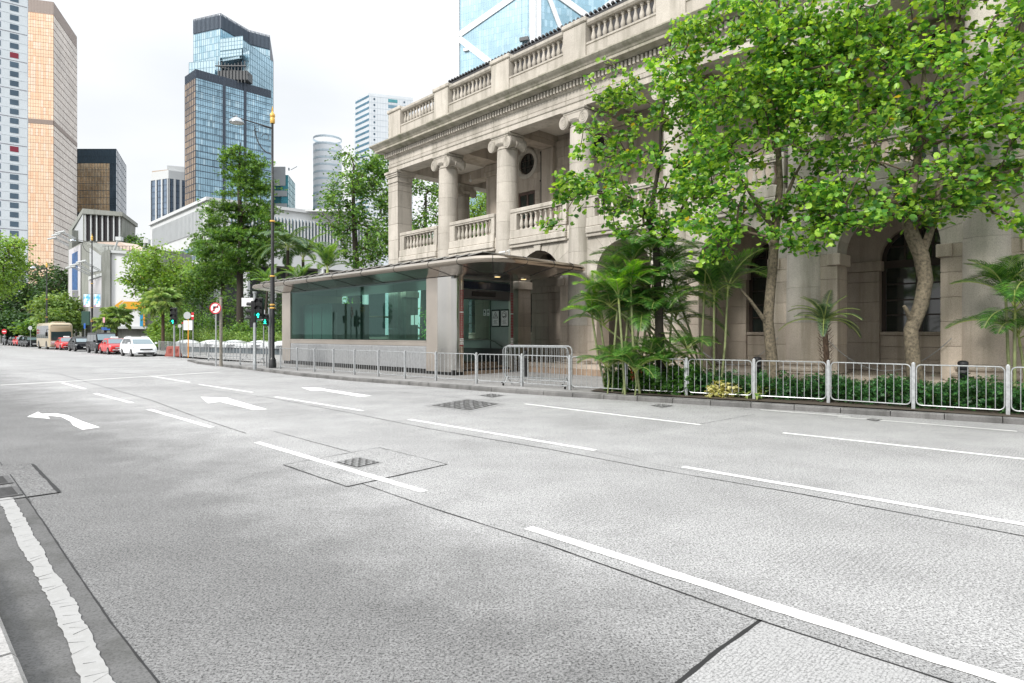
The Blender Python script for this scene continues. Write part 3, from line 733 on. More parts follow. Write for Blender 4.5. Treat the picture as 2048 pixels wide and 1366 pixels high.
# --- ground storey arcade
R = 1.40; SPR = 4.47; AC = (SPR)
def arcade(i, y0=-.28, y1=.62):
    cx = (i+.5)*BAY; L_ = i*BAY+.45; R_ = (i+1)*BAY-.45
    top = 6.16
    root = MB(); root.box(cx-R-.3, cx+R+.3, y0+.30, y1-.02, 6.0, 6.17); w_ = root.build('arcade_bay', M_STONE2, court)
    # jamb stones
    for (a, b, s) in ((L_, cx-R, 1), (cx+R, R_, -1)):
        z = .56
        for h in (.95, .72, .70, .72, .46):
            if z > 4.0: break
            z1 = min(z+h, 4.08); m = MB(); m.cbox(a, b, y0, y1, z+.004, z1-.004, .012); m.build('stone_block', M_STONE2, w_); z += h
        m = MB(); m.cbox(a, b, y0, y1, 4.085, SPR, .012)
        if s > 0: m.cbox(b-.30, b+.10, y0-.08, y1+.02, 4.10, SPR+.003, .015)
        else: m.cbox(a-.10, a+.30, y0-.08, y1+.02, 4.10, SPR+.003, .015)
        m.build('impost', M_STONE2, w_)
    # voussoirs: from the ring out to the bay rectangle
    nv = 11
    def outer(a):
        c, s = math.cos(a), math.sin(a); t = 9
        if c > 1e-6: t = min(t, (R_-cx)/c)
        if c < -1e-6: t = min(t, (cx-L_)/-c)
        if s > 1e-6: t = min(t, (top-SPR)/s)
        return (cx+c*t, SPR+s*t)
    corners = [math.atan2(top-SPR, R_-cx), PI-math.atan2(top-SPR, cx-L_)]
    for k in range(nv):
        a0 = PI*k/nv; a1 = PI*(k+1)/nv
        g_ = .006
        angs = [a0, (a0+a1)/2, a1]
        key = (k == nv//2)
        inn = [(cx+R*math.cos(a), SPR+R*math.sin(a)) for a in angs]
        oa = [a0]+[c for c in corners if a0+.001 < c < a1-.001]+[a1]
        ot = [outer(a) for a in oa]
        poly = inn+ot[::-1]
        cxp = sum(p[0] for p in poly)/len(poly); czp = sum(p[1] for p in poly)/len(poly)
        sh = []
        for p in poly:
            d = math.hypot(p[0]-cxp, p[1]-czp); f = 1-.011/d; sh.append((cxp+(p[0]-cxp)*f, czp+(p[1]-czp)*f))
        yy = y0-(.09 if key else 0)
        n_ = len(sh)
        vs = [(p[0], yy, p[1]) for p in sh]+[(p[0], y1-.01, p[1]) for p in sh]
        m = MB(); m.add(vs, [tuple(range(n_)), tuple(range(2*n_-1, n_-1, -1))]+[(q, q+n_, (q+1) % n_+n_, (q+1) % n_) for q in range(n_)])
        m.build('keystone' if key else 'voussoir', M_STONE, w_, fix=True)
    m = MB(); 
    # backing behind joints
    for k in range(16):
        a0 = PI*k/16; a1 = PI*(k+1)/16; r2 = R+.02
        p = [(cx+r2*math.cos(a0), SPR+r2*math.sin(a0)), (cx+r2*math.cos(a1), SPR+r2*math.sin(a1)), outer(a1), outer(a0)]
        m.add([(q[0], y0+.03, q[1]) for q in p]+[(q[0], y1-.03, q[1]) for q in p], [(0,1,2,3), (7,6,5,4), (0,4,5,1)])
    m.box(L_+.01, cx-R-.01, y0+.02, y1-.02, .56, SPR-.01); m.box(cx+R+.01, R_-.01, y0+.02, y1-.02, .56, SPR-.01)
    m.build('joint_bed', M_STONEIN, w_)
for i in range(NB): arcade(i)
m = MB()
for i in range(1, NB): m.box(i*BAY-.46, i*BAY+.46, .0, .60, .56, 6.2)
m.build('wall_core', M_STONE2, court)
# inner ground wall with big arched timber windows
RW = 1.15; SPW = 4.48
for i in range(0, NB):
    cx = (i+.5)*BAY; y0 = IW; a = i*BAY; b = (i+1)*BAY
    w_ = MB(); w_.box(a, cx-RW-.02, y0+.05, y0+.5, .56, SPW); w_.box(cx+RW+.02, b, y0+.05, y0+.5, .56, SPW)
    for k in range(14):
        a0 = PI*k/14; a1 = PI*(k+1)/14; r2 = RW+.01
        def out2(t):
            c, s = math.cos(t), math.sin(t); u = 9
            if abs(c) > 1e-6: u = min(u, BAY/2/abs(c))
            if s > 1e-6: u = min(u, (6.25-SPW)/s)
            return (cx+c*u, SPW+s*u)
        p = [(cx+r2*math.cos(a0), SPW+r2*math.sin(a0)), (cx+r2*math.cos(a1), SPW+r2*math.sin(a1)), out2(a1), out2(a0)]
        w_.add([(q[0], y0, q[1]) for q in p]+[(q[0], y0+.45, q[1]) for q in p], [(0,1,2,3), (7,6,5,4), (0,4,5,1)])
    wl = w_.build('inner_wall', M_STONEIN, court)
    for (x0, x1) in ((a+.004, cx-RW), (cx+RW, b-.004)):
        z = .56
        for h in (1.0, .74, .72, .72, .5):
            if z > 4.0: break
            z1 = min(z+h, 4.12); m = MB(); m.cbox(x0+.004, x1-.004, y0-.06, y0+.4, z+.004, z1-.004, .01); m.build('stone_block', M_STONEIN, wl); z += h
        m = MB(); m.cbox(x0-(.0), x1+(.08 if x1 < cx else 0), y0-.14, y0+.4, 4.125, 4.48, .015) if x1 < cx else m.cbox(x0-.08, x1, y0-.14, y0+.4, 4.125, 4.48, .015); m.build('impost', M_STONEIN, wl)
    for j, (z0, z1) in enumerate(((.56, .98), (.98, 1.42), (1.42, 1.82))):
        for q in range(2):
            xa = cx-RW+q*RW; m = MB(); m.cbox(xa+.004, xa+RW-.004, y0+.04, y0+.3, z0+.004, z1-.004, .01); m.build('stone_block', M_STONEIN, wl)
    m = MB(); m.cbox(cx-RW, cx+RW, y0-.02, y0+.3, 1.825, 1.95, .015); m.build('window_sill', M_STONEIN, wl)
    fr = MB(); yf = y0+.22
    fr.box(cx-RW, cx-RW+.14, yf, yf+.1, 1.95, SPW); fr.box(cx+RW-.14, cx+RW, yf, yf+.1, 1.95, SPW)
    fr.box(cx-RW, cx+RW, yf-.02, yf+.1, 4.22, 4.48); fr.box(cx-.09, cx+.09, yf-.01, yf+.1, 1.95, SPW+RW-.02)
    for s in (-1, 1):
        fr.box(cx+s*.42-.03, cx+s*.42+.03, yf+.01, yf+.08, 4.48, SPW+1.0)
        for z in (2.52, 3.05, 3.62): fr.box(*(sorted((cx+s*.09, cx+s*(RW-.14)))), yf+.01, yf+.08, z, z+.05)
    fr.box(cx-1.0, cx+1.0, yf+.01, yf+.08, 4.95, 5.0)
    for k in range(14):
        a0 = PI*k/14; a1 = PI*(k+1)/14
        p = [(RW, a0), (RW, a1), (RW-.13, a1), (RW-.13, a0)]; q = [(cx+r_*math.cos(t), SPW+r_*math.sin(t)) for r_, t in p]
        fr.add([(u[0], yf, u[1]) for u in q]+[(u[0], yf+.1, u[1]) for u in q], [(0,1,2,3), (0,4,5,1), (2,6,7,3)])
    win = fr.build('arched_window', M_FRAMEW, court)
    for s in (-1, 1):
        for za, zb in ((1.95, 2.52), (2.57, 3.05), (3.10, 3.62), (3.67, 4.22)):
            m = MB(); m.box(*(sorted((cx+s*.09, cx+s*(RW-.14)))), yf+.05, yf+.065, za, zb); m.build('pane', M_PANE, win)
    m = MB()
    pts = [(cx+RW*math.cos(PI*k/14), SPW+RW*math.sin(PI*k/14)) for k in range(15)]
    m.add([(p[0], yf+.055, p[1]) for p in pts], [tuple(range(15))]); m.build('pane', M_PANE, win)
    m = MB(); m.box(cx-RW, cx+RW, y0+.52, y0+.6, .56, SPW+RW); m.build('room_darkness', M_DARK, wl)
m = MB(); m.box(-.5, LEN, IW+.46, 12, .56, .57); m.build('inner_floor', M_STONEIN, court)
m = MB(); m.box(2.0, LEN, 12.0, 12.2, .5, 15.0); m.box(-1.0, -.8, 11.0, 12.2, .5, 12.0); m.build('back_wall', M_STONEIN, court)
# ------------------------------------------------------------------ underground station entrance pavilion
KO = Vector((-2.45, 26.0, 0)); KX = Vector((.715, -.699, 0)); KANG = math.atan2(KX.y, KX.x)
def steel(name, col, rough, aniso=True, metal=.85):
    m, t, b = newmat(name)
    f = noise(t, 3, 4, .6, stretch=(30, 30, .6)); g_ = noise(t, .8, 3, .5)
    c = mixc(t, 1.0, col, ramp(t, g_, [(.3, .85), (.7, 1.0)]), 'MULTIPLY')
    t.links.new(c, b.inputs['Base Color']); b.inputs['Metallic'].default_value = metal
    r = N(t, 'ShaderNodeMapRange'); r.inputs[3].default_value = rough*.8; r.inputs[4].default_value = rough*1.25; t.links.new(f, r.inputs[0]); t.links.new(r.outputs[0], b.inputs['Roughness'])
    return m
M_STEEL = steel('brushed_steel', (.56, .50, .44), .32)
M_STEELB = steel('bright_steel', (.58, .56, .53), .16, metal=1)
M_RIM = steel('canopy_steel', (.42, .37, .31), .16, metal=1)
M_SOFF = steel('soffit_steel', (.52, .46, .40), .20, metal=.95)
M_PERF = simple('perforated_grey_panel', (.40, .41, .42), .5, metal=.3, var=.25, vscale=10)
M_RED = simple('stripe_red', (.30, .03, .05), .4, var=0); M_WHITE = simple('white_paint', (.8, .8, .8), .45, var=.05)
M_NAVY = simple('dark_blue_fascia', (.008, .014, .030), .15, var=0, coat=.5); M_BLACK = simple('black_gloss', (.012, .012, .012), .25, var=0)
M_GREYD = simple('dark_grey_metal', (.08, .08, .08), .4, metal=.4)
def thin_glass(name, tint, refl=.10, rough=.0):
    m = bpy.data.materials.new(name); m.use_nodes = True; t = m.node_tree; t.nodes.clear()
    tr = N(t, 'ShaderNodeBsdfTransparent'); tr.inputs[0].default_value = (*tint, 1)
    gl = N(t, 'ShaderNodeBsdfGlossy'); gl.inputs['Roughness'].default_value = rough; gl.inputs[0].default_value = (.62, .92, .86, 1)
    lw = N(t, 'ShaderNodeFresnel'); lw.inputs[0].default_value = 1.5
    ad = N(t, 'ShaderNodeMath', operation='ADD'); t.links.new(lw.outputs[0], ad.inputs[0]); ad.inputs[1].default_value = refl
    mx_ = N(t, 'ShaderNodeMixShader'); t.links.new(ad.outputs[0], mx_.inputs[0]); t.links.new(tr.outputs[0], mx_.inputs[1]); t.links.new(gl.outputs[0], mx_.inputs[2])
    o = N(t, 'ShaderNodeOutputMaterial'); t.links.new(mx_.outputs[0], o.inputs[0]); return m
M_KGLASS = thin_glass('green_tinted_glass', (.62, .89, .81), .0)
kiosk = empty('station_entrance', KO, KANG, 'low steel and green glass underground station entrance with curved canopy', 'station entrance')
KL, KW = 15.7, 3.6
ZS, ZT = 1.58, 4.30
# base and floor
m = MB(); m.box(-KL+.05, -.06, .05, KW-.05, PAVE-.02, .34); m.build('dark_plinth', M_BLACK, kiosk)
m = MB(); m.box(-KL+.1, -3.4, .08, KW-.08, .34, .36); m.build('floor', simple('terrazzo', (.30, .30, .29), .4), kiosk)
# rounded corner pilaster at the door end (near side)
def rounded_pier(x0, x1, y0, y1, z0, z1, r, seg=8):
    pts = [(x0, y0)]
    for k in range(seg+1):
        a = -PI/2+PI/2*k/seg; pts.append((x1-r+r*math.cos(a), y0+r+r*math.sin(a)))
    pts += [(x1, y1), (x0, y1)]; m = MB(); m.prism(pts, z0, z1); return m
pp = rounded_pier(-1.02, .0, -.04, .55, .26, ZT, .5, 10).build('corner_cladding', M_STEELB, kiosk, 30)
m = MB(); m.box(-1.80, -1.025, -.04, .30, .26, ZT); m.build('wall_panel', M_STEEL, kiosk)
m = MB(); m.box(-KL, -KL+.62, -.04, KW, .30, ZT); m.build('wall_panel', M_STEEL, kiosk)
m = MB(); m.box(-KL+.625, -KL+1.05, -.04, .30, .30, ZT); m.build('wall_panel', M_STEEL, kiosk)
GX0, GX1 = -KL+1.06, -1.81
m = MB(); m.box(GX0, GX1, -.035, .10, ZS-.24, ZS-.06); m.box(GX0, GX1, -.06, .10, ZS-.055, ZS); m.build('sill_band', M_STEEL, kiosk)
# lower cladding panels
n = 6
for k in range(n):
    a = GX0+(GX1-GX0)*k/n; b = GX0+(GX1-GX0)*(k+1)/n
    m = MB(); m.cbox(a+.006, b-.006, -.02, .08, .34, ZS-.245, .006); q = m.build('louvre_panel', M_PERF, kiosk)
    m = MB()
    for j in range(24): z = .38+j*.038; m.box(a+.02, b-.02, -.032, -.0205, z, z+.018)
    m.build('louvre_ribs', M_PERF, q, kind='stuff')
# glass panes, near and far side
for side, y in (('near', .02), ('far', KW-.05)):
    for k in range(5 if side == 'near' else 5):
        x0, x1 = (GX0, GX1) if side == 'near' else (-KL+.65, -1.40)
        a = x0+(x1-x0)*k/5; b = x0+(x1-x0)*(k+1)/5
        m = MB(); m.sheet([(0,0,0)]*0) if False else m.add([(a+.003, y, ZS+.01), (b-.003, y, ZS+.01), (b-.003, y, ZT+.15), (a+.003, y, ZT+.15)], [(0,1,2,3)])
        m.build('glass_pane', M_KGLASS, kiosk)
m = MB()
for k in range(1, 5):
    a = GX0+(GX1-GX0)*k/5; m.box(a-.003, a+.003, .018, .022, ZS, ZT)
m.box(GX0, GX1, .0, .05, ZT-.06, ZT+.0); m.build('glazing_seal', simple('seal_green_grey', (.10, .16, .15), .4, var=0), kiosk)
m = MB(); m.box(-KL+.65, -1.40, KW-.12, KW, .36, ZS); m.box(-1.38, -.02, KW-.12, KW-.02, .15, ZT); m.build('back_wall_steel', simple('satin_grey_green', (.27, .30, .28), .35, metal=.3), kiosk)
m = MB(); m.box(-1.39, -1.37, KW-.15, KW-.121, .2, ZT); m.build('panel_joint', M_BLACK, kiosk)
# machine room box occupying the left part inside
m = MB(); m.box(-KL+.8, -11.6, .9, KW-.3, .36, 3.6); mr_ = m.build('machine_room', simple('dark_interior_panel', (.09, .13, .125), .35), kiosk)
m = MB(); m.box(-11.59, -11.53, .9, KW-.3, .36, 3.6); m.build('machine_room_edge', simple('edge_steel', (.25, .27, .26), .4, metal=.3), mr_)
for x in (-13.8, -12.7): 
    m = MB(); m.box(x, x+.03, .88, .90, .5, 3.4); m.build('panel_joint', M_BLACK, mr_)
# notices taped to the glass
for k, x in enumerate((-3.05, -2.74)):
    m = MB(); m.box(x, x+.24, .05, .055, 2.28, 2.72); m.build('notice', M_WHITE, kiosk)
# doorway: header, ticker box, far post with stripes
m = MB(); m.box(-.22, -.04, .56, KW-.02, 3.82, 4.16); m.build('header_fascia', M_NAVY, kiosk)
m = MB(); m.add([(-.30, .56, 3.78), (-.05, .56, 3.81), (-.12, .56, 3.42), (-.30, .56, 3.38), (-.30, KW-.02, 3.78), (-.05, KW-.02, 3.81), (-.12, KW-.02, 3.42), (-.30, KW-.02, 3.38)],
               [(0,1,2,3), (4,7,6,5), (0,4,5,1), (1,5,6,2), (2,6,7,3), (3,7,4,0)]); hb = m.build('shutter_box', M_GREYD, kiosk)
m = MB(); m.box(-.08, -.045, 1.1, 2.5, 3.52, 3.72); m.build('display_panel', M_BLACK, hb)
m = MB(); m.box(-.16, -.02, KW-.16, KW, .2, ZT); fp = m.build('door_post', M_STEEL, kiosk)
for k in range(34):
    z = 1.36+k*.071; 
    for (xa, ya, xb, yb, par) in ((-.004, .35, .006, .553, pp), (-.02, KW-.165, -.012, KW+.004, fp)):
        m = MB(); m.box(xa, xb, ya, yb, z, z+.036); m.build('stripe', M_RED if (k > 4 and k != 20) or k in (0,) else M_WHITE, par)
# stairs up to threshold
m = MB()
for k in range(3):
    m = MB(); m.box(-1.6+.0-k*.32, .0-k*.32-.02, .62, KW-.2, PAVE+(k)*.155, PAVE+(k+1)*.155-.002); m.build('step', M_STEP, kiosk)
m = MB(); m.box(-3.4, -.95, .6, KW-.14, .30, .34); m.build('landing', M_GREYD, kiosk)
m = MB(); m.box(-3.4, -.5, KW-.40, KW-.14, .34, 1.2); m.build('stair_side', M_GREYD, kiosk)
# handrails
m = MB(); m.tube([(-3.2, KW-.25, 1.62), (-1.5, KW-.25, 1.62)], .03, 8); m.tube([(-1.5, KW-.25, 1.62), (-.9, KW-.30, 1.5), (.1, KW-.30, 1.05)], .028, 8); m.tube([(-1.5, .8, 1.62), (-.3, .8, 1.1)], .028, 8); m.build('handrail', M_STEELB, kiosk, 40)
# notice boards by the door
M_POST = simple('poster_white', (.66, .68, .66), .5, var=0)
for k, (x0, x1) in enumerate(((-1.28, -.74), (-.68, -.14))):
    m = MB(); m.box(x0, x1, KW-.17, KW-.13, 2.20, 3.02); bd = m.build('notice_board', M_BLACK, kiosk)
    y = KW-.176
    m = MB(); m.box(x0+.05, x1-.05, y, KW-.171, 2.26, 2.95); m.build('poster', M_POST, bd)
    cx = (x0+x1)/2; y2 = y-.004
    m = MB()
    if k == 0:
        tri = [(cx-.16, 2.62), (cx+.16, 2.62), (cx, 2.90)]
        for a, b in zip(tri, tri[1:]+tri[:1]): m.tube([(a[0], y2, a[1]), (b[0], y2, b[1])], .012, 4)
        m.tube([(cx-.05, y2, 2.66), (cx+.02, y2, 2.75), (cx+.06, y2, 2.68)], .014, 4); m.lathe([(0, -.02), (.02, 0), (0, .02)], 6, c=(cx-.01, y2, 2.79))
    else:
        m.tube([(cx+.15*math.cos(a*PI/8), y2, 2.76+.15*math.sin(a*PI/8)) for a in range(17)], .012, 4)
        m.tube([(cx-.10, y2, 2.66), (cx+.10, y2, 2.70), (cx+.05, y2, 2.82)], .022, 4); m.lathe([(0, -.03), (.03, 0), (0, .03)], 6, c=(cx-.02, y2, 2.82))
    for j in range(4): m.box(cx-.14+(j % 2)*.03, cx+.14-(j % 3)*.03, y2, y2+.003, 2.34+j*.055, 2.355+j*.055)
    m.build('poster_print', M_BLACK, bd)
for k, x in enumerate((-1.95, -1.70)):
    m = MB(); m.box(x, x+.17, KW-.075, KW-.07, 2.75, 3.05); nn_ = m.build('notice', M_POST, kiosk)
    m = MB(); m.box(x+.05, x+.12, KW-.08, KW-.076, 2.88, 3.0); m.box(x+.04, x+.13, KW-.08, KW-.076, 2.80, 2.82); m.build('notice_print', M_BLACK, nn_)
# canopy: rings of a rounded rectangle at different insets and heights
CX0, CX1, CY0, CY1 = -18.0, 3.7, -1.30, 5.05
def rrect(ins, r, nseg=7, dx=0):
    x0, x1, y0, y1 = CX0+ins, CX1-ins, CY0+ins, CY1-ins; r = max(.02, min(r-ins*.3, (y1-y0)/2-.001))
    pts = []
    for cx_, cy_, a in ((x1-r, y0+r, -PI/2), (x1-r, y1-r, 0), (x0+r, y1-r, PI/2), (x0+r, y0+r, PI)):
        for k in range(nseg+1): t = a+PI/2*k/nseg; pts.append((cx_+r*math.cos(t), cy_+r*math.sin(t)))
        # subdivide the long edges for the seams
    return pts
RR = 1.25
sec = [(2.6, 4.93), (1.6, 4.92), (.7, 4.90), (.25, 4.85), (.07, 4.80), (.0, 4.70), (.03, 4.61), (.12, 4.56)]
m = MB(); m.loft([[(p[0], p[1], z) for p in rrect(i, RR)] for i, z in sec]); m.f = [f for f in m.f if len(f) < 20]+[m.f[-2]]; m.m = [0]*len(m.f)
m.build('canopy', M_RIM, kiosk, 50, fix=True)
so_ = [(.12, 4.555), (.45, 4.50), (.85, 4.42), (1.15, 4.34), (1.36, 4.305), (1.9, 4.30), (2.6, 4.30)]
m = MB(); m.loft([[(p[0], p[1], z) for p in rrect(i, RR)] for i, z in so_]); m.build('soffit', M_SOFF, kiosk, 50, fix=True)
can = [o for o in kiosk.children if o.name.startswith('canopy')][0]
sof = [o for o in kiosk.children if o.name.startswith('soffit')][0]
allsec = [(.25, 4.872), (.07, 4.803), (-.003, 4.70), (.026, 4.607), (.12, 4.552), (.45, 4.496), (.85, 4.416), (1.15, 4.336), (1.36, 4.30)]
def seam(fn):
    m = MB(); m.tube([fn(i, z) for i, z in allsec], .012, 4); m.build('panel_seam', M_BLACK, sof)
for x in (-15.5, -12.9, -10.3, -7.7, -5.1, -2.5, -.1, 1.7): seam(lambda i, z: (x, CY0+i, z))
for y in (.6, 2.2, 3.4): seam(lambda i, z: (CX1-i, y, z))
seam(lambda i, z: (CX1-.36-i*.72, CY0+.36+i*.72, z))
# lapped roof plates
m = MB(); m.add([(-.40, .62, -.0), (.42, .62, .075), (.42, 4.75, .075), (-.40, 4.75, .0), (-.40, .62, -.03), (.42, .62, .04), (.42, 4.75, .04), (-.40, 4.75, -.03)],
                [(0,1,2,3), (4,7,6,5), (0,4,5,1), (1,5,6,2), (2,6,7,3), (3,7,4,0)])
ME_RP = m.mesh('roof_plate', simple('roof_plate_grey', (.40, .39, .37), .5, metal=.4))
for k in range(26): link_mesh('roof_plate', ME_RP, can, (CX0+1.0+k*.76, -1.24, 4.98))
for i, (x, y) in enumerate(((1.3, 1.3), (1.3, 2.9), (-1.4, 1.8))):
    m = MB(); m.lathe([(.17, 0), (.17, .03), (.13, .03)], 16, c=(x, y, 4.262)); l_ = m.build('downlight', M_STEELB, kiosk)
    m = MB(); m.lathe([(.12, 0), (.12, .005)], 16, c=(x, y, 4.258)); m.build('lamp_glass', simple('warm_lamp', (.9, .7, .35), .4, var=0, emit=(1, .72, .30), es=.9) if i == 0 else bpy.data.materials['warm_lamp'], l_)
m = MB(); m.box(-KL+.05, -.05, .05, KW-.05, 4.22, 4.295); m.build('inner_ceiling', simple('ceiling_panel', (.30, .31, .30), .3, metal=.4), kiosk)
# cctv bullet on the canopy roof
m = MB(); m.tube([(1.6, 1.7, 4.9), (1.6, 1.7, 5.45)], .02, 6); m.tube([(1.3, 1.9, 5.40), (1.6, 1.7, 5.36)], .05, 8); m.tube([(1.2, 1.5, 5.30), (1.45, 1.62, 5.33)], .05, 8); m.tube([(1.2, 1.7, 5.2), (1.6, 1.7, 5.2)], .02, 6)
m.tube([(1.3, 1.7, 4.9), (1.3, 1.7, 5.4)], .015, 6)
cc = tag(m.build('security_camera', bpy.data.materials['off_white_plastic'], None), 'small pair of cctv cameras on the roof of the glass entrance', 'camera'); cc.matrix_world = Matrix.Translation(KO) @ Matrix.Rotation(KANG, 4, 'Z')
# ------------------------------------------------------------------ the city behind
def glassm(name, col, rough=.08, metal=.75, var=.25, vs=.05, dark=None):
    m, t, b = newmat(name)
    f = noise(t, vs, 4, .6, stretch=(1, 1, 1.6)); g_ = noise(t, vs*9, 2, .5)
    c = mixc(t, 1.0, col, ramp(t, f, [(.35, 1-var), (.65, 1.0)]), 'MULTIPLY'); c = mixc(t, 1.0, c, ramp(t, g_, [(.35, 1-var*.5), (.6, 1.0)]), 'MULTIPLY')
    t.links.new(c, b.inputs['Base Color']); b.inputs['Roughness'].default_value = rough; b.inputs['Metallic'].default_value = metal; return m
def vec(px, D): return Vector((X(px, D), D, 0))
def frame(pa, pb):                   # local frame of a facade from left point pa to right point pb seen by the camera
    t = (pb-pa); L_ = t.length; return pa, t/L_, Vector((t.y, -t.x, 0))/L_, L_
def facade_box(m, pa, pb, x0, x1, z0, z1, out0, out1):
    o, t, nn, L_ = frame(pa, pb)
    if nn.dot(o) > 0: nn = -nn
    c = [o+t*x0+nn*out0, o+t*x1+nn*out0, o+t*x1+nn*out1, o+t*x0+nn*out1]
    m.prism([(p.x, p.y) for p in c], z0, z1)
def building(name, label, foot, z1, mat, cat='tower', z0=0, group='city towers', partn='glass_body'):
    root = empty(name, (0, 0, 0), 0, label, cat, group)
    m = MB(); m.prism([(p.x, p.y) for p in foot], z0, z1); m.build(partn, mat, root); return root
def grid(root, pa, pb, z0, z1, nx, nz, mat, bw=.12, bh=.12, out=.12, name='mullion', xs=True, base=0.0):
    L_ = (pb-pa).length; m = MB()
    if xs:
        for k in range(nx+1): x = L_*k/nx; facade_box(m, pa, pb, max(0, x-bw/2), min(L_, x+bw/2), z0, z1, base, out)
    for k in range(nz+1): z = z0+(z1-z0)*k/nz; facade_box(m, pa, pb, 0, L_, z-bh/2, z+bh/2, base, out*.9)
    return m.build(name, mat, root, kind='stuff')
def panes(root, pa, pb, z0, z1, nx, nz, mats, seed=1, out=.02, inset=.06, pw=None):
    """every pane its own slightly turned sheet of glass, joined into one part"""
    r = random.Random(seed); L_ = (pb-pa).length; o, t, nn, _ = frame(pa, pb)
    if nn.dot(o) > 0: nn = -nn
    m = MB()
    for i in range(nx):
        for j in range(nz):
            xa, xb = L_*i/nx+inset, L_*(i+1)/nx-inset; za, zb = z0+(z1-z0)*j/nz+inset, z0+(z1-z0)*(j+1)/nz-inset
            w_ = r.choice(pw) if pw else r.randrange(len(mats)); m.mi = w_; e = [out+r.uniform(0, .03) for _ in range(4)]
            P = [o+t*xa+nn*e[0]+Vector((0, 0, za)), o+t*xb+nn*e[1]+Vector((0, 0, za)), o+t*xb+nn*e[2]+Vector((0, 0, zb)), o+t*xa+nn*e[3]+Vector((0, 0, zb))]
            m.add(P, [(0, 1, 2, 3)])
    return m.build('window_pane', mats, root, kind='stuff')
def zz(py, D): return Z(py, D)
# --- white tower, far left
M_WTOW = simple('white_tower_panel', (.60, .65, .69), .5, var=.08, vscale=.3); M_LINE = simple('panel_joint_grey', (.22, .22, .25), .6, var=0); M_WINB = glassm('small_window_glass', (.09, .14, .19), .1, .3)
M_WRED = simple('red_window_grille', (.20, .01, .03), .5, var=0)
Dw = 190; pr_ = vec(54.5, Dw); dl = Vector((.80, .60, 0)); pl2 = pr_-dl*24
wt = building('office_tower', 'white tower with a column of small dark and red windows at the left edge', [pl2, pr_, pr_+Vector((-20, 26, 0)), pl2+Vector((-20, 26, 0))], zz(-120, Dw), M_WTOW, partn='tower_wall')
ztop = zz(-120, Dw); pitch = 18.55*Dw/F
L_ = 24
def on_wall_x(px):    # distance from pl2 along the wall for an image column
    k = (px-1024)/F; # pl2+dl*s ; X = k*Y
    return (k*pl2.y-pl2.x)/(dl.x-k*dl.y)
xw0, xw1 = on_wall_x(19.8), on_wall_x(37.2); xv0, xv1 = on_wall_x(-16), on_wall_x(1.2)
for k in range(-5, 27):
    py = 17+k*18.75 if True else 0
    Dk = pl2.y+dl.y*(xw0+xw1)/2; z = zz(py, Dk); red = k in (5, 15)
    if z < 14: continue
    for a, b in ((xw0, xw1), (xv0, xv1)):
        m = MB(); facade_box(m, pl2, pr_, a, b, z-.82, z+.82, -.15, .05); m.build('window', M_WRED if (red and a == xw0) else M_WINB, wt)
    if k % 1 == 0:
        m = MB(); facade_box(m, pl2, pr_, 0, L_, z+1.18, z+1.24 if k % 3 else z+1.36, -.1, .05); m.build('floor_line', M_LINE if k % 3 == 0 else M_WTOW, wt)
# --- gold tower
DB = 330; gB = vec(107, DB); gA = vec(30, DB*.985); gC = vec(153.8, DB*1.118)
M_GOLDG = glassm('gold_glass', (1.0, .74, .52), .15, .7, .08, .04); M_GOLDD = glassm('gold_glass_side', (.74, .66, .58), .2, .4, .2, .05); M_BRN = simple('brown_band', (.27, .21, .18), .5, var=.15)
M_BRNL = simple('gold_mullion', (.42, .25, .17), .5, var=0)
zt = zz(4, DB)
gt = building('office_tower', 'tall gold glass tower with brown side and crown band', [gA, gB, gC, vec(60, 440)], zt, M_GOLDD, partn='tower_body')
m = MB(); facade_box(m, gA, gB, 0, (gB-gA).length, zz(30, DB)+.1, zt+.05, .0, .06); facade_box(m, gB, gC, 0, (gC-gB).length, zz(30, DB)+.1, zt+.05, .0, .06); m.build('crown_band', simple('crown_band_brown', (.34, .28, .25), .5, var=.1), gt)
zb_ = zz(30, DB)
nzf = 45; fh = (zb_-0)/nzf
panes(gt, gA, gB, 0, zb_, 15, nzf, [M_GOLDG, glassm('gold_glass_pale', (1.0, .80, .62), .15, .7, .08, .05), glassm('gold_glass_deep', (1.0, .66, .44), .15, .7, .08, .05)], 3, .05, .02, [0, 0, 1, 2, 0])
grid(gt, gA, gB, 0, zb_, 15, nzf, M_BRNL, .08, .24, .12, 'mullion'); grid(gt, gA, gB, 1.6, zb_-2.2, 1, nzf-1, M_BRNL, .04, .11, .11, 'mullion', xs=False)
m = MB(); facade_box(m, gA, gB, 0, (gB-gA).length, zz(250, DB), zz(241, DB), .14, .25); facade_box(m, gB, gC, 0, (gC-gB).length, zz(250, DB), zz(241, DB), .14, .25); m.build('dark_band', M_BRN, gt)
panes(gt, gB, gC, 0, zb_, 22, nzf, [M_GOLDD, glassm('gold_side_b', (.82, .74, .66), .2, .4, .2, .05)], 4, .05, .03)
grid(gt, gB, gC, 0, zb_, 22, nzf, simple('side_rib', (.13, .09, .08), .6, var=0), .08, .36, .12, 'mullion')
m = MB()
for a, b in ((gA, gB), (gB, gC)):
    L2 = (b-a).length
    for k in range(26): facade_box(m, a, b, L2*k/26, L2*k/26+.12, zb_+.2, zt, .0, .12)
m.build('crown_fin', simple('crown_brown', (.30, .24, .21), .5, var=0), gt, kind='stuff')
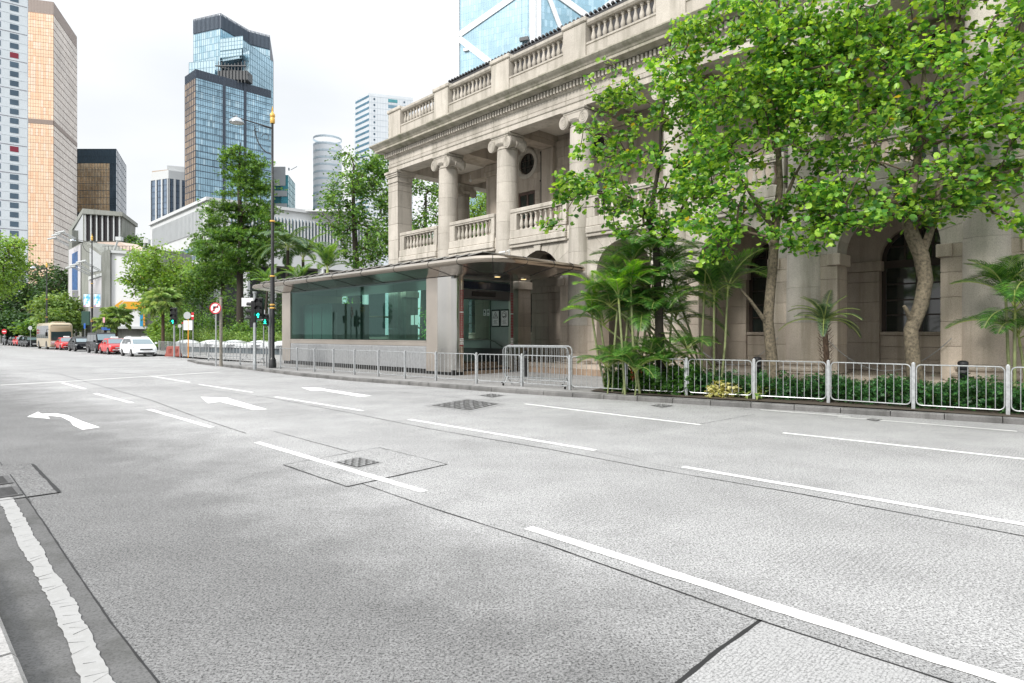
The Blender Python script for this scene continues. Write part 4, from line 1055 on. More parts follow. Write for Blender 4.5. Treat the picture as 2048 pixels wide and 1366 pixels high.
# --- navy tower
DN = 430; nA = vec(140, DN); nB = vec(232, DN); nC = vec(252, DN*1.10); zt = zz(298, DN)
M_NAVG = glassm('navy_glass', (.09, .14, .20), .08, .5, .5, .05); M_NAVR = glassm('navy_glass_painted_reflection', (.95, .74, .50), .08, .9, .35, .06); M_NAVD = simple('navy_frame', (.045, .08, .115), .5, var=0)
nt_ = building('office_tower', 'dark navy glass block reflecting the gold tower', [nA, nB, nC, vec(170, 520)], zt, M_NAVD, partn='tower_body')
zm = zz(425, DN)
panes(nt_, nA, nB, 0, zt-10, 30, 24, [M_NAVG, M_NAVG], 5, .06, .04); 
m_ = panes(nt_, nA, nA+(nB-nA)*.86, zm, zt-10, 26, 11, [M_NAVR, glassm('navy_painted_reflection_b', (1.0, .84, .62), .08, .9, .35, .06)], 6, .14, .04)  # amber tint paints the gold tower's reflection into these panes
panes(nt_, nB, nC, 0, zt, 8, 27, [M_NAVG], 8, .06, .04); grid(nt_, nA, nB, 0, zt, 30, 27, M_NAVD, .18, .25, .2); grid(nt_, nB, nC, 0, zt, 8, 27, M_NAVD, .18, .3, .2)
# --- blue hotel tower, front block
DH = 262; hB = vec(391.5, DH); hA = vec(370, DH*1.03); hC = vec(542, DH*1.088); zt = zz(138, DH)
M_BLUG = glassm('blue_glass', (.40, .62, .76), .06, .75, .35, .03); M_BLUG2 = glassm('blue_glass_light', (.54, .76, .88), .06, .75, .3, .03); M_BLUG3 = glassm('blue_glass_dark', (.30, .48, .60), .08, .7, .4, .03); M_BFR = simple('tower_frame_navy', (.035, .05, .075), .5, var=0)
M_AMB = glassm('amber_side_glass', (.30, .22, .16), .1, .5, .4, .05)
ht = building('hotel_tower', 'blue glass tower front block with dark frame bands and amber side', [hA, hB, hC, vec(470, 330)], zt, M_BFR, partn='tower_body')
zt2 = zz(155, DH); zl2 = 0
panes(ht, hB, hC, 18, zt2, 34, 33, [M_BLUG, M_BLUG2, M_BLUG3], 11, .05, .03, [0, 0, 0, 0, 1, 0, 0, 2])
grid(ht, hB, hC, 18, zt2, 34, 33, M_BFR, .07, .22, .16); grid(ht, hB, hC, 18.9, zt2-.9, 1, 33, M_BFR, .1, .12, .16, xs=False)
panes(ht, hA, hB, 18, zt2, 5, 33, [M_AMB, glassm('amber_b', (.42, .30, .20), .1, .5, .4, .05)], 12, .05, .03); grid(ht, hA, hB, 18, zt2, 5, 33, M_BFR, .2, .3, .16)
L2 = (hC-hB).length
for px in (448, 490):
    u = (vec(px, DH*1.03)-hB); 
    k = (px-1024)/F; d = (hC-hB).normalized(); s_ = (k*hB.y-hB.x)/(d.x-k*d.y)
    m = MB(); facade_box(m, hB, hC, s_-.6, s_+.6, 18, zt, .16, .3); m.build('dark_fin', M_BFR, ht)
m = MB()
for a, b in ((hA, hB), (hB, hC)):
    for k in range(24): l_ = (b-a).length; facade_box(m, a, b, l_*k/24, l_*k/24+.2, zt2+.4, zt, .0, .12)
m.build('crown_fin', simple('crown_navy', (.06, .08, .11), .5, var=0), ht, kind='stuff')
# plant deck on top of the front block
M_PLANT = simple('plant_steel', (.09, .095, .10), .6)
m = MB(); cD = DH*1.045
for k in range(9):
    x = X(436+k*6.6, cD); m.box(x, x+.25, cD, cD+.3, zz(165, cD), zz(128-abs(k-4)*1.5, cD)); m.box(x, x+1.6, cD+1, cD+1.3, zz(132+k*2, cD), zz(130+k*2, cD))
m.box(X(434, cD), X(494, cD), cD+.5, cD+6, zz(158, cD), zz(140, cD)); m.box(X(431, cD), X(492, cD), cD-.4, cD+.2, zz(133, cD), zz(131, cD)); m.build('roof_plant', M_PLANT, ht)
# rear block
DR = 300; rA = vec(387, DR*1.02); rB = vec(441, DR); rC = vec(497, DR*1.055); rD = vec(540, DR*1.075)
M_PALB = glassm('pale_blue_glass', (.64, .82, .90), .08, .7, .15, .04); M_PALB2 = glassm('pale_blue_glass_b', (.50, .72, .82), .08, .7, .2, .04)
rt = building('hotel_tower', 'pale blue faceted glass tower with dark crown behind the front block', [rA, rB, rC, rD, vec(547, 350), vec(400, 350)], zz(30, DR), M_BFR, partn='tower_body')
zq = zz(58, DR)
for i, (a, b, n, mt) in enumerate(((rA, rB, 13, [M_PALB, M_PALB2]), (rB, rC, 14, [M_PALB2, M_BLUG2]), (rC, rD, 10, [M_PALB, M_PALB2]))):
    panes(rt, a, b, 20, zq, n, 40, mt, 20+i, .05, .03); grid(rt, a, b, 20, zq, n, 40, simple('pale_mullion_%d' % i, (.14, .26, .34), .5, var=0), .12, .2, .14)
    m = MB(); l_ = (b-a).length
    for k in range(int(n*1.6)): facade_box(m, a, b, l_*k/(n*1.6), l_*k/(n*1.6)+.35, zq+.5, zz(28, DR), .0, .3)
    m.build('crown_louvre', simple('crown_louvre_%d' % i, (.10, .13, .17), .5, var=0), rt, kind='stuff')
    m = MB()
    for k in range(n+1): facade_box(m, a, b, l_*k/n*.99, l_*k/n*.99+.12, zz(30, DR), zz(26.5, DR), .0, .15)
    facade_box(m, a, b, 0, l_, zz(27, DR), zz(26.3, DR), 0, .15); m.build('parapet_rail', M_LINE, rt, kind='stuff')
# stepped glass volumes of the rear block
for i, (x0, x1, yt, yb, D, mt) in enumerate(((378, 430, 120, 230, 290, M_PALB), (440, 486, 72, 96, 292, M_PALB), (486, 546, 80, 200, 296, M_BLUG2), (440, 484, 98, 116, 287, M_PALB), (486, 499, 100, 160, 289, M_PALB))):
    a = vec(x0, D*1.01 if i != 2 else D); b = vec(x1, D if i != 2 else D*1.08); f_ = [a, b, b*1.045, a*1.045]
    m = MB(); z0_ = zz(yb, D); z1_ = zz(yt, D)
    if i == 3: m.prism([(p.x, p.y) for p in f_], z0_+1.2, z1_); m.prism([((p.x-a.x)*.8+a.x+1, p.y+.5) for p in f_], z0_, z0_+1.2)
    else: m.prism([(p.x, p.y) for p in f_], max(15, z0_) if i != 2 else 15, z1_)
    m.build('glass_volume', mt, rt); nz_ = max(3, int((z1_-max(15, z0_))/3.0)); grid(rt, a, b, max(15, z0_), z1_, max(3, int((b-a).length/1.4)), nz_, simple('vol_mullion_%d' % i, (.20, .34, .42), .5, var=0), .10, .14, .12)
# --- small towers
M_BEI = simple('beige_cladding', (.40, .33, .27), .6, var=.1); M_STRG = glassm('blue_grey_glass', (.26, .34, .45), .1, .6, .3); M_CONCP = simple('pale_concrete', (.55, .57, .58), .7, var=.1)
DS_ = 330; a, b, c = vec(302, DS_), vec(337, DS_*.985), vec(374, DS_*1.0)
st_ = building('office_tower', 'short striped tower with beige crown left of the hotel', [a, b, c, vec(372, 370), vec(310, 370)], zz(345, DS_), M_CONCP, partn='tower_body')
for p, q, n in ((a, b, 8), (b, c, 9)):
    panes(st_, p, q, 15, zz(362, DS_), n, 22, [M_STRG], 30, .05, .12); grid(st_, p, q, 15, zz(362, DS_), n, 22, M_BFR, .12, .25, .15)
    m = MB()
    for k in (0, .33, .66, 1): l_ = (q-p).length; facade_box(m, p, q, max(0, l_*k-.5), min(l_, l_*k+.5), 15, zz(362, DS_), .16, .5)
    m.build('white_pier', M_CONCP, st_)
m = MB(); m.prism([(p.x, p.y) for p in (vec(304, DS_), vec(336, DS_*.99), vec(336, 350), vec(304, 350))], zz(352, DS_), zz(342, DS_)); m.build('crown_block', M_BEI, st_)
m = MB(); m.prism([(p.x, p.y) for p in (vec(334, DS_*.99), vec(374, DS_), vec(374, 350), vec(334, 350))], zz(352, DS_), zz(334, DS_)); m.build('crown_block', M_CONCP, st_)
DT = 340; a, b, c = vec(543, DT), vec(576, DT), vec(590, DT*1.06); M_TEAL = glassm('teal_glass', (.12, .38, .42), .1, .5, .3)
te = building('office_tower', 'white and teal banded tower just right of the lamp post', [a, b, c, vec(588, 400), vec(550, 400)], zz(350, DT), M_TEAL, partn='tower_body')
zt = zz(350, DT); n = 9
for k in range(n):
    m = MB(); z = 20+(zt-26)*k/n; facade_box(m, a, a+(b-a)*.96, 1, (b-a).length*.96, z+1.2, z+(zt-26)/n*.62, .05, .5); m.build('white_spandrel', M_CONCP, te)
m = MB(); m.prism([(p.x, p.y) for p in (vec(543, DT*.998), vec(571, DT*.998), vec(571, 380), vec(543, 380))], zt-6, zz(334, DT)); m.build('crown_block', M_CONCP, te)
grid(te, b, c, 10, zt, 5, 24, simple('teal_mullion', (.06, .2, .24), .5, var=0), .12, .2, .1)
m = MB(); p = vec(575, DT); m.tube([(p.x, p.y+5, zz(335, DT)), (p.x+3.5, p.y+5, zz(328, DT))], .2, 5); m.tube([(p.x-1, p.y+5, zz(336, DT)), (p.x-1, p.y+5, zz(331, DT))], .5, 5); m.build('roof_crane', M_CONCP, te)
DP = 360; a, b = vec(627, DP), vec(682, DP*1.02)
M_FAINT = simple('faint_white_tower', (.78, .81, .84), .5, var=.05)
pt_ = empty('office_tower', (0, 0, 0), 0, 'pale rounded white tower half hidden by the dark leafy tree', 'tower', 'city towers')
m = MB(); cx_ = vec(655, DP); m.lathe([(8.0, 10), (8.0, zz(296, DP)), (7.6, zz(292, DP))], 28, c=(cx_.x, cx_.y, 0)); m.build('tower_wall', M_FAINT, pt_, 40)
m = MB()
for k in range(26): z = 14+k*4.0; m.lathe([(8.02, 0), (8.08, .05), (8.08, 1.2), (8.02, 1.25)], 28, c=(cx_.x, cx_.y, z), cap=False)
m.build('window_band', simple('faint_blue_band', (.60, .70, .76), .3, var=0), pt_, kind='stuff')
DQ = 300; a, b, c = vec(711, DQ*1.03), vec(738, DQ), vec(826, DQ*1.02)
rt2 = building('office_tower', 'white tower with ribbed left face behind the courthouse corner', [a, b, c, vec(820, 350), vec(715, 350)], zz(186, DQ), simple('white_cladding', (.58, .62, .66), .5, var=.08, vscale=.3), partn='tower_wall')
m = MB(); m.prism([(p.x, p.y) for p in (vec(708, DQ*1.035), vec(722, DQ*1.02), vec(722, 350), vec(708, 350))], 10, zz(193, DQ)); m.build('side_shaft', simple('side_shaft_white', (.62, .66, .70), .5, var=.1), rt2)
zt = zz(192, DQ); grid(rt2, a, b, 10, zt, 6, 38, M_BLUG3, .1, 1.1, .1, 'window_band', xs=False)
grid(rt2, b, c, 10, zt, 16, 38, simple('cladding_joint', (.40, .46, .52), .5, var=0), .08, .10, .06)
l_ = (c-b).length
for u0, u1 in ((.43, .64),):
    for k in range(38):
        z = 10+(zt-10)*(k+.3)/38; m = MB(); facade_box(m, b, c, l_*u0, l_*u1, z, z+1.5, .0, .12); m.build('window', M_TEAL if k % 3 else M_BLUG3, rt2)
for u in (.10, .78):
    for k in range(38): z = 10+(zt-10)*(k+.4)/38; m = MB(); facade_box(m, b, c, l_*u, l_*u+.8, z, z+.9, .0, .10); m.build('window', M_WINB, rt2)
# --- braced glass tower upper right
DC = 300; a, b, c = vec(908, DC*1.06), vec(1072, DC), vec(1235, DC*1.04)
M_BOC = glassm('brace_tower_glass', (.52, .74, .86), .07, .75, .22, .02); M_BOC2 = glassm('brace_tower_glass_b', (.38, .60, .72), .07, .75, .25, .02); M_BRC = simple('white_brace_cladding', (.72, .75, .78), .4, var=.05, vscale=.1)
bt = building('braced_tower', 'glass tower with white diagonal bracing above the courthouse roof', [a, b, c, vec(1180, 380), vec(930, 380)], zz(-160, DC), M_BOC3 if False else M_BOC, partn='tower_body')
panes(bt, a, b, 80, zz(-160, DC), 32, 36, [M_BOC, glassm('brace_tower_glass_c', (.58, .78, .88), .07, .75, .2, .02)], 40, .05, .03, [0, 0, 0, 1]); grid(bt, a, b, 80, zz(-160, DC), 32, 36, simple('boc_mullion', (.26, .42, .50), .5, var=0), .10, .12, .10)
panes(bt, b, c, 80, zz(-160, DC), 30, 36, [M_BOC2, M_BOC2, M_BOC], 41, .05, .03); grid(bt, b, c, 80, zz(-160, DC), 30, 36, bpy.data.materials['boc_mullion'], .10, .12, .10)
def brace(pa, pb, p0, p1, w0, mat=M_BRC):
    o, t, nn, L2 = frame(pa, pb)
    if nn.dot(o) > 0: nn = -nn
    def place(px, py):
        k = (px-1024)/F; s_ = (k*o.y-o.x)/(t.x-k*t.y); q = o+t*s_; return q+Vector((0, 0, Z(py, q.y)))
    A, B = place(*p0), place(*p1); d = (B-A).normalized(); s_ = d.cross(nn).normalized()*w0/2; m = MB()
    m.add([A-s_+nn*.1, A+s_+nn*.1, B+s_+nn*.1, B-s_+nn*.1, A-s_+nn*.7, A+s_+nn*.7, B+s_+nn*.7, B-s_+nn*.7], [(4,5,6,7),(0,1,5,4),(1,2,6,5),(2,3,7,6),(3,0,4,7)]); m.build('diagonal_brace', mat, bt, fix=True)
brace(a, b, (914, 74), (1040, -14), 3.0); brace(a, b, (914, 74), (1010, 148), 3.0)
brace(b, c, (1084, -40), (1122, 60), 2.2); brace(b, c, (1100, -20), (1200, 52), 3.2); brace(b, c, (1180, 40), (1240, -10), 2.6)
for (p, q, x0, x1) in ((a, b, 0, .075), (a, b, .935, 1.0), (b, c, 0, .055)):
    l_ = (q-p).length; m = MB(); facade_box(m, p, q, l_*x0, l_*x1, 60, zz(-160, DC), .11, .8); m.build('corner_shaft', M_BRC, bt)
l_ = (b-a).length; m = MB(); facade_box(m, a, b, l_*.83, l_*.93, zz(80, DC)-0.2, zz(74, DC), 1.0, 2.6)
for k in range(6): facade_box(m, a, b, l_*(.83+.02*k), l_*(.83+.02*k)+.15, zz(74, DC), zz(70, DC), 1.0, 1.2)
m.tube([Vector((X(1043, DC), DC-2, zz(70, DC))), Vector((X(1043, DC), DC-2, zz(-150, DC)))], .06, 4); m.tube([Vector((X(1056, DC), DC-2, zz(70, DC))), Vector((X(1056, DC), DC-2, zz(-150, DC)))], .06, 4)
gd = m.build('window_cradle', M_PLANT, None); tag(gd, 'window cleaning cradle hanging on the braced glass tower', 'cradle')
m = MB(); facade_box(m, a, b, l_*.135, l_*.19, zz(75, DC), zz(69, DC), .3, 1.2); m.build('access_box', M_WHITE, bt)
# --- long white office block with fins
DO = 122; oC = vec(416, DO); oL = vec(301, DO*1.235); oR = vec(760, DO*1.20); zt = zz(398, DO)
M_WOFF = simple('white_office_concrete', (.60, .62, .63), .6, var=.10, vscale=.4); M_RIBP = simple('ribbed_grey_panel', (.44, .46, .48), .6, var=.12)
ob = empty('office_block', (0, 0, 0), 0, 'long low white office block with ribbed wall and vertical fins', 'building')
m = MB(); m.prism([(p.x, p.y) for p in (oL, oC, oR, vec(760, 190), vec(300, 190))], zz(522, DO), zt); m.build('block_wall', M_WOFF, ob)
m = MB(); q0 = oL+(oC-oL)*.05; q1 = oL+(oC-oL)*.98
o_, t_, nn_, L2 = frame(oL, oC)
m = MB(); zl0, zl1 = zz(497, DO*1.1), zz(420, DO); facade_box(m, oL, oC, L2*.06, L2*.93, zz(478, DO*1.1), zz(420, DO*1.03), .0, .10); rp = m.build('ribbed_panel', M_RIBP, ob)
m = MB(); n = 40
for k in range(n): x = L2*(.06+.87*k/n); facade_box(m, oL, oC, x, x+.18, zz(478, DO*1.1), zz(420, DO*1.03), .10, .28)
m.build('panel_rib', M_WOFF, rp, kind='stuff')
for row, (y0, y1) in enumerate(((499, 490), (516, 507))):
    for k in range(9):
        x = L2*(.30+.075*k); m = MB(); facade_box(m, oL, oC, x, x+L2*.062, zz(y0, DO*1.02), zz(y1, DO*1.02), .0, .12); m.build('window', M_TEAL if k % 2 else M_STRG, ob)
m = MB(); facade_box(m, oL, oC, 0, L2+.4, zt-.3, zt+.35, .0, .5); facade_box(m, oC, oR, -.4, (oR-oC).length, zt-.3, zt+.35, .0, .5); m.build('roof_edge', M_WOFF, ob)
LR = (oR-oC).length
m = MB(); facade_box(m, oC, oR, LR*.10, LR*.99, zz(476, DO*1.05), zz(418, DO), .0, .08); gl = m.build('glass_strip', M_BLUG3, ob)
nf_ = 46
ME_F = None
for k in range(nf_):
    x = LR*(.10+.89*k/nf_); 
    if ME_F is None:
        o2 = frame(oC, oR); m = MB(); m.box(0, .30, 0, .55, 0, zz(418, DO)-zz(478, DO*1.05)); ME_F = m.mesh('fin', M_WOFF)
    o, t, nn, _ = frame(oC, oR); 
    if nn.dot(o) > 0: nn = -nn
    p = o+t*x+nn*.10; link_mesh('fin', ME_F, ob, (p.x, p.y, zz(478, DO*1.05)), (0, 0, math.atan2(t.y, t.x)), (1, -1 if (Vector((-t.y, t.x, 0)).dot(nn) < 0) else 1, 1))
m = MB(); m.prism([(p.x, p.y) for p in (oL+Vector((3, 6, 0)), oC+Vector((0, 6, 0)), oR+Vector((0, 6, 0)), vec(760, 185), vec(310, 185))], .5, zz(522, DO)); m.build('undercroft', simple('undercroft_dark', (.05, .055, .06), .6), ob)
for k in range(7):
    p = oC.lerp(oR, k/7)+Vector((.5, 1.2, 0)); m = MB(); m.box(p.x, p.x+1.2, p.y, p.y+1.2, .5, zz(522, DO)); m.build('undercroft_column', M_WOFF, ob)
m = MB(); m.box(X(600, DO*1.1), X(690, DO*1.1), DO*1.1, DO*1.2, zt, zz(418, DO*1.1)); m.build('roof_house', M_WOFF, ob)
# --- concrete hall with billboards
DHL = 95
M_CONC = stone_mat('hall_concrete', (.36, .37, .345), (.25, .26, .24), scale=.3); M_BILL = simple('billboard_white', (.72, .73, .74), .5, var=.07, vscale=.4); M_BILG = simple('billboard_pale_lilac', (.52, .51, .54), .5, var=.08, vscale=.4)
M_DKGL = simple('hall_dark_glass', (.035, .03, .032), .15, var=.2)
hall = empty('concrete_hall', (0, 0, 0), 0, 'grey concrete hall with billboards and a louvred roof lantern', 'building')
def ps(name, mat, pts_px, D0, depth, par=None, slope=None):
    """polygon (px,py) standing on a facade plane from (px,D) to (px,D'), given real depth away from the camera"""
    (xa, Da), (xb, Db) = D0; o = vec(xa, Da); t = (vec(xb, Db)-o).normalized(); vs = []
    for px, py in pts_px:
        k = (px-1024)/F; s_ = (k*o.y-o.x)/(t.x-k*t.y); q = o+t*s_; vs.append(Vector((q.x, q.y, Z(py, q.y))))
    nn = Vector((t.y, -t.x, 0)); 
    if nn.dot(o) < 0: nn = -nn
    n_ = len(vs); m = MB(); m.add(vs+[v+nn*depth for v in vs], [tuple(range(n_)), tuple(range(2*n_-1, n_-1, -1))]+[(i, i+n_, (i+1) % n_+n_, (i+1) % n_) for i in range(n_)])
    return m.build(name, mat, par or hall, fix=True)
FA = ((136, 104), (163, 100)); FB = ((163, 98), (222, 93)); FC = ((210, 92), (300, 93.5))
ps('wall', M_CONC, [(136, 690), (136, 500), (162, 486), (180, 482), (180, 690)], ((136, 104), (180, 101)), 18)
ps('wall', M_CONC, [(163, 690), (163, 490), (176, 484), (203, 506), (215, 506), (215, 690)], FB, 10)
ps('wall', M_CONC, [(203, 690), (203, 505), (216, 499), (300, 504), (318, 690)], FC, 12)
ps('louvre_panel', M_RIBP, [(179, 545), (179, 496), (202, 512), (202, 541)], ((163, 97.8), (222, 92.8)), .15)
def bill(name, mat, pts, Dd, dp=.35): return ps(name, mat, pts, Dd, dp)
lb = bill('billboard', M_BILG, [(137.5, 641), (137.5, 500), (161, 489), (161, 641)], ((136, 103.4), (163, 99.4)))
def bp(par, name, mat, pts, Dd): return ps(name, mat, pts, Dd, .03, par)
DdL = ((136, 103.3), (163, 99.3))
bp(lb, 'tower_print', simple('print_blue', (.03, .12, .32), .5, var=.5, vscale=2), [(144, 580), (144, 508), (155, 502), (155, 580)], DdL)
bp(lb, 'base_print', simple('print_grey', (.22, .22, .24), .5, var=.5, vscale=3), [(144, 626), (144, 581), (156, 581), (156, 626)], DdL)
bp(lb, 'ground_print', simple('print_dark', (.06, .05, .06), .5), [(138, 640), (138, 632), (144, 627), (160, 624), (160, 640)], DdL)
bp(lb, 'rose_print', simple('print_rose', (.45, .24, .22), .5), [(147, 639), (149, 614), (151, 614), (152, 639)], ((136, 103.2), (163, 99.2)))
bp(lb, 'frame_edge', M_GREYD, [(161, 641), (161, 488.5), (162.3, 488), (162.3, 641)], DdL)
mbill = bill('billboard', M_BILG, [(177, 637), (177, 559), (209, 548), (209, 637)], ((163, 97.0), (222, 91.6)))
bp(mbill, 'frame_edge', M_GREYD, [(209, 637), (209, 547), (210.4, 547), (210.4, 637)], ((163, 96.9), (222, 91.5)))
ps('coping', M_CONCP, [(176, 560), (177, 553), (210, 544), (210, 549)], ((163, 96.6), (222, 91.2)), .6)
wb = bill('billboard', M_BILL, [(223, 653), (223, 504), (291, 511), (289, 653)], ((210, 91.5), (300, 93)))
DdW = ((210, 91.4), (300, 92.9))
M_BO = simple('billboard_orange', (.66, .28, .03), .5, var=.05); M_BBL = simple('billboard_blue', (.02, .26, .46), .5, var=.05); M_BY = simple('billboard_arrow_amber', (.68, .34, .02), .5, var=.05)
bp(wb, 'orange_stripe', M_BO, [(281, 576), (281, 511), (286, 511.4), (286, 576)], DdW); bp(wb, 'blue_stripe', M_BBL, [(286.2, 576), (286.2, 511.5), (290.5, 512), (290.5, 576)], DdW)
bp(wb, 'blue_stripe', M_BBL, [(280, 652.5), (280, 618), (286, 618), (286, 652.5)], DdW); bp(wb, 'orange_stripe', M_BO, [(286.2, 652.5), (286.2, 618), (290, 618), (290, 652.5)], DdW)
DdA = ((210, 91.3), (300, 92.8))
bp(wb, 'arrow_print', M_BY, [(290, 603), (248, 603), (241, 611), (248, 618), (290, 618)], DdA)
bp(wb, 'arrow_head_print', M_BY, [(229, 611), (243, 601), (248, 601), (237, 611), (245, 617), (240, 618)], DdA)
ps('coping', M_CONCP, [(219, 505), (221, 500), (298, 506), (298, 511)], ((210, 91.2), (300, 92.7)), .8)
ps('coping', M_CONCP, [(216, 657), (216, 652), (292, 653), (292, 658)], ((210, 91.2), (300, 92.7)), .8)
ps('coping', M_CONCP, [(136, 645), (136, 640), (164, 637), (164, 642)], ((136, 103), (163, 99)), .8); ps('coping', M_CONCP, [(176, 642), (176, 638), (212, 634), (212, 639)], ((163, 96.6), (222, 91.2)), .8)
ps('pilaster', M_CONC, [(209.5, 690), (209.5, 503), (220, 500), (220, 690)], ((210, 91.1), (300, 92.6)), 1.5)
# roof: pinkish paved slope, lantern box
ps('roof_slope', simple('pink_roof_paving', (.52, .42, .36), .8, var=.1), [(172, 484), (240, 484), (268, 500), (204, 505)], ((172, 103), (268, 99)), 3)
ln = ps('lantern', M_CONC, [(166, 484), (166, 428), (245, 432), (243, 484)], ((166, 106), (245, 108)), 10)
ps('lantern_roof', M_CONC, [(164, 427), (167, 417), (245, 424), (245, 432)], ((166, 105), (245, 107)), 12)
for k in range(6):
    a = 171.5+k*11.4; ps('lantern_window', M_DKGL, [(a, 481), (a, 428+k*.5), (a+9.0, 428.6+k*.5), (a+9.0, 481)], ((166, 105.9), (245, 107.9)), .05, ln)
for k in range(7):
    a = 169.0+k*11.4; ps('lantern_fin', M_CONCP, [(a, 482), (a, 427+k*.5), (a+2.2, 427+k*.5), (a+2.2, 482)], ((166, 105.3), (245, 107.3)), .5, ln)
ps('lantern_side', M_RIBP, [(143, 480), (143, 462), (166, 428), (166, 484)], ((143, 118), (166, 106)), .3)
ps('lantern_side_roof', M_CONC, [(137, 461), (165, 417), (167, 424), (141, 464)], ((137, 119), (167, 105)), 1)
ps('side_pier', M_CONC, [(137, 500), (137, 461), (144, 460), (144, 500)], ((137, 112), (144, 110)), 3)
# railing and floodlight booms
m = MB()
for px in range(210, 266, 7): q = vec(px, 96); m.tube([(q.x, q.y, zz(504, 96)), (q.x, q.y, zz(492, 96))], .04, 4)
q, q2 = vec(205, 96), vec(270, 96); m.tube([(q.x, q.y, zz(492, 96)), (q2.x, q2.y, zz(492, 96))], .04, 4); m.build('roof_railing', M_GREYD, hall)
def boom(p0, p1, D):
    A = W3(*p0, D); B = W3(*p1, D-2.5); m = MB(); up = Vector((0, 0, .28)); m.tube([A, B], .05, 4); m.tube([A+up, B+up], .05, 4)
    for k in range(9): m.tube([A.lerp(B, k/9), A.lerp(B, (k+.5)/9)+up], .03, 3); m.tube([A.lerp(B, (k+.5)/9)+up, A.lerp(B, (k+1)/9)], .03, 3)
    m.tube([B+Vector((-.9, 0, -.1)), B+Vector((.5, 0, .2))], .14, 6)
    tag(m.build('floodlight_boom', M_CONCP, hall))
for p0, p1 in (((138, 493), (107, 477)), ((143, 485), (115, 470)), ((152, 480), (123, 465)), ((181, 552), (144, 535)), ((188, 548), (152, 530)), ((200, 543), (165, 524))): boom(p0, p1, 101 if p0[0] < 160 else 94)
def flood(p0, p1): A = W3(*p0, 93); B = W3(*p1, 92); m = MB(); m.tube([A, B], .14, 6); m.box(B.x-.2, B.x+.6, B.y-.3, B.y+.3, B.z-.1, B.z+.45); m.build('floodlight', M_CONCP, hall)
flood((229, 500), (236, 480)); flood((284, 505), (291, 485))
# footbridge at the far left behind the trees
m = MB(); m.box(X(-60, 125), X(60, 125), 125, 129, zz(622, 125), zz(613, 125)); fb = m.build('footbridge', M_CONC); tag(fb, 'grey footbridge deck half hidden by dark trees at far left', 'bridge')
m = MB(); m.box(X(-60, 125), X(60, 125), 125.2, 125.3, zz(612.9, 125), zz(608, 125)); m.build('parapet', M_GREYD, fb)
m = MB(); m.box(X(0, 127), X(0, 127)+.9, 126, 127, 0, zz(622.1, 125)); m.build('bridge_column', M_CONC, fb)
# ------------------------------------------------------------------ railing, barriers, bollards, poles
M_GALV = simple('galvanised_steel', (.50, .52, .53), .42, metal=.55, var=.35, vscale=14)
M_GALVD = simple('dull_galvanised', (.36, .38, .39), .5, metal=.5, var=.3, vscale=14)
M_POLEB = simple('black_pole_paint', (.014, .014, .016), .35)
M_GOLD = simple('gold_paint', (.72, .44, .10), .4, metal=.3)
posts = [(2232,846),(2016,832),(1827,820),(1657,808),(1508,800),(1373,793),(1251,787),(1140,780),(1044,773),(953,767.5),(872,762),(810,757.5),(757,753),(709,749.5),(667,746.3),(629,743.5),(594,741),(561,738),(533,735),(480.5,731),(417,722)]
PP = [GP(x, y, PAVE) for x, y in posts]
rail_ = empty('pedestrian_railing', PP[0], 0, 'long galvanised pedestrian railing of barred panels standing along the kerb', 'railing')
def loc(p, root): return Vector(p)-root.location
m = MB(); m.box(-.035, .035, -.035, .035, 0, 1.08); m.lathe([(.035, 1.08), (.02, 1.10)], 6); ME_RPOST = m.mesh('post', M_GALV)
m = MB(); m.tube([(0, 0, 0), (0, 0, .93)], .0085, 5, cap=False); ME_BAR = m.mesh('bar', M_GALV)
def rrail(m, a, b, z0, z1, r=.10, rad=.016, M=None, n=4):
    a = Vector(a); b = Vector(b); t = (b-a).normalized(); L_ = (b-a).length; pts = []
    for cx_, cz, a0 in ((r, z0+r, PI), (L_-r, z0+r, 1.5*PI), (L_-r, z1-r, 0), (r, z1-r, .5*PI)):
        for k in range(n+1): q = a0+PI/2*k/n; pts.append(a+t*(cx_+r*math.cos(q))+Vector((0, 0, cz+r*math.sin(q))))
    pts.append(pts[0]); m.tube(pts, rad, 6, cap=False)
for i, p in enumerate(PP):
    d = (PP[min(i+1, len(PP)-1)]-PP[max(i-1, 0)])
    link_mesh('post', ME_RPOST, rail_, loc(p, rail_), (0, 0, math.atan2(d.y, d.x)))
for i, (a, b) in enumerate(zip(PP, PP[1:])):
    t = (b-a).normalized(); gap = i == 17
    if gap: continue
    a2, b2 = loc(a+t*.055, rail_), loc(b-t*.055, rail_)
    m = MB(); rrail(m, a2, b2, .12, 1.045); fr = m.build('panel_frame', M_GALV, rail_, 40)
    n = 10 if (b-a).length > 1.5 else max(4, int((b-a).length/.17))
    if i >= 18: 
        m = MB(); m.tube([a2+Vector((0,0,.5)), b2+Vector((0,0,.5))], .014, 6); m.build('mid_rail', M_GALV, rail_)
    for k in range(1, n): link_mesh('bar', ME_BAR, fr, a2.lerp(b2, k/n)+Vector((0, 0, .115)))
# railing beyond the side street
P2 = [GP(x, y, PAVE) for x, y in [(318,704.5),(336,706.5),(358,709.5),(373,713),(385,714.5),(400,712.5),(412,711)]]
r2 = empty('pedestrian_railing', P2[0], 0, 'short galvanised railing round the far pavement corner by the red bin', 'railing')
for i, p in enumerate(P2): link_mesh('post', ME_RPOST, r2, loc(p, r2))
for a, b in zip(P2, P2[1:]):
    m = MB(); t = (b-a).normalized(); rrail(m, loc(a+t*.05, r2), loc(b-t*.05, r2), .12, 1.045); fr = m.build('panel_frame', M_GALV, r2, 40)
    n = max(3, int((b-a).length/.17))
    for k in range(1, n): link_mesh('bar', ME_BAR, fr, loc(a, r2).lerp(loc(b, r2), k/n)+Vector((0, 0, .115)))

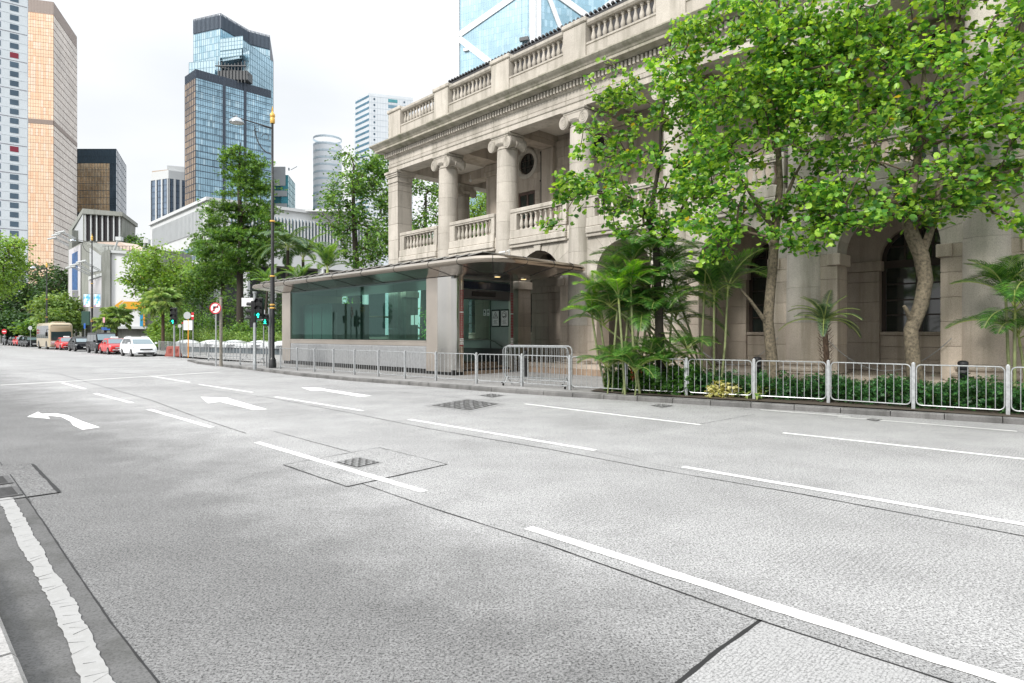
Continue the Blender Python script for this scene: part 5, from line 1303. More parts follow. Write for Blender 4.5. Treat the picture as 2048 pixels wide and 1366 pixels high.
def barrier(pa, pb, h, label, mat=M_GALV, tilt=0, group='steel crowd barriers', nb=12):
    a = Vector(pa); b = Vector(pb); root = empty('crowd_barrier', a, math.atan2((b-a).y, (b-a).x), label, 'barrier', group); L_ = (b-a).length
    root.rotation_euler[0] = tilt
    m = MB(); rrail(m, (0, 0, 0), (L_, 0, 0), .22, h, .16, .021, n=6); f = m.build('frame', mat, root, 40)
    for k in range(1, nb):
        x = L_*k/nb; mb = MB(); mb.tube([(x, 0, .22), (x, 0, h)], .009, 5, cap=False); mb.build('bar', mat, f)
    for x in (.10, L_-.10):
        mb = MB(); mb.tube([(x, 0, .30), (x, -.10, .16), (x, -.26, .02)], .018, 6); mb.tube([(x, 0, .30), (x, .10, .16), (x, .26, .02)], .018, 6); mb.build('foot', mat, root, 40)
        mb = MB(); mb.lathe([(.03, -.02), (.045, -.012), (.045, .012), (.03, .02)], 10, M=Matrix.Translation((x, -.26, .045)) @ Matrix.Rotation(PI/2, 4, 'Y')); mb.build('castor', M_BLACK, root)
    return root
barrier(GP(1011, 770, PAVE), GP(1144, 778, PAVE), 1.36, 'crowd barrier with rounded corners, front one of the pair by the station stairs', nb=14)
barrier(GP(1008, 765, PAVE), GP(1138, 772, PAVE), 1.30, 'dark scratched crowd barrier leaning just behind the front one at the stairs', M_GALVD, .05, nb=15)
barrier(GP(448, 724, PAVE), GP(526, 726, PAVE), 1.24, 'crowd barrier beside the traffic light, nearer of the two at the crossing', M_GALVD)
barrier(GP(418, 718, PAVE), GP(494, 720, PAVE), 1.22, 'crowd barrier partly hidden behind the pale pole at the crossing', M_GALVD)
# bollards
def bollard(p, label, h=1.09):
    root = empty('bollard', p, 0, label, 'bollard', 'black bollards before the courthouse')
    m = MB(); m.lathe([(.135, 0), (.135, .05), (.112, .07), (.108, h-.22), (.116, h-.21), (.116, h-.17), (.106, h-.16), (.106, h-.10), (.118, h-.09), (.11, h-.03), (.06, h), (0, h+.005)], 20); m.build('post', M_POLEB, root, 40)
    m = MB(); m.lathe([(.110, h-.30), (.1115, h-.29), (.1115, h-.25), (.110, h-.24)], 20, cap=False); m.build('band', M_GREYD, root)
def atD(px, D, z=PAVE): return Vector((X(px, D), D, z))
bollard(atD(1926, 15.4), 'black bollard in the shrubs by the rightmost column')
bollard(atD(1515, 18.2), 'black bollard beside the slim grey trunk in the middle of the planting')
bollard(atD(1051, 25.0), 'black bollard behind the crowd barriers at the station stairs')
# street lamps
def street_lamp(p, h, arm, label, adir, rb=.108, group='black street lamps with gold finials', banners=False):
    root = empty('street_lamp', p, 0, label, 'street lamp', group)
    m = MB(); m.lathe([(rb*1.75, 0), (rb*1.75, .22), (rb*1.6, .26), (rb*1.6, .42), (rb*1.25, .50), (rb, .55), (rb, h*.37), (rb*.72, h*.38), (rb*.72, h*.76), (rb*.5, h*.765), (rb*.5, h)], 16); m.build('pole', M_POLEB, root, 40)
    for z in (h*.245, h*.258, h*.375, h*.60):
        m = MB(); m.lathe([(rb*1.12, -.04), (rb*1.28, -.02), (rb*1.28, .02), (rb*1.12, .04)], 16, c=(0, 0, z)); m.build('gold_band', M_GOLD, root)
    m = MB(); m.lathe([(.10, 0), (.12, .04), (.12, .26), (.10, .30), (.13, .36), (.13, .46), (.06, .56), (.03, .64), (.05, .68), (.0, .92)], 14, c=(0, 0, h)); m.build('finial', M_GOLD, root, 50)
    ad = Vector(adir).normalized(); m = MB()
    e = ad*arm+Vector((0, 0, h+.18)); s = Vector((0, 0, h-.25))
    m.tube([s, s.lerp(e, .5), e, e+ad*.35+Vector((0, 0, .08))], [.045, .035, .03, .012], 8)
    pts = [Vector((0, 0, h-1.6))]+[ad*(arm*.50*math.sin(k*PI/10))+Vector((0, 0, h-1.6+1.42*(1-math.cos(k*PI/10)))) for k in range(1, 6)]; m.tube(pts, .028, 6)
    for c0, rr_, n_ in ((ad*.32+Vector((0, 0, h-.75)), .22, 9), (ad*.75+Vector((0, 0, h-.42)), .14, 9)):
        m.tube([c0+ad*(rr_*(1-k/14)*math.cos(k*.7))+Vector((0, 0, rr_*(1-k/14)*math.sin(k*.7))) for k in range(n_)], .014, 5)
    m.build('bracket_arm', M_POLEB, root, 50)
    c = e-Vector((0, 0, .10))
    m = MB(); m.lathe([(.02, .20), (.05, .18), (.05, .10), (.10, .08), (.22, .02), (.32, -.08), (.355, -.17), (.36, -.20), (.34, -.20), (.30, -.15), (.15, -.11), (.0, -.10)], 24, c=c, cap=False); hd = m.build('lamp_head', simple('lamp_shade_silver', (.38, .40, .42), .18, metal=.85, var=0) if 'lamp_shade_silver' not in bpy.data.materials else bpy.data.materials['lamp_shade_silver'], root, 50)
    m = MB(); m.lathe([(.31, -.195), (.26, -.23), (.15, -.26), (0, -.27)], 20, c=c, cap=False); m.build('lamp_bowl', simple('lamp_bowl_glass', (.45, .46, .45), .2, var=0) if 'lamp_bowl_glass' not in bpy.data.materials else bpy.data.materials['lamp_bowl_glass'], hd, 60)
    return root
D1 = 32.0; L1 = atD(545, D1); H1 = Z(247, D1)-PAVE
street_lamp(L1, H1, 1.72, 'tall black street lamp with gold top beside the traffic lights', (-1, -.25, 0))
D2 = 78.0; L2p = atD(184, D2); H2 = Z(481, D2)-PAVE
s2 = street_lamp(L2p, H2, 2.3, 'black street lamp with two banners behind the black van', (-1, -.1, 0), .13)
D3 = 84.0; street_lamp(atD(93.5, D3), Z(535, D3)-PAVE, 1.75, 'distant black street lamp in front of the dark trees', (-1, -.1, 0), .13)
# banners: sky blue with a pale cloud and pink edge
def banner_mat():
    m, t, b = newmat('banner_print'); tc_ = N(t, 'ShaderNodeTexCoord').outputs['Generated']
    s_ = N(t, 'ShaderNodeSeparateXYZ'); t.links.new(tc_, s_.inputs[0])
    base = ramp(t, s_.outputs[2], [(.0, (.35, .08, .25)), (.12, (.35, .08, .25)), (.16, (.10, .45, .75)), (1, (.05, .38, .80))])
    n_ = noise(t, 2.2, 4, .6, tc_); c = mixc(t, ramp(t, n_, [(.42, 0), (.55, 1)]), base, (.75, .85, .9))
    t.links.new(c, b.inputs['Base Color']); b.inputs['Roughness'].default_value = .6; return m
M_BAN = banner_mat()
for s_, lb in ((-1, 'sky blue banner on the left of the lamp post'), (1, 'sky blue banner on the right of the lamp post')):
    zt, zb = Z(588, D2), Z(614, D2); r_ = empty('banner', (L2p.x, L2p.y, zb), 0, lb, 'banner', 'blue banners on the lamp post')
    m = MB(); m.box(s_*.24 if s_ > 0 else -1.05, 1.05 if s_ > 0 else -.24, -.012, .012, .02, zt-zb-.02); m.build('banner_cloth', M_BAN, r_)
    m = MB(); m.tube([(0, 0, zt-zb), (s_*1.07, 0, zt-zb)], .02, 6); m.tube([(0, 0, 0), (s_*1.07, 0, 0)], .02, 6); m.build('banner_rod', M_GREYD, r_)

# traffic signals
M_GRN = simple('signal_green', (.05, .9, .6), .5, var=0, emit=(.02, .95, .62), es=1.0)
def arrow_head(m, cx, cz, y, s):
    m.add([(cx-.36*s, y, cz+.05*s), (cx, y, cz+.42*s), (cx, y, cz+.18*s), (cx-.30*s, y, cz-.12*s)], [(0,1,2,3)])
    m.add([(cx+.36*s, y, cz+.05*s), (cx, y, cz+.42*s), (cx, y, cz+.18*s), (cx+.30*s, y, cz-.12*s)], [(3,2,1,0)])
    m.box(cx-.10*s, cx+.10*s, y, y+.004, cz-.45*s, cz-.0*s)
def signal_head(parent, cx, cy, z0, s=.30, n=3, rz=0, lit=True, name='signal_head'):
    M = Matrix.Translation((cx, cy, 0)) @ Matrix.Rotation(rz, 4, 'Z'); h = n*s*1.12+.06
    m = MB(); m.cbox(-s*.62, s*.62, -.02, .22, z0, z0+h, .03, M); hd = m.build(name, M_BLACK, parent)
    for k in range(n):
        z = z0+.03+s*1.12*(k+.5)
        m = MB(); MM = M @ Matrix.Translation((0, -.02, z)) @ Matrix.Rotation(PI/2, 4, 'X')
        m.lathe([(s*.44, 0), (s*.44, .22)], 14, M=MM, a0=-.3, a1=PI+.3); m.build('visor', M_BLACK, hd)
        m = MB(); m.lathe([(s*.40, 0), (s*.36, .02), (0, .03)], 14, M=MM, cap=False); m.build('lens', M_GREYD, hd)
        if lit and k == 0:
            m = MB(); arrow_head(m, 0, z, -.075, s*.95); m.v = [tuple(M @ Vector(p)) for p in m.v]; m.build('arrow_lens', M_GRN, hd)
    return hd
DS = 33.0; sp = atD(509.5, 30.6); DS = sp.y
tl = empty('traffic_light', sp, 0, 'traffic light pole with green up arrow lit beside the black lamp post', 'traffic light')
m = MB(); m.lathe([(.085, 0), (.085, .4), (.075, .42), (.075, Z(583, DS)-PAVE-.1), (.10, Z(583, DS)-PAVE-.1), (.10, Z(583, DS)-PAVE)], 12); m.build('pole', M_GALVD, tl, 40)
def lz(y, D): return Z(y, D)-PAVE
signal_head(tl, X(517.5, DS)-sp.x+.02, -.05, lz(638.5, DS), .30)
h2 = signal_head(tl, X(503, DS)-sp.x, .05, lz(645, DS), .30, 3, -1.35, False)
m = MB(); m.box(X(478, DS)-sp.x, X(505, DS)-sp.x, .30, .33, lz(612, DS), lz(595, DS)); m.build('back_plate', M_WHITE, tl)
m = MB(); m.box(-.3, .0, .1, .3, lz(655, DS), lz(640, DS)); m.build('control_box', M_BLACK, tl)
m = MB(); m.tube([(-.18, 0, lz(640, DS)), (.36, 0, lz(640, DS))], .02, 6); m.tube([(-.18, 0, lz(604, DS)), (.3, 0, lz(604, DS))], .02, 6); m.build('bracket', M_GALVD, tl)
p = atD(348.5, 47.5); tl2 = empty('traffic_light', p, 0, 'traffic light with green arrow above the red bin on the far corner', 'traffic light')
m = MB(); m.lathe([(.075, 0), (.065, .3), (.065, lz(618, p.y)), (.09, lz(618, p.y)), (.09, lz(617, p.y)+.0)], 10); m.build('pole', M_GALVD, tl2)
signal_head(tl2, 0, -.14, lz(649, p.y), .36)
# pedestrian light
p = atD(538.5, 32.4); pl_ = empty('pedestrian_light', p, 0, 'pedestrian signal with green walking figure left of the lamp post', 'traffic light')
m = MB(); m.lathe([(.055, 0), (.055, lz(615, p.y))], 10); m.build('pole', M_GALVD, pl_)
hd = signal_head(pl_, X(533, p.y)-p.x, -.05, lz(652, p.y), .26, 2, 0, False)
m = MB(); cx = X(533, p.y)-p.x; z = lz(643.5, p.y); y = -.20
m.lathe([(0, -.03), (.028, 0), (0, .03)], 8, c=(cx, y, z+.10)); m.tube([(cx, y, z+.06), (cx, y, z-.03)], .028, 6)
m.tube([(cx, y, z+.05), (cx-.07, y, z-.01)], .014, 5); m.tube([(cx, y, z+.05), (cx+.07, y, z+.01)], .014, 5); m.tube([(cx, y, z-.02), (cx-.06, y, z-.11)], .017, 5); m.tube([(cx, y, z-.02), (cx+.06, y, z-.11)], .017, 5)
m.build('walking_figure', M_GRN, hd)
# signs
M_SRED = simple('sign_red', (.50, .015, .03), .4, var=0); M_SBLUE = simple('sign_blue', (.02, .10, .40), .4, var=0)
M_ORG = simple('orange_paint', (.80, .32, .03), .5, var=.05); M_SGREY = simple('sign_back_grey', (.42, .44, .45), .5, metal=.3)
def disc(m, r0, r1, c, seg=28, y=0):
    vs = []; fs = []
    for k in range(seg):
        a = 2*PI*k/seg; vs += [(c[0]+r0*math.cos(a), y, c[1]+r0*math.sin(a)), (c[0]+r1*math.cos(a), y, c[1]+r1*math.sin(a))]
    if r0 == 0: m.add([vs[2*k+1] for k in range(seg)], [tuple(range(seg))])
    else: m.add(vs, [(2*k, 2*k+1, 2*((k+1) % seg)+1, 2*((k+1) % seg)) for k in range(seg)])
p = atD(432, 33.5); q = lz(616.5, p.y); sr = .31
ns = empty('no_right_turn_sign', p, 0, 'round no right turn sign, red ring with slashed arrow on a slim pole', 'road sign')
m = MB(); m.tube([(.0, 0, 0), (.0, 0, q+.2)], .038, 8); m.build('pole', M_GALV, ns)
m = MB(); M = Matrix.Translation((0, -.06, q)) @ Matrix.Rotation(PI/2, 4, 'X'); m.lathe([(sr, -.01), (sr, .01)], 30, M=M); pn = m.build('sign_plate', M_WHITE, ns)
m = MB(); disc(m, sr*.80, sr, (0, q), y=-.074); m.add([(-sr*.72, -.076, q-sr*.58), (-sr*.58, -.076, q-sr*.72), (sr*.66, -.076, q+sr*.60), (sr*.54, -.076, q+sr*.70)], [(0,1,2,3)]); m.build('red_ring_and_slash', M_SRED, pn)
m = MB(); m.box(-sr*.40, -sr*.12, -.0735, -.0725, q-sr*.55, q+sr*.34); m.box(-sr*.14, sr*.28, -.0735, -.0725, q+sr*.08, q+sr*.34); m.add([(sr*.26, -.0735, q-sr*.02), (sr*.62, -.0735, q+sr*.2), (sr*.26, -.0735, q+sr*.44)], [(0,1,2)]); m.build('arrow_print', M_BLACK, pn)
p = atD(442, 33.8); m = MB(); m.lathe([(.095, 0), (.085, .3), (.07, lz(597, p.y)), (.095, lz(597, p.y)), (.095, lz(594, p.y))], 10); po = m.build('signal_pole', simple('weathered_tan_pole', (.36, .33, .28), .6, metal=.3, var=.4, vscale=8), None); po.location = p; tag(po, 'weathered tan pole standing just right of the no right turn sign', 'pole')
m = MB(); m.cbox(-.32, -.06, .02, .22, lz(642, p.y), lz(625, p.y), .02); m.build('signal_back', M_BLACK, po)
def small_sign(px, D, ytop, label, mat, shape, yc, r, pole=M_GALVD, cat='road sign', front=0):
    p = atD(px, D); root = empty('road_sign', p, 0, label, cat)
    m = MB(); m.tube([(0, 0, 0), (0, 0, lz(ytop, D))], .035, 8); m.build('pole', pole, root)
    m = MB(); zc = lz(yc, D)
    if shape == 'disc': m.lathe([(r, -.01), (r, .01)], 24, M=Matrix.Translation((front, -.05, zc)) @ Matrix.Rotation(PI/2, 4, 'X'))
    else: m.box(front-r[0], front+r[0], -.07, -.05, zc-r[1], zc+r[1])
    m.build('sign_plate', mat, root); return root, zc
r_, zc = small_sign(376.5, 46, 628, 'yellow post with grey round sign back and white plate', M_SGREY, 'disc', 631, .27, M_ORG, front=-.05)
m = MB(); m.box(-.34, .30, -.02, .0, lz(660, 46), lz(641, 46)); m.build('white_plate', M_WHITE, r_)
r_, zc = small_sign(386, 46, 624, 'narrow red no entry sign seen edge on beside the yellow post', M_SRED, 'box', 632, (.09, .27))
m = MB(); m.box(-.09, .09, -.078, -.071, zc-.05, zc+.05); m.build('white_bar', M_WHITE, r_)
small_sign(360, 47, 650, 'thin pole with grey disc between the bin and yellow post', M_SGREY, 'disc', 652, .14)
small_sign(365.5, 47, 647, 'thin pole with tiny red top near the yellow post', M_SRED, 'disc', 646, .06)
small_sign(527.5, 34, 620, 'slim pole with narrow sign plate seen edge on left of lamp post', M_SGREY, 'box', 630, (.09, .28))
r_, zc = small_sign(9, 88, 660, 'distant round no entry sign at the far left kerb', M_SRED, 'disc', 663, .36)
m = MB(); m.box(-.24, .24, -.075, -.062, zc-.06, zc+.06); m.build('white_bar', M_WHITE, r_)
small_sign(61, 84, 652, 'grey round sign back between the bus and coach', M_SGREY, 'disc', 656, .28)
r_, zc = small_sign(170, 72, 646, 'slim post with blue sign plate behind black car', M_SBLUE, 'box', 652, (.10, .30))
r_, zc = small_sign(208.5, 62, 637, 'street name post with pink notice and blue pointer plates', simple('pink_notice', (.7, .35, .42), .5, var=0), 'box', 640, (.10, .26), M_POLEB)
m = MB(); m.box(-.2, .62, -.05, -.03, lz(660, 62), lz(657.5, 62)); m.box(-.28, .3, -.05, -.03, lz(657, 62), lz(655, 62)); m.build('pointer_plate', M_SBLUE, r_)
m = MB(); m.cbox(-.55, .55, -.05, .2, 0, 1.9, .02); gp_ = m.build('green_hoarding', simple('dark_green_board', (.015, .06, .045), .5), None); gp_.location = Vector((X(171, 86), 86, Z(650, 86))); tag(gp_, 'dark green board hung low between the two billboards', 'sign board')
# red plastic bin/barrier
p = atD(347, 48.5); root = empty('water_filled_barrier', p, .2, 'faded red plastic block barrier by the far traffic light', 'barrier')
m = MB(); m.loft([[(-.55, -.25, .0), (.55, -.25, 0), (.55, .25, 0), (-.55, .25, 0)], [(-.55, -.25, .12), (.55, -.25, .12), (.55, .25, .12), (-.55, .25, .12)], [(-.50, -.17, .30), (.50, -.17, .30), (.50, .17, .30), (-.50, .17, .30)], [(-.46, -.14, .72), (.46, -.14, .72), (.46, .14, .72), (-.46, .14, .72)], [(-.38, -.10, .80), (.38, -.10, .80), (.38, .10, .80), (-.38, .10, .80)]])
m.build('shell', simple('faded_red_plastic', (.30, .07, .05), .5, var=.2), root, 30)
for s_ in (-.22, .22):
    m = MB(); m.cbox(s_-.10, s_+.10, -.20, -.12, .20, .62, .02); m.build('rib', bpy.data.materials['faded_red_plastic'], root)
# chains across the arcade
for k, (i, lb) in enumerate(((5, 'thin sagging chain across the rightmost visible arch'), (4, 'thin sagging chain across the arch left of the date palm'))):
    a = BO+BU*((i+.5)*BAY-1.7)+Vector((0, 0, 0)); n_ = Vector((.7261, .6875, 0)); m = MB(); pts = []
    for q in range(25):
        u = q/24; pts.append(a+BU*3.4*u-n_*.42+Vector((0, 0, 1.75-1.0*(1-(2*u-1)**2))))
    m.tube(pts, .011, 5); tag(m.build('chain', M_GALVD, None), lb, 'chain')
# ------------------------------------------------------------------ vehicles (x forward, y left, z up)
M_TYRE = simple('tyre_rubber', (.02, .02, .02), .8, var=0); M_RIMC = simple('alloy_rim', (.45, .45, .46), .3, metal=.8, var=0)
M_CGLASS = simple('car_window_glass', (.16, .22, .25), .05, var=0, metal=.2, spec=.6); M_CGD = simple('car_side_glass', (.03, .04, .045), .06, var=0, spec=.8)
M_HEADL = simple('headlight_clear', (.55, .58, .6), .1, var=0, metal=.4); M_TAIL = simple('tail_red', (.4, .02, .02), .3, var=0)
M_CHROME = simple('chrome', (.6, .6, .6), .12, metal=1, var=0)
def paint(name, col): return simple(name, col, .28, var=0, coat=.25)
P_WHITE = paint('car_paint_white', (.78, .80, .82)); P_RED = paint('taxi_paint_red', (.52, .012, .012)); P_BLACK = simple('car_paint_black', (.002, .003, .005), .2, var=0, coat=0, spec=.10)
P_NAVY = paint('car_paint_navy', (.012, .018, .035)); P_GOLD = paint('coach_paint_champagne', (.42, .35, .24)); P_SILV = paint('taxi_roof_silver', (.55, .56, .58)); P_GREY = simple('car_paint_grey', (.006, .006, .008), .25, var=0, coat=0, spec=.14); P_YEL = paint('bus_paint_yellow', (.75, .50, .03))
def body_rings(st):
    rings = []
    for (x, w, zb, zm, wt, zt) in st:
        h = [(w*.80, zb), (w*.97, zb+.10), (w, (zb+zm)*.5), (w*.985, zm), (wt+(w-wt)*.18, zm+(zt-zm)*.80 if zt > zm+.12 else zm+(zt-zm)*.5), (wt*.92, zt-.015 if zt > zm+.12 else zt-.005), (wt*.5, zt)]
        rings.append([(x, y, z) for y, z in h]+[(x, -y, z) for y, z in h[::-1]])
    return rings
def wheel(root, x, y, r, wid=.2, rim=True):
    M = Matrix.Translation((x, y, r)) @ Matrix.Rotation(PI/2, 4, 'X')
    m = MB(); m.lathe([(r*.62, -wid/2), (r*.93, -wid/2), (r, -wid*.35), (r, wid*.35), (r*.93, wid/2), (r*.62, wid/2)], 20, M=M); t = m.build('wheel', M_TYRE, root, 40)
    s = 1 if y > 0 else -1; m = MB()
    m.lathe([(r*.63, s*-wid*.5), (r*.60, s*-wid*.53), (r*.55, s*-wid*.42), (r*.15, s*-wid*.40), (r*.12, s*-wid*.5), (0, s*-wid*.5)], 16, M=M, cap=False)
    for k in range(5):
        a = 2*PI*k/5; m.box(r*.1, r*.57, -.03, .03, -.012, .012, M @ Matrix.Translation((0, 0, -s*wid*.47)) @ Matrix.Rotation(a, 4, 'Z'))
    m.build('rim', M_RIMC, t)
def quad(root, name, pts, mat, off=.004):
    m = MB(); m.add(pts, [tuple(range(len(pts)))]); return m.build(name, mat, root)
def prismy(root, name, side, y0, y1, mat):      # side: (x,z) polygon extruded in y
    m = MB(); n = len(side); vs = [(x, y0, z) for x, z in side]+[(x, y1, z) for x, z in side]
    m.add(vs, [tuple(range(n)), tuple(range(2*n-1, n-1, -1))]+[(i, i+n, (i+1) % n+n, (i+1) % n) for i in range(n)]); return m.build(name, mat, root, fix=True)
def car(kind, paintm, label, px, q=15.25, roof=None, plate_top=False, dang=0):
    D = q/(RM.x*(px-1024)/F+RM.y); p = atD(px, D, 0)
    names = {'mpv': 'parked_car', 'hatch': 'parked_car', 'taxi': 'taxi', 'van': 'minivan'}
    root = empty(names[kind], p, RANG+dang, label, {'taxi': 'taxi', 'van': 'van'}.get(kind, 'car'), 'vehicles waiting in the kerb lane')
    if kind == 'taxi':
        L, wd, zr, wr = 4.6, .85, 1.46, .62
        st = [(2.30,.72,.32,.55,.70,.72), (2.22,.82,.22,.60,.74,.82), (1.2,.85,.20,.80,.76,.93), (.95,.85,.20,.86,.78,.98), (-1.35,.85,.20,.86,.78,1.0), (-2.1,.84,.22,.80,.74,.98), (-2.3,.76,.32,.6,.7,.90)]
        cab = [(1.0,.80,.95),(.35,.63,1.43),(-.2,.64,1.47),(-.9,.63,1.44),(-1.55,.78,.97)]
    elif kind == 'mpv':
        L, wd, zr, wr = 4.5, .90, 1.63, .68
        st = [(2.24,.70,.30,.50,.66,.62), (2.14,.84,.20,.62,.74,.80), (1.7,.90,.18,.82,.78,.95), (1.15,.91,.18,.90,.80,1.05), (-1.6,.91,.18,.92,.80,1.08), (-2.1,.90,.2,.9,.78,1.05), (-2.24,.82,.30,.7,.72,.95)]
        cab = [(1.45,.82,1.0),(.45,.68,1.56),(-.3,.69,1.63),(-1.6,.67,1.60),(-2.15,.76,1.06)]
    elif kind == 'hatch':
        L, wd, zr, wr = 4.4, .88, 1.58, .64
        st = [(2.2,.68,.30,.48,.62,.58), (2.1,.82,.20,.60,.72,.76), (1.7,.88,.18,.80,.76,.93), (1.2,.89,.18,.88,.78,1.02), (-1.6,.89,.18,.92,.80,1.06), (-2.1,.88,.2,.9,.76,1.02), (-2.22,.80,.30,.7,.70,.90)]
        cab = [(1.5,.80,.98),(.4,.64,1.52),(-.4,.65,1.58),(-1.5,.62,1.52),(-2.1,.74,1.04)]
    else:
        L, wd, zr, wr = 4.9, .92, 2.02, .80
        st = [(2.42,.80,.35,.60,.78,.80), (2.34,.90,.24,.80,.84,.98), (1.95,.93,.22,1.02,.86,1.12), (1.7,.94,.22,1.08,.88,1.16), (-2.3,.94,.22,1.08,.9,1.16), (-2.44,.90,.32,1.0,.88,1.1)]
        cab = [(2.0,.87,1.10),(1.35,.80,1.88),(.9,.80,1.98),(-2.2,.80,2.0),(-2.42,.86,1.12)]
    m = MB(); m.loft(body_rings(st)); body = m.build('body', paintm, root, 38, fix=True)
    # cabin shell (pillars and roof)
    rings = []; zb = cab[0][2]-.06
    for (x, w, z) in cab: rings.append([(x, w, zb if False else min(z, zb)), (x, w, z-.05), (x, w*.90, z-.005), (x, w*.45, z+.012), (x, -w*.45, z+.012), (x, -w*.90, z-.005), (x, -w, z-.05), (x, -w, min(z, zb))])
    m = MB()
    # build a cabin as a solid whose side walls lean in
    top = cab[1:-1]; b0, b1 = cab[0], cab[-1]
    wb = st[3][1]*.93
    R_ = []
    R_.append([(b0[0], wb, zb), (b0[0], wb*.97, b0[2]), (b0[0], -wb*.97, b0[2]), (b0[0], -wb, zb)])
    for (x, w, z) in top: R_.append([(x, wb, zb), (x, w, z), (x, -w, z), (x, -wb, zb)])
    R_.append([(b1[0], wb, zb), (b1[0], wb*.97, b1[2]), (b1[0], -wb*.97, b1[2]), (b1[0], -wb, zb)])
    m.loft(R_, closed=True); m.build('cabin', paintm, root, 50, fix=True)
    if roof:
        x0, x1 = top[0][0], top[-1][0]; quad(root, 'roof', [(x0, top[0][1]*.98, top[0][2]+.006), (x0, -top[0][1]*.98, top[0][2]+.006)]+[(x, -w*.98, z+.006) for x, w, z in top[1:]]+[(x, w*.98, z+.006) for x, w, z in top[1:][::-1]], roof)
    # glass
    (x0, w0, z0), (x1, w1, z1) = (b0[0], wb*.95, b0[2]), top[0]
    e = .012; quad(root, 'windscreen', [(x0-.04, w0*.93, z0+.03+e), (x1+.03+e, w1*.93, z1-.04+e), (x1+.03+e, -w1*.93, z1-.04+e), (x0-.04, -w0*.93, z0+.03+e)][::-1], M_CGLASS)
    (x0, w0, z0), (x1, w1, z1) = (b1[0], wb*.95, b1[2]), top[-1]
    quad(root, 'rear_window', [(x0+.03-e, w0*.9, z0+.05), (x1-.03-e, w1*.9, z1-.03), (x1-.03-e, -w1*.9, z1-.03), (x0+.03-e, -w0*.9, z0+.05)], M_CGD)
    xs = [b0[0]-.22, top[0][0]-.02, top[-1][0]+.02, b1[0]+.25]; zt = min(t[2] for t in top)-.09; zl = b0[2]+.04
    def side_y(z): return wb+(top[1][1]-wb)*(z-zb)/(top[1][2]-zb)+.008
    nwin = 3 if kind in ('mpv', 'van', 'hatch') else 2
    for s_ in (1, -1):
        tot0, tot1 = xs[0], xs[3]
        for k in range(nwin):
            a0 = tot0+(tot1-tot0)*k/nwin; a1 = tot0+(tot1-tot0)*(k+1)/nwin
            def topx(a): return min(max(a, xs[2]), xs[1])
            pts = [(a0-.03, s_*side_y(zl), zl), (topx(a0-.03), s_*side_y(zt), zt), (topx(a1+.03), s_*side_y(zt), zt), (a1+.03, s_*side_y(zl), zl)]
            quad(root, 'side_window', pts, M_CGD)
        m = MB(); m.cbox(b0[0]-.30, b0[0]-.16, s_*(wb+.16)-.09, s_*(wb+.16)+.09, zl-.02, zl+.14, .02); m.build('mirror', paintm if kind != 'van' else P_BLACK, root)
        for xw in ((L*.30, -L*.30) if kind != 'van' else (L*.33, -L*.27)):
            r_ = .31 if kind != 'van' else .33
            m = MB(); m.lathe([(r_+.05, -.012), (r_+.05, .012)], 20, M=Matrix.Translation((xw, s_*(st[2][1]-.005), r_+.01)) @ Matrix.Rotation(PI/2, 4, 'X')); m.build('wheel_arch', M_BLACK, root)
            wheel(root, xw, s_*(st[2][1]-.07), r_)
        fx = st[1][0]; z = st[1][5]-.14
        m = MB(); m.loft([[(fx+.05, s_*st[1][1]*.52, z-.02), (fx+.05, s_*st[1][1]*.52, z+.07), (fx-.04, s_*st[1][1]*.97, z+.13), (fx-.04, s_*st[1][1]*.97, z+.02)], [(fx-.35, s_*st[1][1]*.5, z), (fx-.35, s_*st[1][1]*.5, z+.09), (fx-.42, s_*st[2][1]*1.004, z+.17), (fx-.42, s_*st[2][1]*1.004, z+.08)]])
        m.build('headlight', M_HEADL, root, fix=True)
        m = MB(); m.cbox(-L/2-.01, -L/2+.10, *(sorted((s_*wd*.6, s_*wd*.92))), .7, .88, .01); m.build('tail_light', M_TAIL, root)
    fx = st[0][0]
    m = MB(); m.cbox(fx-.10, fx+.018, -.46, .46, st[1][5]-.26, st[1][5]-.15, .01); m.build('grille', M_CHROME if kind == 'taxi' else M_GREYD, root)
    m = MB(); m.cbox(fx-.10, fx+.02, -.60, .60, .22, .33, .01); m.build('lower_intake', M_BLACK, root)
    m = MB(); m.cbox(fx-.05, fx+.03, -.68, .68, .36, .46, .03); m.build('bumper', paintm if kind != 'taxi' else M_CHROME, root)
    m = MB(); m.box(fx+.031, fx+.036, -.24, .24, .40, .50); m.build('number_plate', M_WHITE, root)
    for s_ in (-1, 1):
        for x_ in (.45, -.45):
            m = MB(); m.box(x_-.004, x_+.004, s_*st[3][1]*1.001-.003, s_*st[3][1]*1.001+.003, .35, .88); m.build('door_seam', M_BLACK, root)
            m = MB(); m.cbox(x_-.28, x_-.12, s_*st[3][1]-.02 if s_ > 0 else s_*st[3][1]-.02, s_*st[3][1]+.02, .84, .88, .005); m.build('door_handle', paintm, root)
    if kind == 'taxi':
        m = MB(); m.cbox(-.1, .08, -.30, .30, 1.46, 1.62, .03); m.build('roof_sign', M_WHITE, root)
    if kind == 'mpv':
        for s_ in (-1, 1):
            m = MB(); m.tube([(.3, s_*.60, 1.60), (.1, s_*.60, 1.68), (-1.4, s_*.60, 1.66), (-1.6, s_*.60, 1.60)], .02, 5); m.build('roof_rail', P_SILV, root)
    return root
car('mpv', P_WHITE, 'white people carrier at the head of the queue of vehicles', 277)
car('taxi', P_RED, 'red taxi with silver roof right behind the white people carrier', 229, roof=P_SILV)
car('van', P_BLACK, 'tall black minivan between a red taxi and a black hatchback', 205)
car('hatch', P_BLACK, 'black hatchback between the black minivan and a red taxi', 163)
car('taxi', P_RED, 'red taxi directly in front of the gold coach', 133, roof=P_SILV)
car('hatch', P_GREY, 'black car tucked right behind the gold coach', 64)
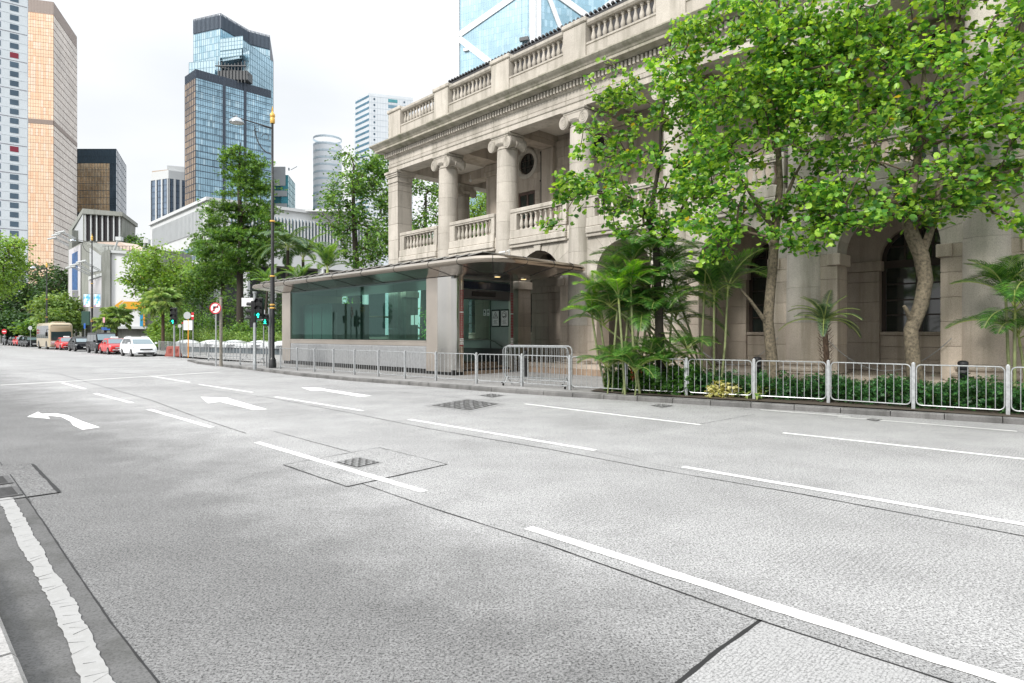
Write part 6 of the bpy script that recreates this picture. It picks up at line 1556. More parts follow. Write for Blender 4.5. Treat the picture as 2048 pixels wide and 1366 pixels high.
car('hatch', P_BLACK, 'second black car behind the gold coach', 54.5)
car('taxi', P_RED, 'farthest red taxi, between two dark vehicles at far left', 42, roof=P_SILV)
car('hatch', P_GREY, 'grey car squeezed between the farthest red taxi and grey van', 33)
car('van', P_GREY, 'dark grey van last in the queue at far left', 22, roof=P_GREY)
# coach
def coach(px, q, label, body, L=9.0, wd=1.18, H=3.25, name='coach', cat='coach', group=None, decks=1, stripe=None):
    D = q/(RM.x*(px-1024)/F+RM.y); root = empty(name, atD(px, D, 0), RANG, label, cat, group); h = L/2
    m = MB(); rings = []
    for (x, k, zt, zb) in ((h, .90, H-.45, .45), (h-.05, .95, H-.22, .36), (h-.25, 1, H-.06, .32), (h-.8, 1, H, .30), (-h+.4, 1, H, .30), (-h, .96, H-.15, .4)):
        ww = wd*k; rings.append([(x, ww*.97, zb), (x, ww, zb+.3), (x, ww, zt-.35), (x, ww*.93, zt-.10), (x, ww*.80, zt), (x, -ww*.80, zt), (x, -ww*.93, zt-.10), (x, -ww, zt-.35), (x, -ww, zb+.3), (x, -ww*.97, zb)])
    m.loft(rings); m.build('body', body, root, 35, fix=True)
    wz0, wz1 = (1.30, H-.38) if decks == 1 else (2.5, H-.5)
    e = .02
    m = MB(); pts = [(h+.012, y, z) for y, z in ((-wd*.84, wz0-.2), (wd*.84, wz0-.2), (wd*.86, wz1-.02), (wd*.60, wz1+.06), (-wd*.60, wz1+.06), (-wd*.86, wz1-.02))]; pts = [(x+(-.03 if z > H-.6 else .015), y, z) for x, y, z in pts]; m.add(pts, [tuple(range(6))]); m.build('windscreen', simple('coach_windscreen', (.03, .055, .06), .05, var=0, metal=.0) if 'coach_windscreen' not in bpy.data.materials else bpy.data.materials['coach_windscreen'], root)
    for s_ in (-1, 1):
        n = 6
        for k in range(n):
            a = -h+.5+(L-1.0)*k/n; quad(root, 'side_window', [(a+.03, s_*(wd+.006), wz0+.05), (a+(L-1.0)/n-.03, s_*(wd+.006), wz0+.05), (a+(L-1.0)/n-.03, s_*(wd+.006), wz1+.02), (a+.03, s_*(wd+.006), wz1+.02)], M_CGD)
            if decks == 2: quad(root, 'side_window', [(a+.03, s_*(wd+.006), 1.2), (a+(L-1.0)/n-.03, s_*(wd+.006), 1.2), (a+(L-1.0)/n-.03, s_*(wd+.006), 2.0), (a+.03, s_*(wd+.006), 2.0)], M_CGD)
        for xw in (h-1.9, -h+1.8):
            m = MB(); m.lathe([(.56, -.012), (.56, .012)], 20, M=Matrix.Translation((xw, s_*(wd-.004), .5)) @ Matrix.Rotation(PI/2, 4, 'X')); m.build('wheel_arch', M_BLACK, root)
            wheel(root, xw, s_*(wd-.11), .46, .26)
        m = MB(); m.cbox(h-.02, h+.03, *(sorted((s_*wd*.55, s_*wd*.90))), .62, .86, .02); m.build('headlight', M_HEADL, root)
        m = MB(); m.tube([(h-.1, s_*wd, H-.8), (h+.25, s_*(wd+.28), H-.85), (h+.28, s_*(wd+.30), H-1.15)], .03, 6); m.cbox(h+.2, h+.32, s_*(wd+.30)-.12, s_*(wd+.30)+.12, H-1.65, H-1.15, .03); m.build('mirror', M_BLACK, root)
    m = MB(); m.cbox(h-.02, h+.02, -.7, .7, .36, .46, .01); m.build('lower_grille', M_GREYD, root)
    m = MB(); m.box(h+.021, h+.026, -.26, .26, .50, .62); m.build('number_plate', M_WHITE, root)
    m = MB(); m.tube([(h+.03, -.5, wz0-.15), (h+.03, .3, wz0+.35)], .012, 4); m.tube([(h+.03, .1, wz0-.15), (h+.03, .8, wz0+.3)], .012, 4); m.build('wiper', M_BLACK, root)
    if decks == 1:
        m = MB(); m.cbox(h-2.6, h-.9, -.6, .6, H, H+.12, .05); m.build('air_unit', body, root)
        for s_ in (-1, 1):
            quad(root, 'white_flash', [(h+.02, s_*wd*.55, 1.02), (h+.02, s_*wd*.20, .62), (h+.02, s_*wd*.42, .60), (h+.02, s_*wd*.92, 1.0)], M_WHITE)
    else:
        quad(root, 'lower_windscreen', [(h+.02, -wd*.8, 1.0), (h+.02, wd*.8, 1.0), (h+.02, wd*.8, 1.9), (h+.02, -wd*.8, 1.9)], M_CGD)
        quad(root, 'blue_panel', [(h+.02, -wd*.75, 2.05), (h+.02, wd*.75, 2.05), (h+.02, wd*.75, 2.4), (h+.02, -wd*.75, 2.4)], M_SBLUE)
coach(108, 15.2, 'champagne gold coach parked in the queue behind a red taxi', P_GOLD)
coach(39, 22, 'yellow double deck bus seen far off above the queue of cars', P_YEL, 10, 1.25, 4.3, 'bus', 'bus', None, 2)
# ------------------------------------------------------------------ vegetation
def leaf_mat(name, c0, c1, c2, trans=.45, rough=.45, odd=None):
    m = bpy.data.materials.new(name); m.use_nodes = True; t = m.node_tree; t.nodes.clear()
    gi = N(t, 'ShaderNodeNewGeometry'); oi = N(t, 'ShaderNodeObjectInfo')
    ad = N(t, 'ShaderNodeMath', operation='ADD'); t.links.new(gi.outputs['Random Per Island'], ad.inputs[0]); t.links.new(oi.outputs['Random'], ad.inputs[1])
    fr = N(t, 'ShaderNodeMath', operation='FRACT'); t.links.new(ad.outputs[0], fr.inputs[0])
    stops = [(0, c0), (.45, c1), (.88, c2)]
    if odd: stops += [(.992, c2), (.994, odd), (1, odd)]
    c = ramp(t, fr.outputs[0], stops)
    cl = noise(t, .55, 3, .5, gi.outputs['Position']); c = mixc(t, 1.0, c, ramp(t, cl, [(.35, .70), (.65, 1.15)]), 'MULTIPLY')
    d = N(t, 'ShaderNodeBsdfPrincipled'); t.links.new(c, d.inputs['Base Color']); d.inputs['Roughness'].default_value = rough; d.inputs['Specular IOR Level'].default_value = .45
    tl_ = N(t, 'ShaderNodeBsdfTranslucent'); c2_ = mixc(t, 1.0, c, (1.5, 1.35, .45), 'MULTIPLY'); t.links.new(c2_, tl_.inputs[0])
    mx_ = N(t, 'ShaderNodeMixShader'); mx_.inputs[0].default_value = trans; t.links.new(d.outputs[0], mx_.inputs[1]); t.links.new(tl_.outputs[0], mx_.inputs[2])
    o = N(t, 'ShaderNodeOutputMaterial'); t.links.new(mx_.outputs[0], o.inputs[0]); return m
L_BAU = leaf_mat('orchid_tree_leaf', (.045, .16, .035), (.14, .35, .05), (.42, .66, .10), .45, .36, odd=(.60, .46, .05))
L_DARK = leaf_mat('dark_tree_leaf', (.022, .055, .020), (.045, .11, .03), (.08, .17, .05), .3)
L_MID = leaf_mat('mid_tree_leaf', (.04, .11, .03), (.10, .23, .05), (.24, .42, .09), .4)
L_LIGHT = leaf_mat('light_tree_leaf', (.11, .22, .04), (.20, .36, .07), (.32, .50, .12), .42)
L_HEDGE = leaf_mat('hedge_leaf', (.10, .19, .05), (.19, .32, .08), (.32, .46, .15), .35)
L_SCH = leaf_mat('umbrella_plant_leaf', (.018, .06, .028), (.04, .13, .045), (.09, .25, .06), .3, .3)
L_VAR = leaf_mat('variegated_leaf', (.30, .34, .08), (.52, .50, .18), (.72, .68, .36), .35)
L_PALM = leaf_mat('areca_leaflet', (.030, .095, .022), (.06, .17, .035), (.13, .30, .05), .4, .35)
L_PALMB = leaf_mat('bright_palm_leaflet', (.10, .28, .03), (.20, .46, .04), (.32, .60, .06), .45, .35)
L_FAN = leaf_mat('fan_palm_leaflet', (.15, .28, .09), (.27, .42, .15), (.48, .60, .30), .35, .4)
L_DATE = leaf_mat('date_palm_leaflet', (.025, .06, .03), (.045, .10, .045), (.08, .16, .07), .3, .35)
M_BARK = simple('bark_grey_brown', (.21, .175, .12), .9, var=.8, vscale=14, bmp=1)
M_BARKD = simple('bark_dark', (.055, .045, .035), .9, var=.4, vscale=9, bmp=.5)
M_TWIG = simple('twig_brown', (.10, .075, .05), .9, var=.3, vscale=9)
M_STEM = simple('palm_ringed_stem', (.24, .28, .12), .6, var=.45, vscale=7, bmp=.2)
M_RACH = simple('palm_rachis', (.30, .36, .10), .5, var=.2)
M_FIB = simple('palm_trunk_fibre', (.11, .07, .045), .95, var=.6, vscale=12, bmp=1)

def T_bilobe():
    V = [(0,0,0), (0,.30,-.03), (0,.76,-.08), (-.30,.08,.08), (-.44,.45,.16), (-.38,.86,.12), (-.17,1.04,.0), (.30,.08,.08), (.44,.45,.16), (.38,.86,.12), (.17,1.04,.0)]
    Fc = [(0,1,3),(1,4,3),(1,2,4),(2,5,4),(2,6,5),(0,7,1),(1,7,8),(1,8,2),(2,8,9),(2,9,10)]
    return np.array(V, float), np.array(Fc)
def T_oval():
    V = [(0,0,0), (-.26,.35,.06), (-.20,.75,.02), (0,1,-.08), (.20,.75,.02), (.26,.35,.06), (0,.5,-.02)]
    return np.array(V, float), np.array([(0,6,1),(1,6,2),(2,6,3),(3,6,4),(4,6,5),(5,6,0)])
def T_dia():
    V = [(0,0,0), (-.30,.5,.08), (0,1,-.05), (.30,.5,.08)]
    return np.array(V, float), np.array([(0,3,2),(0,2,1)])
def T_spray():      # a little pinnate spray, reads as a cluster of small leaves when far off
    V = []; Fc = []
    for k, (a, l, o) in enumerate(((0, .62, .38), (55, .50, .30), (-55, .50, .30), (80, .46, .10), (-80, .46, .10), (30, .5, .45), (-30, .5, .45))):
        t = math.radians(a); d = np.array([math.sin(t), math.cos(t)]); nn = np.array([d[1], -d[0]])*.13
        b = len(V); p0 = np.array([0, o]); p1 = p0+d*l*.5; p2 = p0+d*l; zz = .06*math.sin(k*2.1)
        for p, z in ((p0, 0), (p1-nn, zz+.04), (p2, zz-.05), (p1+nn, zz+.04)): V.append((p[0], p[1], z))
        Fc += [(b, b+3, b+2), (b, b+2, b+1)]
    return np.array(V, float), np.array(Fc)
TB, TO, TD, TS = T_bilobe(), T_oval(), T_dia(), T_spray()
def leaf_cloud_arrays(rng, C, size, T, droop=.35, tilt=.9, out=None):
    """place template T at each centre C with its own random frame; returns verts, faces"""
    n = len(C); V, Fc = T
    az = rng.uniform(0, 2*PI, n)
    d = np.stack([np.cos(az), np.sin(az), rng.normal(-droop, .45, n)], 1)
    if out is not None: d[:, :2] += out[:, :2]*1.2
    d /= np.linalg.norm(d, axis=1)[:, None]
    nrm = rng.normal(0, tilt, (n, 3)); nrm[:, 2] += 1.0
    nrm -= d*(nrm*d).sum(1)[:, None]; nrm /= np.linalg.norm(nrm, axis=1)[:, None]+1e-9
    sx = np.cross(d, nrm); s = size*rng.uniform(.65, 1.25, n)
    P = C[:, None, :]+s[:, None, None]*(V[None, :, 0, None]*sx[:, None, :]+V[None, :, 1, None]*d[:, None, :]+V[None, :, 2, None]*nrm[:, None, :])
    Fa = Fc[None]+(np.arange(n)*len(V))[:, None, None]
    return P.reshape(-1, 3), Fa.reshape(-1, 3), (d, nrm, sx, s)
def skeleton(rng, trunk, clumps, rmin, r0, rnodes=None, expo=.46, wig=.12):
    """trunk: list of nodes (pos); clumps: target points. returns MB with limbs, and twig points"""
    nodes = [np.array(p, float) for p in trunk]; par = [-1]+list(range(len(trunk)-1)); tips = []
    ordr = np.argsort([min(np.linalg.norm(c-nodes[k]) for k in range(len(nodes)//2, len(nodes))) for c in clumps])
    ntr = len(trunk); start = max(1, int(ntr*.55))
    NP = np.array(nodes)
    for ci in ordr:
        c = clumps[ci]; 
        dd = np.linalg.norm(NP[start:]-c, axis=1)+.5*np.maximum(0, NP[start:, 2]-c[2]+.1)
        j = start+int(np.argmin(dd)); a = NP[j]; L_ = np.linalg.norm(c-a); k = max(2, min(6, int(L_/.35)))
        prev = j; add = []
        for q in range(1, k+1):
            u = q/k; p = a+(c-a)*u+rng.normal(0, wig*L_/k, 3)*(1 if q < k else .2); p[2] += .08*L_*math.sin(PI*u)
            nodes.append(p); par.append(prev); prev = len(nodes)-1; add.append(p)
        NP = np.vstack([NP, add]); tips.append(prev)
    cnt = np.zeros(len(nodes))
    for t_ in tips:
        k = t_
        while k >= 0: cnt[k] += 1; k = par[k]
    cnt = np.maximum(cnt, 1); tot = cnt[0]
    rad = rmin+(r0-rmin)*(cnt/tot)**expo
    if rnodes is not None:
        for k in range(ntr): rad[k] = rnodes[k]
    return np.array(nodes), par, rad, tips
def limbs_mesh(name, nodes, par, rad, ntr, mat, seg=5, mat_tr=None):
    V = []; Fa = []; 
    ch = [(i, p) for i, p in enumerate(par) if p >= 0 and i >= ntr]
    for i, p in ch:
        a, b = nodes[p], nodes[i]; t = b-a; L_ = np.linalg.norm(t)
        if L_ < 1e-5: continue
        t = t/L_; u = np.cross(t, [0, 0, 1.0]) if abs(t[2]) < .9 else np.cross(t, [1.0, 0, 0]); u /= np.linalg.norm(u); v = np.cross(t, u); b0 = len(V)
        ra = min(rad[p], rad[i]*1.5)
        for (c, r_) in ((a-t*ra*.3, ra), (b+t*rad[i]*.3, rad[i])):
            for k in range(seg): th = 2*PI*k/seg; V.append(c+(u*math.cos(th)+v*math.sin(th))*r_)
        for k in range(seg): Fa.append((b0+k, b0+(k+1) % seg, b0+seg+(k+1) % seg, b0+seg+k))
    return np_mesh(name, V, Fa, mat, True)
def tree(name, label, trunk, trad, blobs, ncl, per, lsize, T, lmat, bark=M_BARKD, group=None, seed=1, clr=.45, rmin=.008, cat='tree', loose=0, wig=.12, droop=.35, shell=.55, extra_limbs=(), twig=M_TWIG, flat=.8):
    rng = np.random.default_rng(seed); base = np.array(trunk[0], float)
    root = empty(name, tuple(base), 0, label, cat, group)
    vol = np.array([b[1][0]*b[1][1]*b[1][2] for b in blobs])**(2/3); pr = vol/vol.sum()
    cl = []
    for _ in range(ncl):
        b = blobs[rng.choice(len(blobs), p=pr)]; v = rng.normal(0, 1, 3); v /= np.linalg.norm(v); r_ = rng.uniform(shell if rng.random() < .75 else .1, 1)**.7
        cl.append(np.array(b[0])+v*np.array(b[1])*r_)
    cl = np.array(cl)-base
    tr = [np.array(p, float)-base for p in trunk]
    nodes, par, rad, tips = skeleton(rng, tr, cl, rmin, trad[len(trad)//2]*.7, trad, wig=wig)
    m = MB(); m.tube([Vector(p) for p in tr], trad, 10); m.build('trunk', bark, root, 60)
    for (pts, rr_) in extra_limbs:
        m = MB(); m.tube([Vector(np.array(p)-base) for p in pts], rr_, 8); m.build('limb', bark, root, 60)
    if len(tips):
        link_mesh('branches', limbs_mesh('branches', nodes, par, rad, len(tr), twig), root)['kind'] = 'stuff'
    # leaves: gaussian puff round each tip plus some along the last twig
    C = []; O = []
    for t_ in tips:
        n_ = rng.poisson(per); p = nodes[t_]; q = nodes[par[t_]]
        u = rng.uniform(0, 1, (n_, 1)); C.append(p+(q-p)*u*.8+rng.normal(0, clr, (n_, 3))*np.array([1, 1, flat])*rng.uniform(.5, 1))
        o = (p-q); o = o/(np.linalg.norm(o)+1e-6); O.append(np.repeat(o[None], n_, 0))
    C = np.vstack(C); O = np.vstack(O)
    V, Fa, (d, nrm, sx, s) = leaf_cloud_arrays(rng, C, lsize, T, droop, out=O)
    n = len(C); k = len(T[0]); kf = len(T[1])
    if loose:
        # the leaves that show largest (nearest the camera) become separate parts
        dist = np.linalg.norm((C+base)-np.array([0, 0, CAMH]), axis=1); px_ = (C[:, 0]+base[0])/(C[:, 1]+base[1])*F+1024; py_ = HZ-(C[:, 2]+base[2]-CAMH)*F/(C[:, 1]+base[1])
        vis = (px_ > 5) & (px_ < 2043) & (py_ > 5); ordr = np.argsort(np.where(vis, dist, 1e6))[:loose]
        me = np_mesh('leaf', T[0], T[1], lmat)
        for i in ordr:
            o = bpy.data.objects.new('leaf', me); COL.objects.link(o); o.parent = root
            M = Matrix(((sx[i][0]*s[i], d[i][0]*s[i], nrm[i][0]*s[i], C[i][0]), (sx[i][1]*s[i], d[i][1]*s[i], nrm[i][1]*s[i], C[i][1]), (sx[i][2]*s[i], d[i][2]*s[i], nrm[i][2]*s[i], C[i][2]), (0, 0, 0, 1)))
            o.matrix_local = M
        keep = np.ones(n, bool); keep[ordr] = False
        V = V.reshape(n, k, 3)[keep].reshape(-1, 3); Fa = (T[1][None]+(np.arange(int(keep.sum()))*k)[:, None, None]).reshape(-1, 3)
    o = link_mesh('foliage', np_mesh('foliage', V, Fa, lmat), root); o['kind'] = 'stuff'
    return root
def bl(px, py, D, rx, ry, rz): p = W3(px, py, D); k = D/F; return ((p.x, p.y, p.z), (rx*k, ry, rz*k))
def tp(*pts): return [tuple(W3(x, y, D)) for x, y, D in pts]

G_ORCH = 'orchid trees before the courthouse'
# third tree: thick curved trunk at right
tree('orchid_tree', 'large orchid tree with thick S-curved trunk in front of the rightmost arch',
     tp((1838,845,16.0),(1833,770,16.0),(1826,720,16.0),(1822,660,16.05),(1842,610,16.1),(1851,560,16.1),(1842,510,16.1),(1824,470,16.1),(1812,425,16.1),(1826,370,16.1),(1838,300,16.1),(1845,210,16.0),(1850,110,16.0)),
     [.30,.215,.175,.17,.175,.175,.185,.17,.14,.11,.085,.06,.04],
     [bl(1780,250,16,230,2.3,200), bl(1900,120,15.4,210,2.4,170), bl(1650,180,16,120,1.6,150), bl(1690,70,15.5,130,1.8,90), bl(1960,330,15.6,150,1.8,110), bl(1700,380,15.8,110,1.3,60), bl(1850,10,15.5,230,2.0,90), bl(2040,200,14.8,120,1.8,200), bl(1880,400,15.6,90,1.0,50), bl(2030,460,15.2,45,.5,40), bl(1760,455,14.8,40,.4,14), bl(1560,110,15.9,70,1.0,80), bl(1640,450,15.4,70,.8,35), bl(1750,425,15.0,70,.6,22), bl(1700,462,15.2,60,.6,20), bl(1620,480,15.8,50,.6,24), bl(1990,430,15.0,50,.6,40)],
     450, 27, .135, TB, L_BAU, M_BARK, G_ORCH, 31, .18, .006, loose=280, droop=.30,
     extra_limbs=[(tp((1842,515,16.1),(1858,470,16.0),(1872,425,15.9),(1880,370,15.8),(1892,300,15.7)), [.11,.095,.085,.07,.045]),
                  (tp((1880,400,15.9),(1930,378,15.6),(1985,352,15.3),(2060,330,15.0)), [.055,.05,.045,.03]),
                  (tp((1822,640,16.05),(1812,618,15.95),(1808,612,15.93)), [.07,.05,.04])])
# middle tree
tree('orchid_tree', 'orchid tree with slim straight grey trunk beside the date palm',
     tp((1552,800,17.2),(1546,745,17.2),(1541,690,17.2),(1536,640,17.2),(1540,590,17.2),(1545,540,17.2),(1548,490,17.2),(1552,440,17.2),(1560,370,17.2),(1556,290,17.2),(1546,200,17.2),(1540,110,17.1),(1536,40,17.1)),
     [.20,.165,.150,.145,.135,.13,.13,.115,.09,.075,.06,.045,.03],
     [bl(1480,170,17.2,140,1.8,150), bl(1560,300,17.0,170,1.9,150), bl(1430,400,16.6,100,1.3,80), bl(1560,60,17.2,120,1.8,80), bl(1640,420,16.8,110,1.3,55), bl(1470,30,17,90,1.4,60), bl(1640,200,17,90,1.5,130), bl(1410,480,16.4,70,.8,50), bl(1390,330,16.6,60,.9,60), bl(1610,480,16.4,60,.7,30), bl(1480,470,16.4,70,.8,36), bl(1560,150,16.6,120,1.4,120)],
     380, 26, .132, TB, L_BAU, M_BARK, G_ORCH, 32, .18, .006, loose=120,
     extra_limbs=[(tp((1536,650,17.2),(1520,628,17.1),(1500,600,17.0),(1478,575,16.9)), [.07,.055,.04,.02]),
                  (tp((1548,455,17.2),(1530,435,17.1),(1512,405,17.0),(1490,370,16.8),(1440,330,16.7)), [.075,.06,.05,.04,.02]),
                  (tp((1552,430,17.2),(1572,395,17.1),(1590,350,17.0),(1625,290,16.9)), [.07,.055,.04,.02])])
# left tree, sparser
tree('orchid_tree', 'sparse orchid tree rising out of the palm clump left of the others',
     tp((1322,790,18.4),(1322,740,18.4),(1320,690,18.4),(1318,640,18.4),(1316,590,18.4),(1314,540,18.4),(1312,490,18.4),(1300,450,18.4),(1306,400,18.4),(1318,330,18.3),(1322,250,18.3),(1330,170,18.3),(1334,110,18.3)),
     [.16,.14,.13,.125,.12,.115,.10,.085,.075,.055,.04,.03,.02],
     [bl(1210,280,18,90,1.3,50), bl(1170,380,17.6,75,1.0,40), bl(1265,360,18,100,1.3,70), bl(1300,200,18.2,110,1.4,60), bl(1340,130,18,60,1.0,50), bl(1210,170,18,55,.8,40), bl(1260,440,17.8,60,.9,45), bl(1400,260,18.2,70,1.2,110), bl(1385,90,18.2,45,.8,70), bl(1140,375,17.4,40,.5,30), bl(1110,450,17.2,28,.3,14), bl(1345,420,18,60,.9,70)],
     290, 19, .13, TB, L_BAU, M_BARKD, G_ORCH, 33, .16, .0055, loose=100,
     extra_limbs=[(tp((1312,500,18.4),(1330,470,18.3),(1352,440,18.3),(1362,420,18.2),(1390,370,18.1)), [.06,.05,.045,.04,.02]),
                  (tp((1300,455,18.4),(1292,430,18.4),(1270,400,18.2),(1225,380,18.0),(1180,385,17.8)), [.05,.045,.035,.025,.015])])

# ---- palms
def frond_mesh(L=1.5, nl=26, ll=.42, arch=.9, width=.03, mat=L_PALM, seed=1, lift=.55, vee=.35, droopl=.35):
    r = random.Random(seed); V = []; Fa = []; pts = []
    n = 12
    for k in range(n+1):
        u = k/n; a = lift*PI/2-arch*u*1.5; 
        if k == 0: pts.append(Vector((0, 0, 0)))
        else: pts.append(pts[-1]+Vector((math.cos(a), 0, math.sin(a)))*(L/n))
    m = MB(); m.mi = 0; m.tube(pts, [.016*(1-.8*k/n)+.003 for k in range(n+1)], 4)
    m.mi = 1
    for k in range(nl):
        u = .14+.86*(k+.5)/nl; f = u*n; i = min(int(f), n-1); p = pts[i].lerp(pts[i+1], f-i); t = (pts[i+1]-pts[i]).normalized()
        up = Vector((-t.z, 0, t.x)); l = ll*math.sin(PI*min(.98, .18+.80*u))**.7*r.uniform(.9, 1.1)
        for s_ in (-1, 1):
            d = (Vector((0, s_, 0))*1.0+t*(.55+.5*u)+up*vee).normalized()
            d2 = (d-Vector((0, 0, droopl))*1.0).normalized(); wv = t.cross(d).normalized().cross(d)*0+t*1.0; wv = (wv-d*wv.dot(d)).normalized()*width*.5
            a, b, c = p, p+d*l*.5, p+d*l*.5+d2*l*.5
            m.add([a-wv*.4, b-wv, c, b+wv, a+wv*.4], [(0, 1, 3, 4), (1, 2, 3)])
    return m.mesh('frond', [M_RACH, mat])
FR_A = [frond_mesh(1.5, 34, .58, 1.0, .026, L_PALM, s, .62, .35, .5) for s in (1, 2)]+[frond_mesh(1.3, 30, .52, .75, .026, L_PALM, 3, .7, .35, .4)]
FR_B = [frond_mesh(1.3, 28, .42, .8, .034, L_PALMB, 5, .68, .35, .35), frond_mesh(1.1, 24, .36, .5, .034, L_PALMB, 6, .75, .5, .2)]
FR_D = [frond_mesh(1.25, 44, .26, .95, .014, L_DATE, 8, .62, .25, .25), frond_mesh(1.1, 40, .24, .6, .014, L_DATE, 9, .75, .3, .2)]
FR_R = [frond_mesh(3.2, 46, .70, 1.05, .055, leaf_mat('royal_palm_leaflet', (.035, .085, .045), (.07, .15, .07), (.14, .24, .10), .35, .35), 11, .62, .2, .8), frond_mesh(3.0, 44, .66, .75, .055, L_MID, 12, .72, .3, .5)]
def palm(label, stems, fr, cat='palm', name='palm_tree', group=None, seed=1, nf=8, fs=1.0, smat=M_STEM, el=(-.2, .75), crownshaft=True, sr=.035):
    r = random.Random(seed); base = Vector(stems[0][0]); root = empty(name, base, 0, label, cat, group)
    for (b, t_) in stems:
        b = Vector(b)-base; t_ = Vector(t_)-base; mid = b.lerp(t_, .5)+Vector((r.uniform(-.06, .06), r.uniform(-.06, .06), 0))
        pts = [b, b.lerp(mid, .5), mid, mid.lerp(t_, .5), t_]; m = MB(); m.tube(pts, [sr*1.15, sr, sr, sr*.95, sr*.85], 8); st_ = m.build('stem', smat, root, 50)
        if crownshaft:
            m = MB(); dd = (t_-mid).normalized(); m.tube([t_-dd*.04, t_+dd*.35], [sr*.95, sr*.5], 8); m.build('crownshaft', M_RACH, root, 50)
            t_ = t_+dd*.2
        n = nf+r.randint(-1, 1); a0 = r.uniform(0, 6.28)
        for k in range(n):
            az = a0+k*2.4; e = r.uniform(*el); s_ = fs*r.uniform(.8, 1.15)
            link_mesh('frond', r.choice(fr), root, t_+Vector((0, 0, r.uniform(-.05, .1))), (0, -e+.35, az), (s_,)*3)
    return root
def gst(px, py, D): return (X(px, D), D, PAVE) if py is None else tuple(W3(px, py, D))
G_AR = 'palms planted along the railing'
palm('dense areca palm clump left of the third column, in front of the sparse orchid tree', [(gst(1225+k*17, None, 18.6+.25*(k % 3)), tuple(W3(px, py, 18.5+.25*(k % 3)))) for k, (px, py) in enumerate([(1238,585),(1262,545),(1285,585),(1300,520),(1330,560),(1250,640),(1345,610),(1292,650),(1218,660),(1320,650),(1255,600),(1340,545),(1310,600),(1275,630),(1360,650),(1232,620)])], FR_A, group=G_AR, seed=3, nf=7, fs=1.05, name='areca_palm')
palm('bright yellow-green young palm shoots within the dense clump', [(gst(1250, None, 17.9), tuple(W3(1238, 605, 17.9))), (gst(1280, None, 17.9), tuple(W3(1262, 590, 17.9)))], FR_B, group=G_AR, seed=5, nf=5, fs=.9, name='areca_palm', el=(.2, .9))
palm('small light green palm leaning left beside the station canopy tip', [(gst(1212, None, 19.0), tuple(W3(1186, 645, 19.0))), (gst(1215, None, 19.1), tuple(W3(1194, 600, 19.1)))], FR_B, group=G_AR, seed=8, nf=6, fs=.85, name='areca_palm')
palm('slender palm with three thin ringed stems between two columns', [(gst(1404, None, 18.2), tuple(W3(1408, 600, 18.2))), (gst(1428, None, 18.0), tuple(W3(1428, 605, 18.0))), (gst(1440, None, 17.9), tuple(W3(1455, 590, 17.9)))], FR_A, group=G_AR, seed=13, nf=6, fs=1.15, name='areca_palm')
palm('deep green areca palm at the right edge with long drooping fronds', [(gst(2024, None, 15.2), tuple(W3(2012, 600, 15.2))), (gst(2030, None, 15.0), tuple(W3(2030, 640, 15.0))), (gst(2062, None, 15.1), tuple(W3(2058, 600, 15.1))), (gst(2045, None, 15.4), tuple(W3(2040, 690, 15.4)))], FR_A, group=G_AR, seed=17, nf=7, fs=.98, name='areca_palm')
# low fronds at the foot of the clump
palm('low feathery young palms at the foot of the dense clump', [(gst(px, None, D), tuple(W3(px, py, D))) for px, py, D in ((1215,735,18.2),(1245,728,18.0),(1300,722,18.0),(1335,735,17.8),(1375,700,17.9),(1270,745,17.6))], FR_A, group=G_AR, seed=23, nf=8, fs=.75, name='areca_palm', el=(.1, .9), crownshaft=False, sr=.02)
# pygmy date palm
p0 = gst(1656, None, 16.6); root = palm('short date palm with shaggy brown trunk between two columns', [(p0, tuple(W3(1649, 648, 16.6)))], FR_D, group=G_AR, seed=29, nf=24, fs=.88, smat=M_FIB, el=(-.25, .85), crownshaft=False, sr=.075, name='date_palm')
b = Vector(p0); t_ = W3(1649, 640, 16.6)-b; m = MB(); r = random.Random(4)
for k in range(150):
    u = .30+.70*k/150; a = k*2.4; rr_ = .05+.085*math.sin(PI*min(1, (u-.25)/.9)); c = t_*u+Vector((math.cos(a), math.sin(a), 0))*rr_
    o = Vector((math.cos(a), math.sin(a), .9)).normalized(); s_ = Vector((-math.sin(a), math.cos(a), 0))*.018
    m.add([c-s_, c+s_, c+o*r.uniform(.06, .13), c-Vector((0, 0, .02))], [(0, 1, 2), (0, 2, 3), (1, 3, 2)])
m.build('leaf_base', M_FIB, root, kind='stuff')

# ---- planting bed behind the railing
bed = [GP(1180, 783, PAVE), GP(1251, 789.5, PAVE), GP(1508, 804, PAVE), GP(1827, 823, PAVE), GP(2232, 850, PAVE), GP(2600, 868, PAVE)]
back = [Vector((X(px, D), D, 0)) for px, D in ((2500, 13.6), (2232, 14.2), (2016, 15.9), (1827, 17.3), (1657, 18.3), (1508, 19.2), (1373, 20.0), (1300, 20.0), (1215, 20.3))]
m = MB(); m.sheet([(p.x, p.y, PAVE+.03) for p in bed+back]); tag(m.build('planting_bed', M_SOIL), kind='structure')
def in_poly(pts, poly):
    x, y = pts[:, 0], pts[:, 1]; ins = np.zeros(len(pts), bool); n = len(poly)
    for i in range(n):
        x0, y0 = poly[i]; x1, y1 = poly[(i+1) % n]
        c = ((y0 > y) != (y1 > y)) & (x < (x1-x0)*(y-y0)/(y1-y0+1e-12)+x0); ins ^= c
    return ins
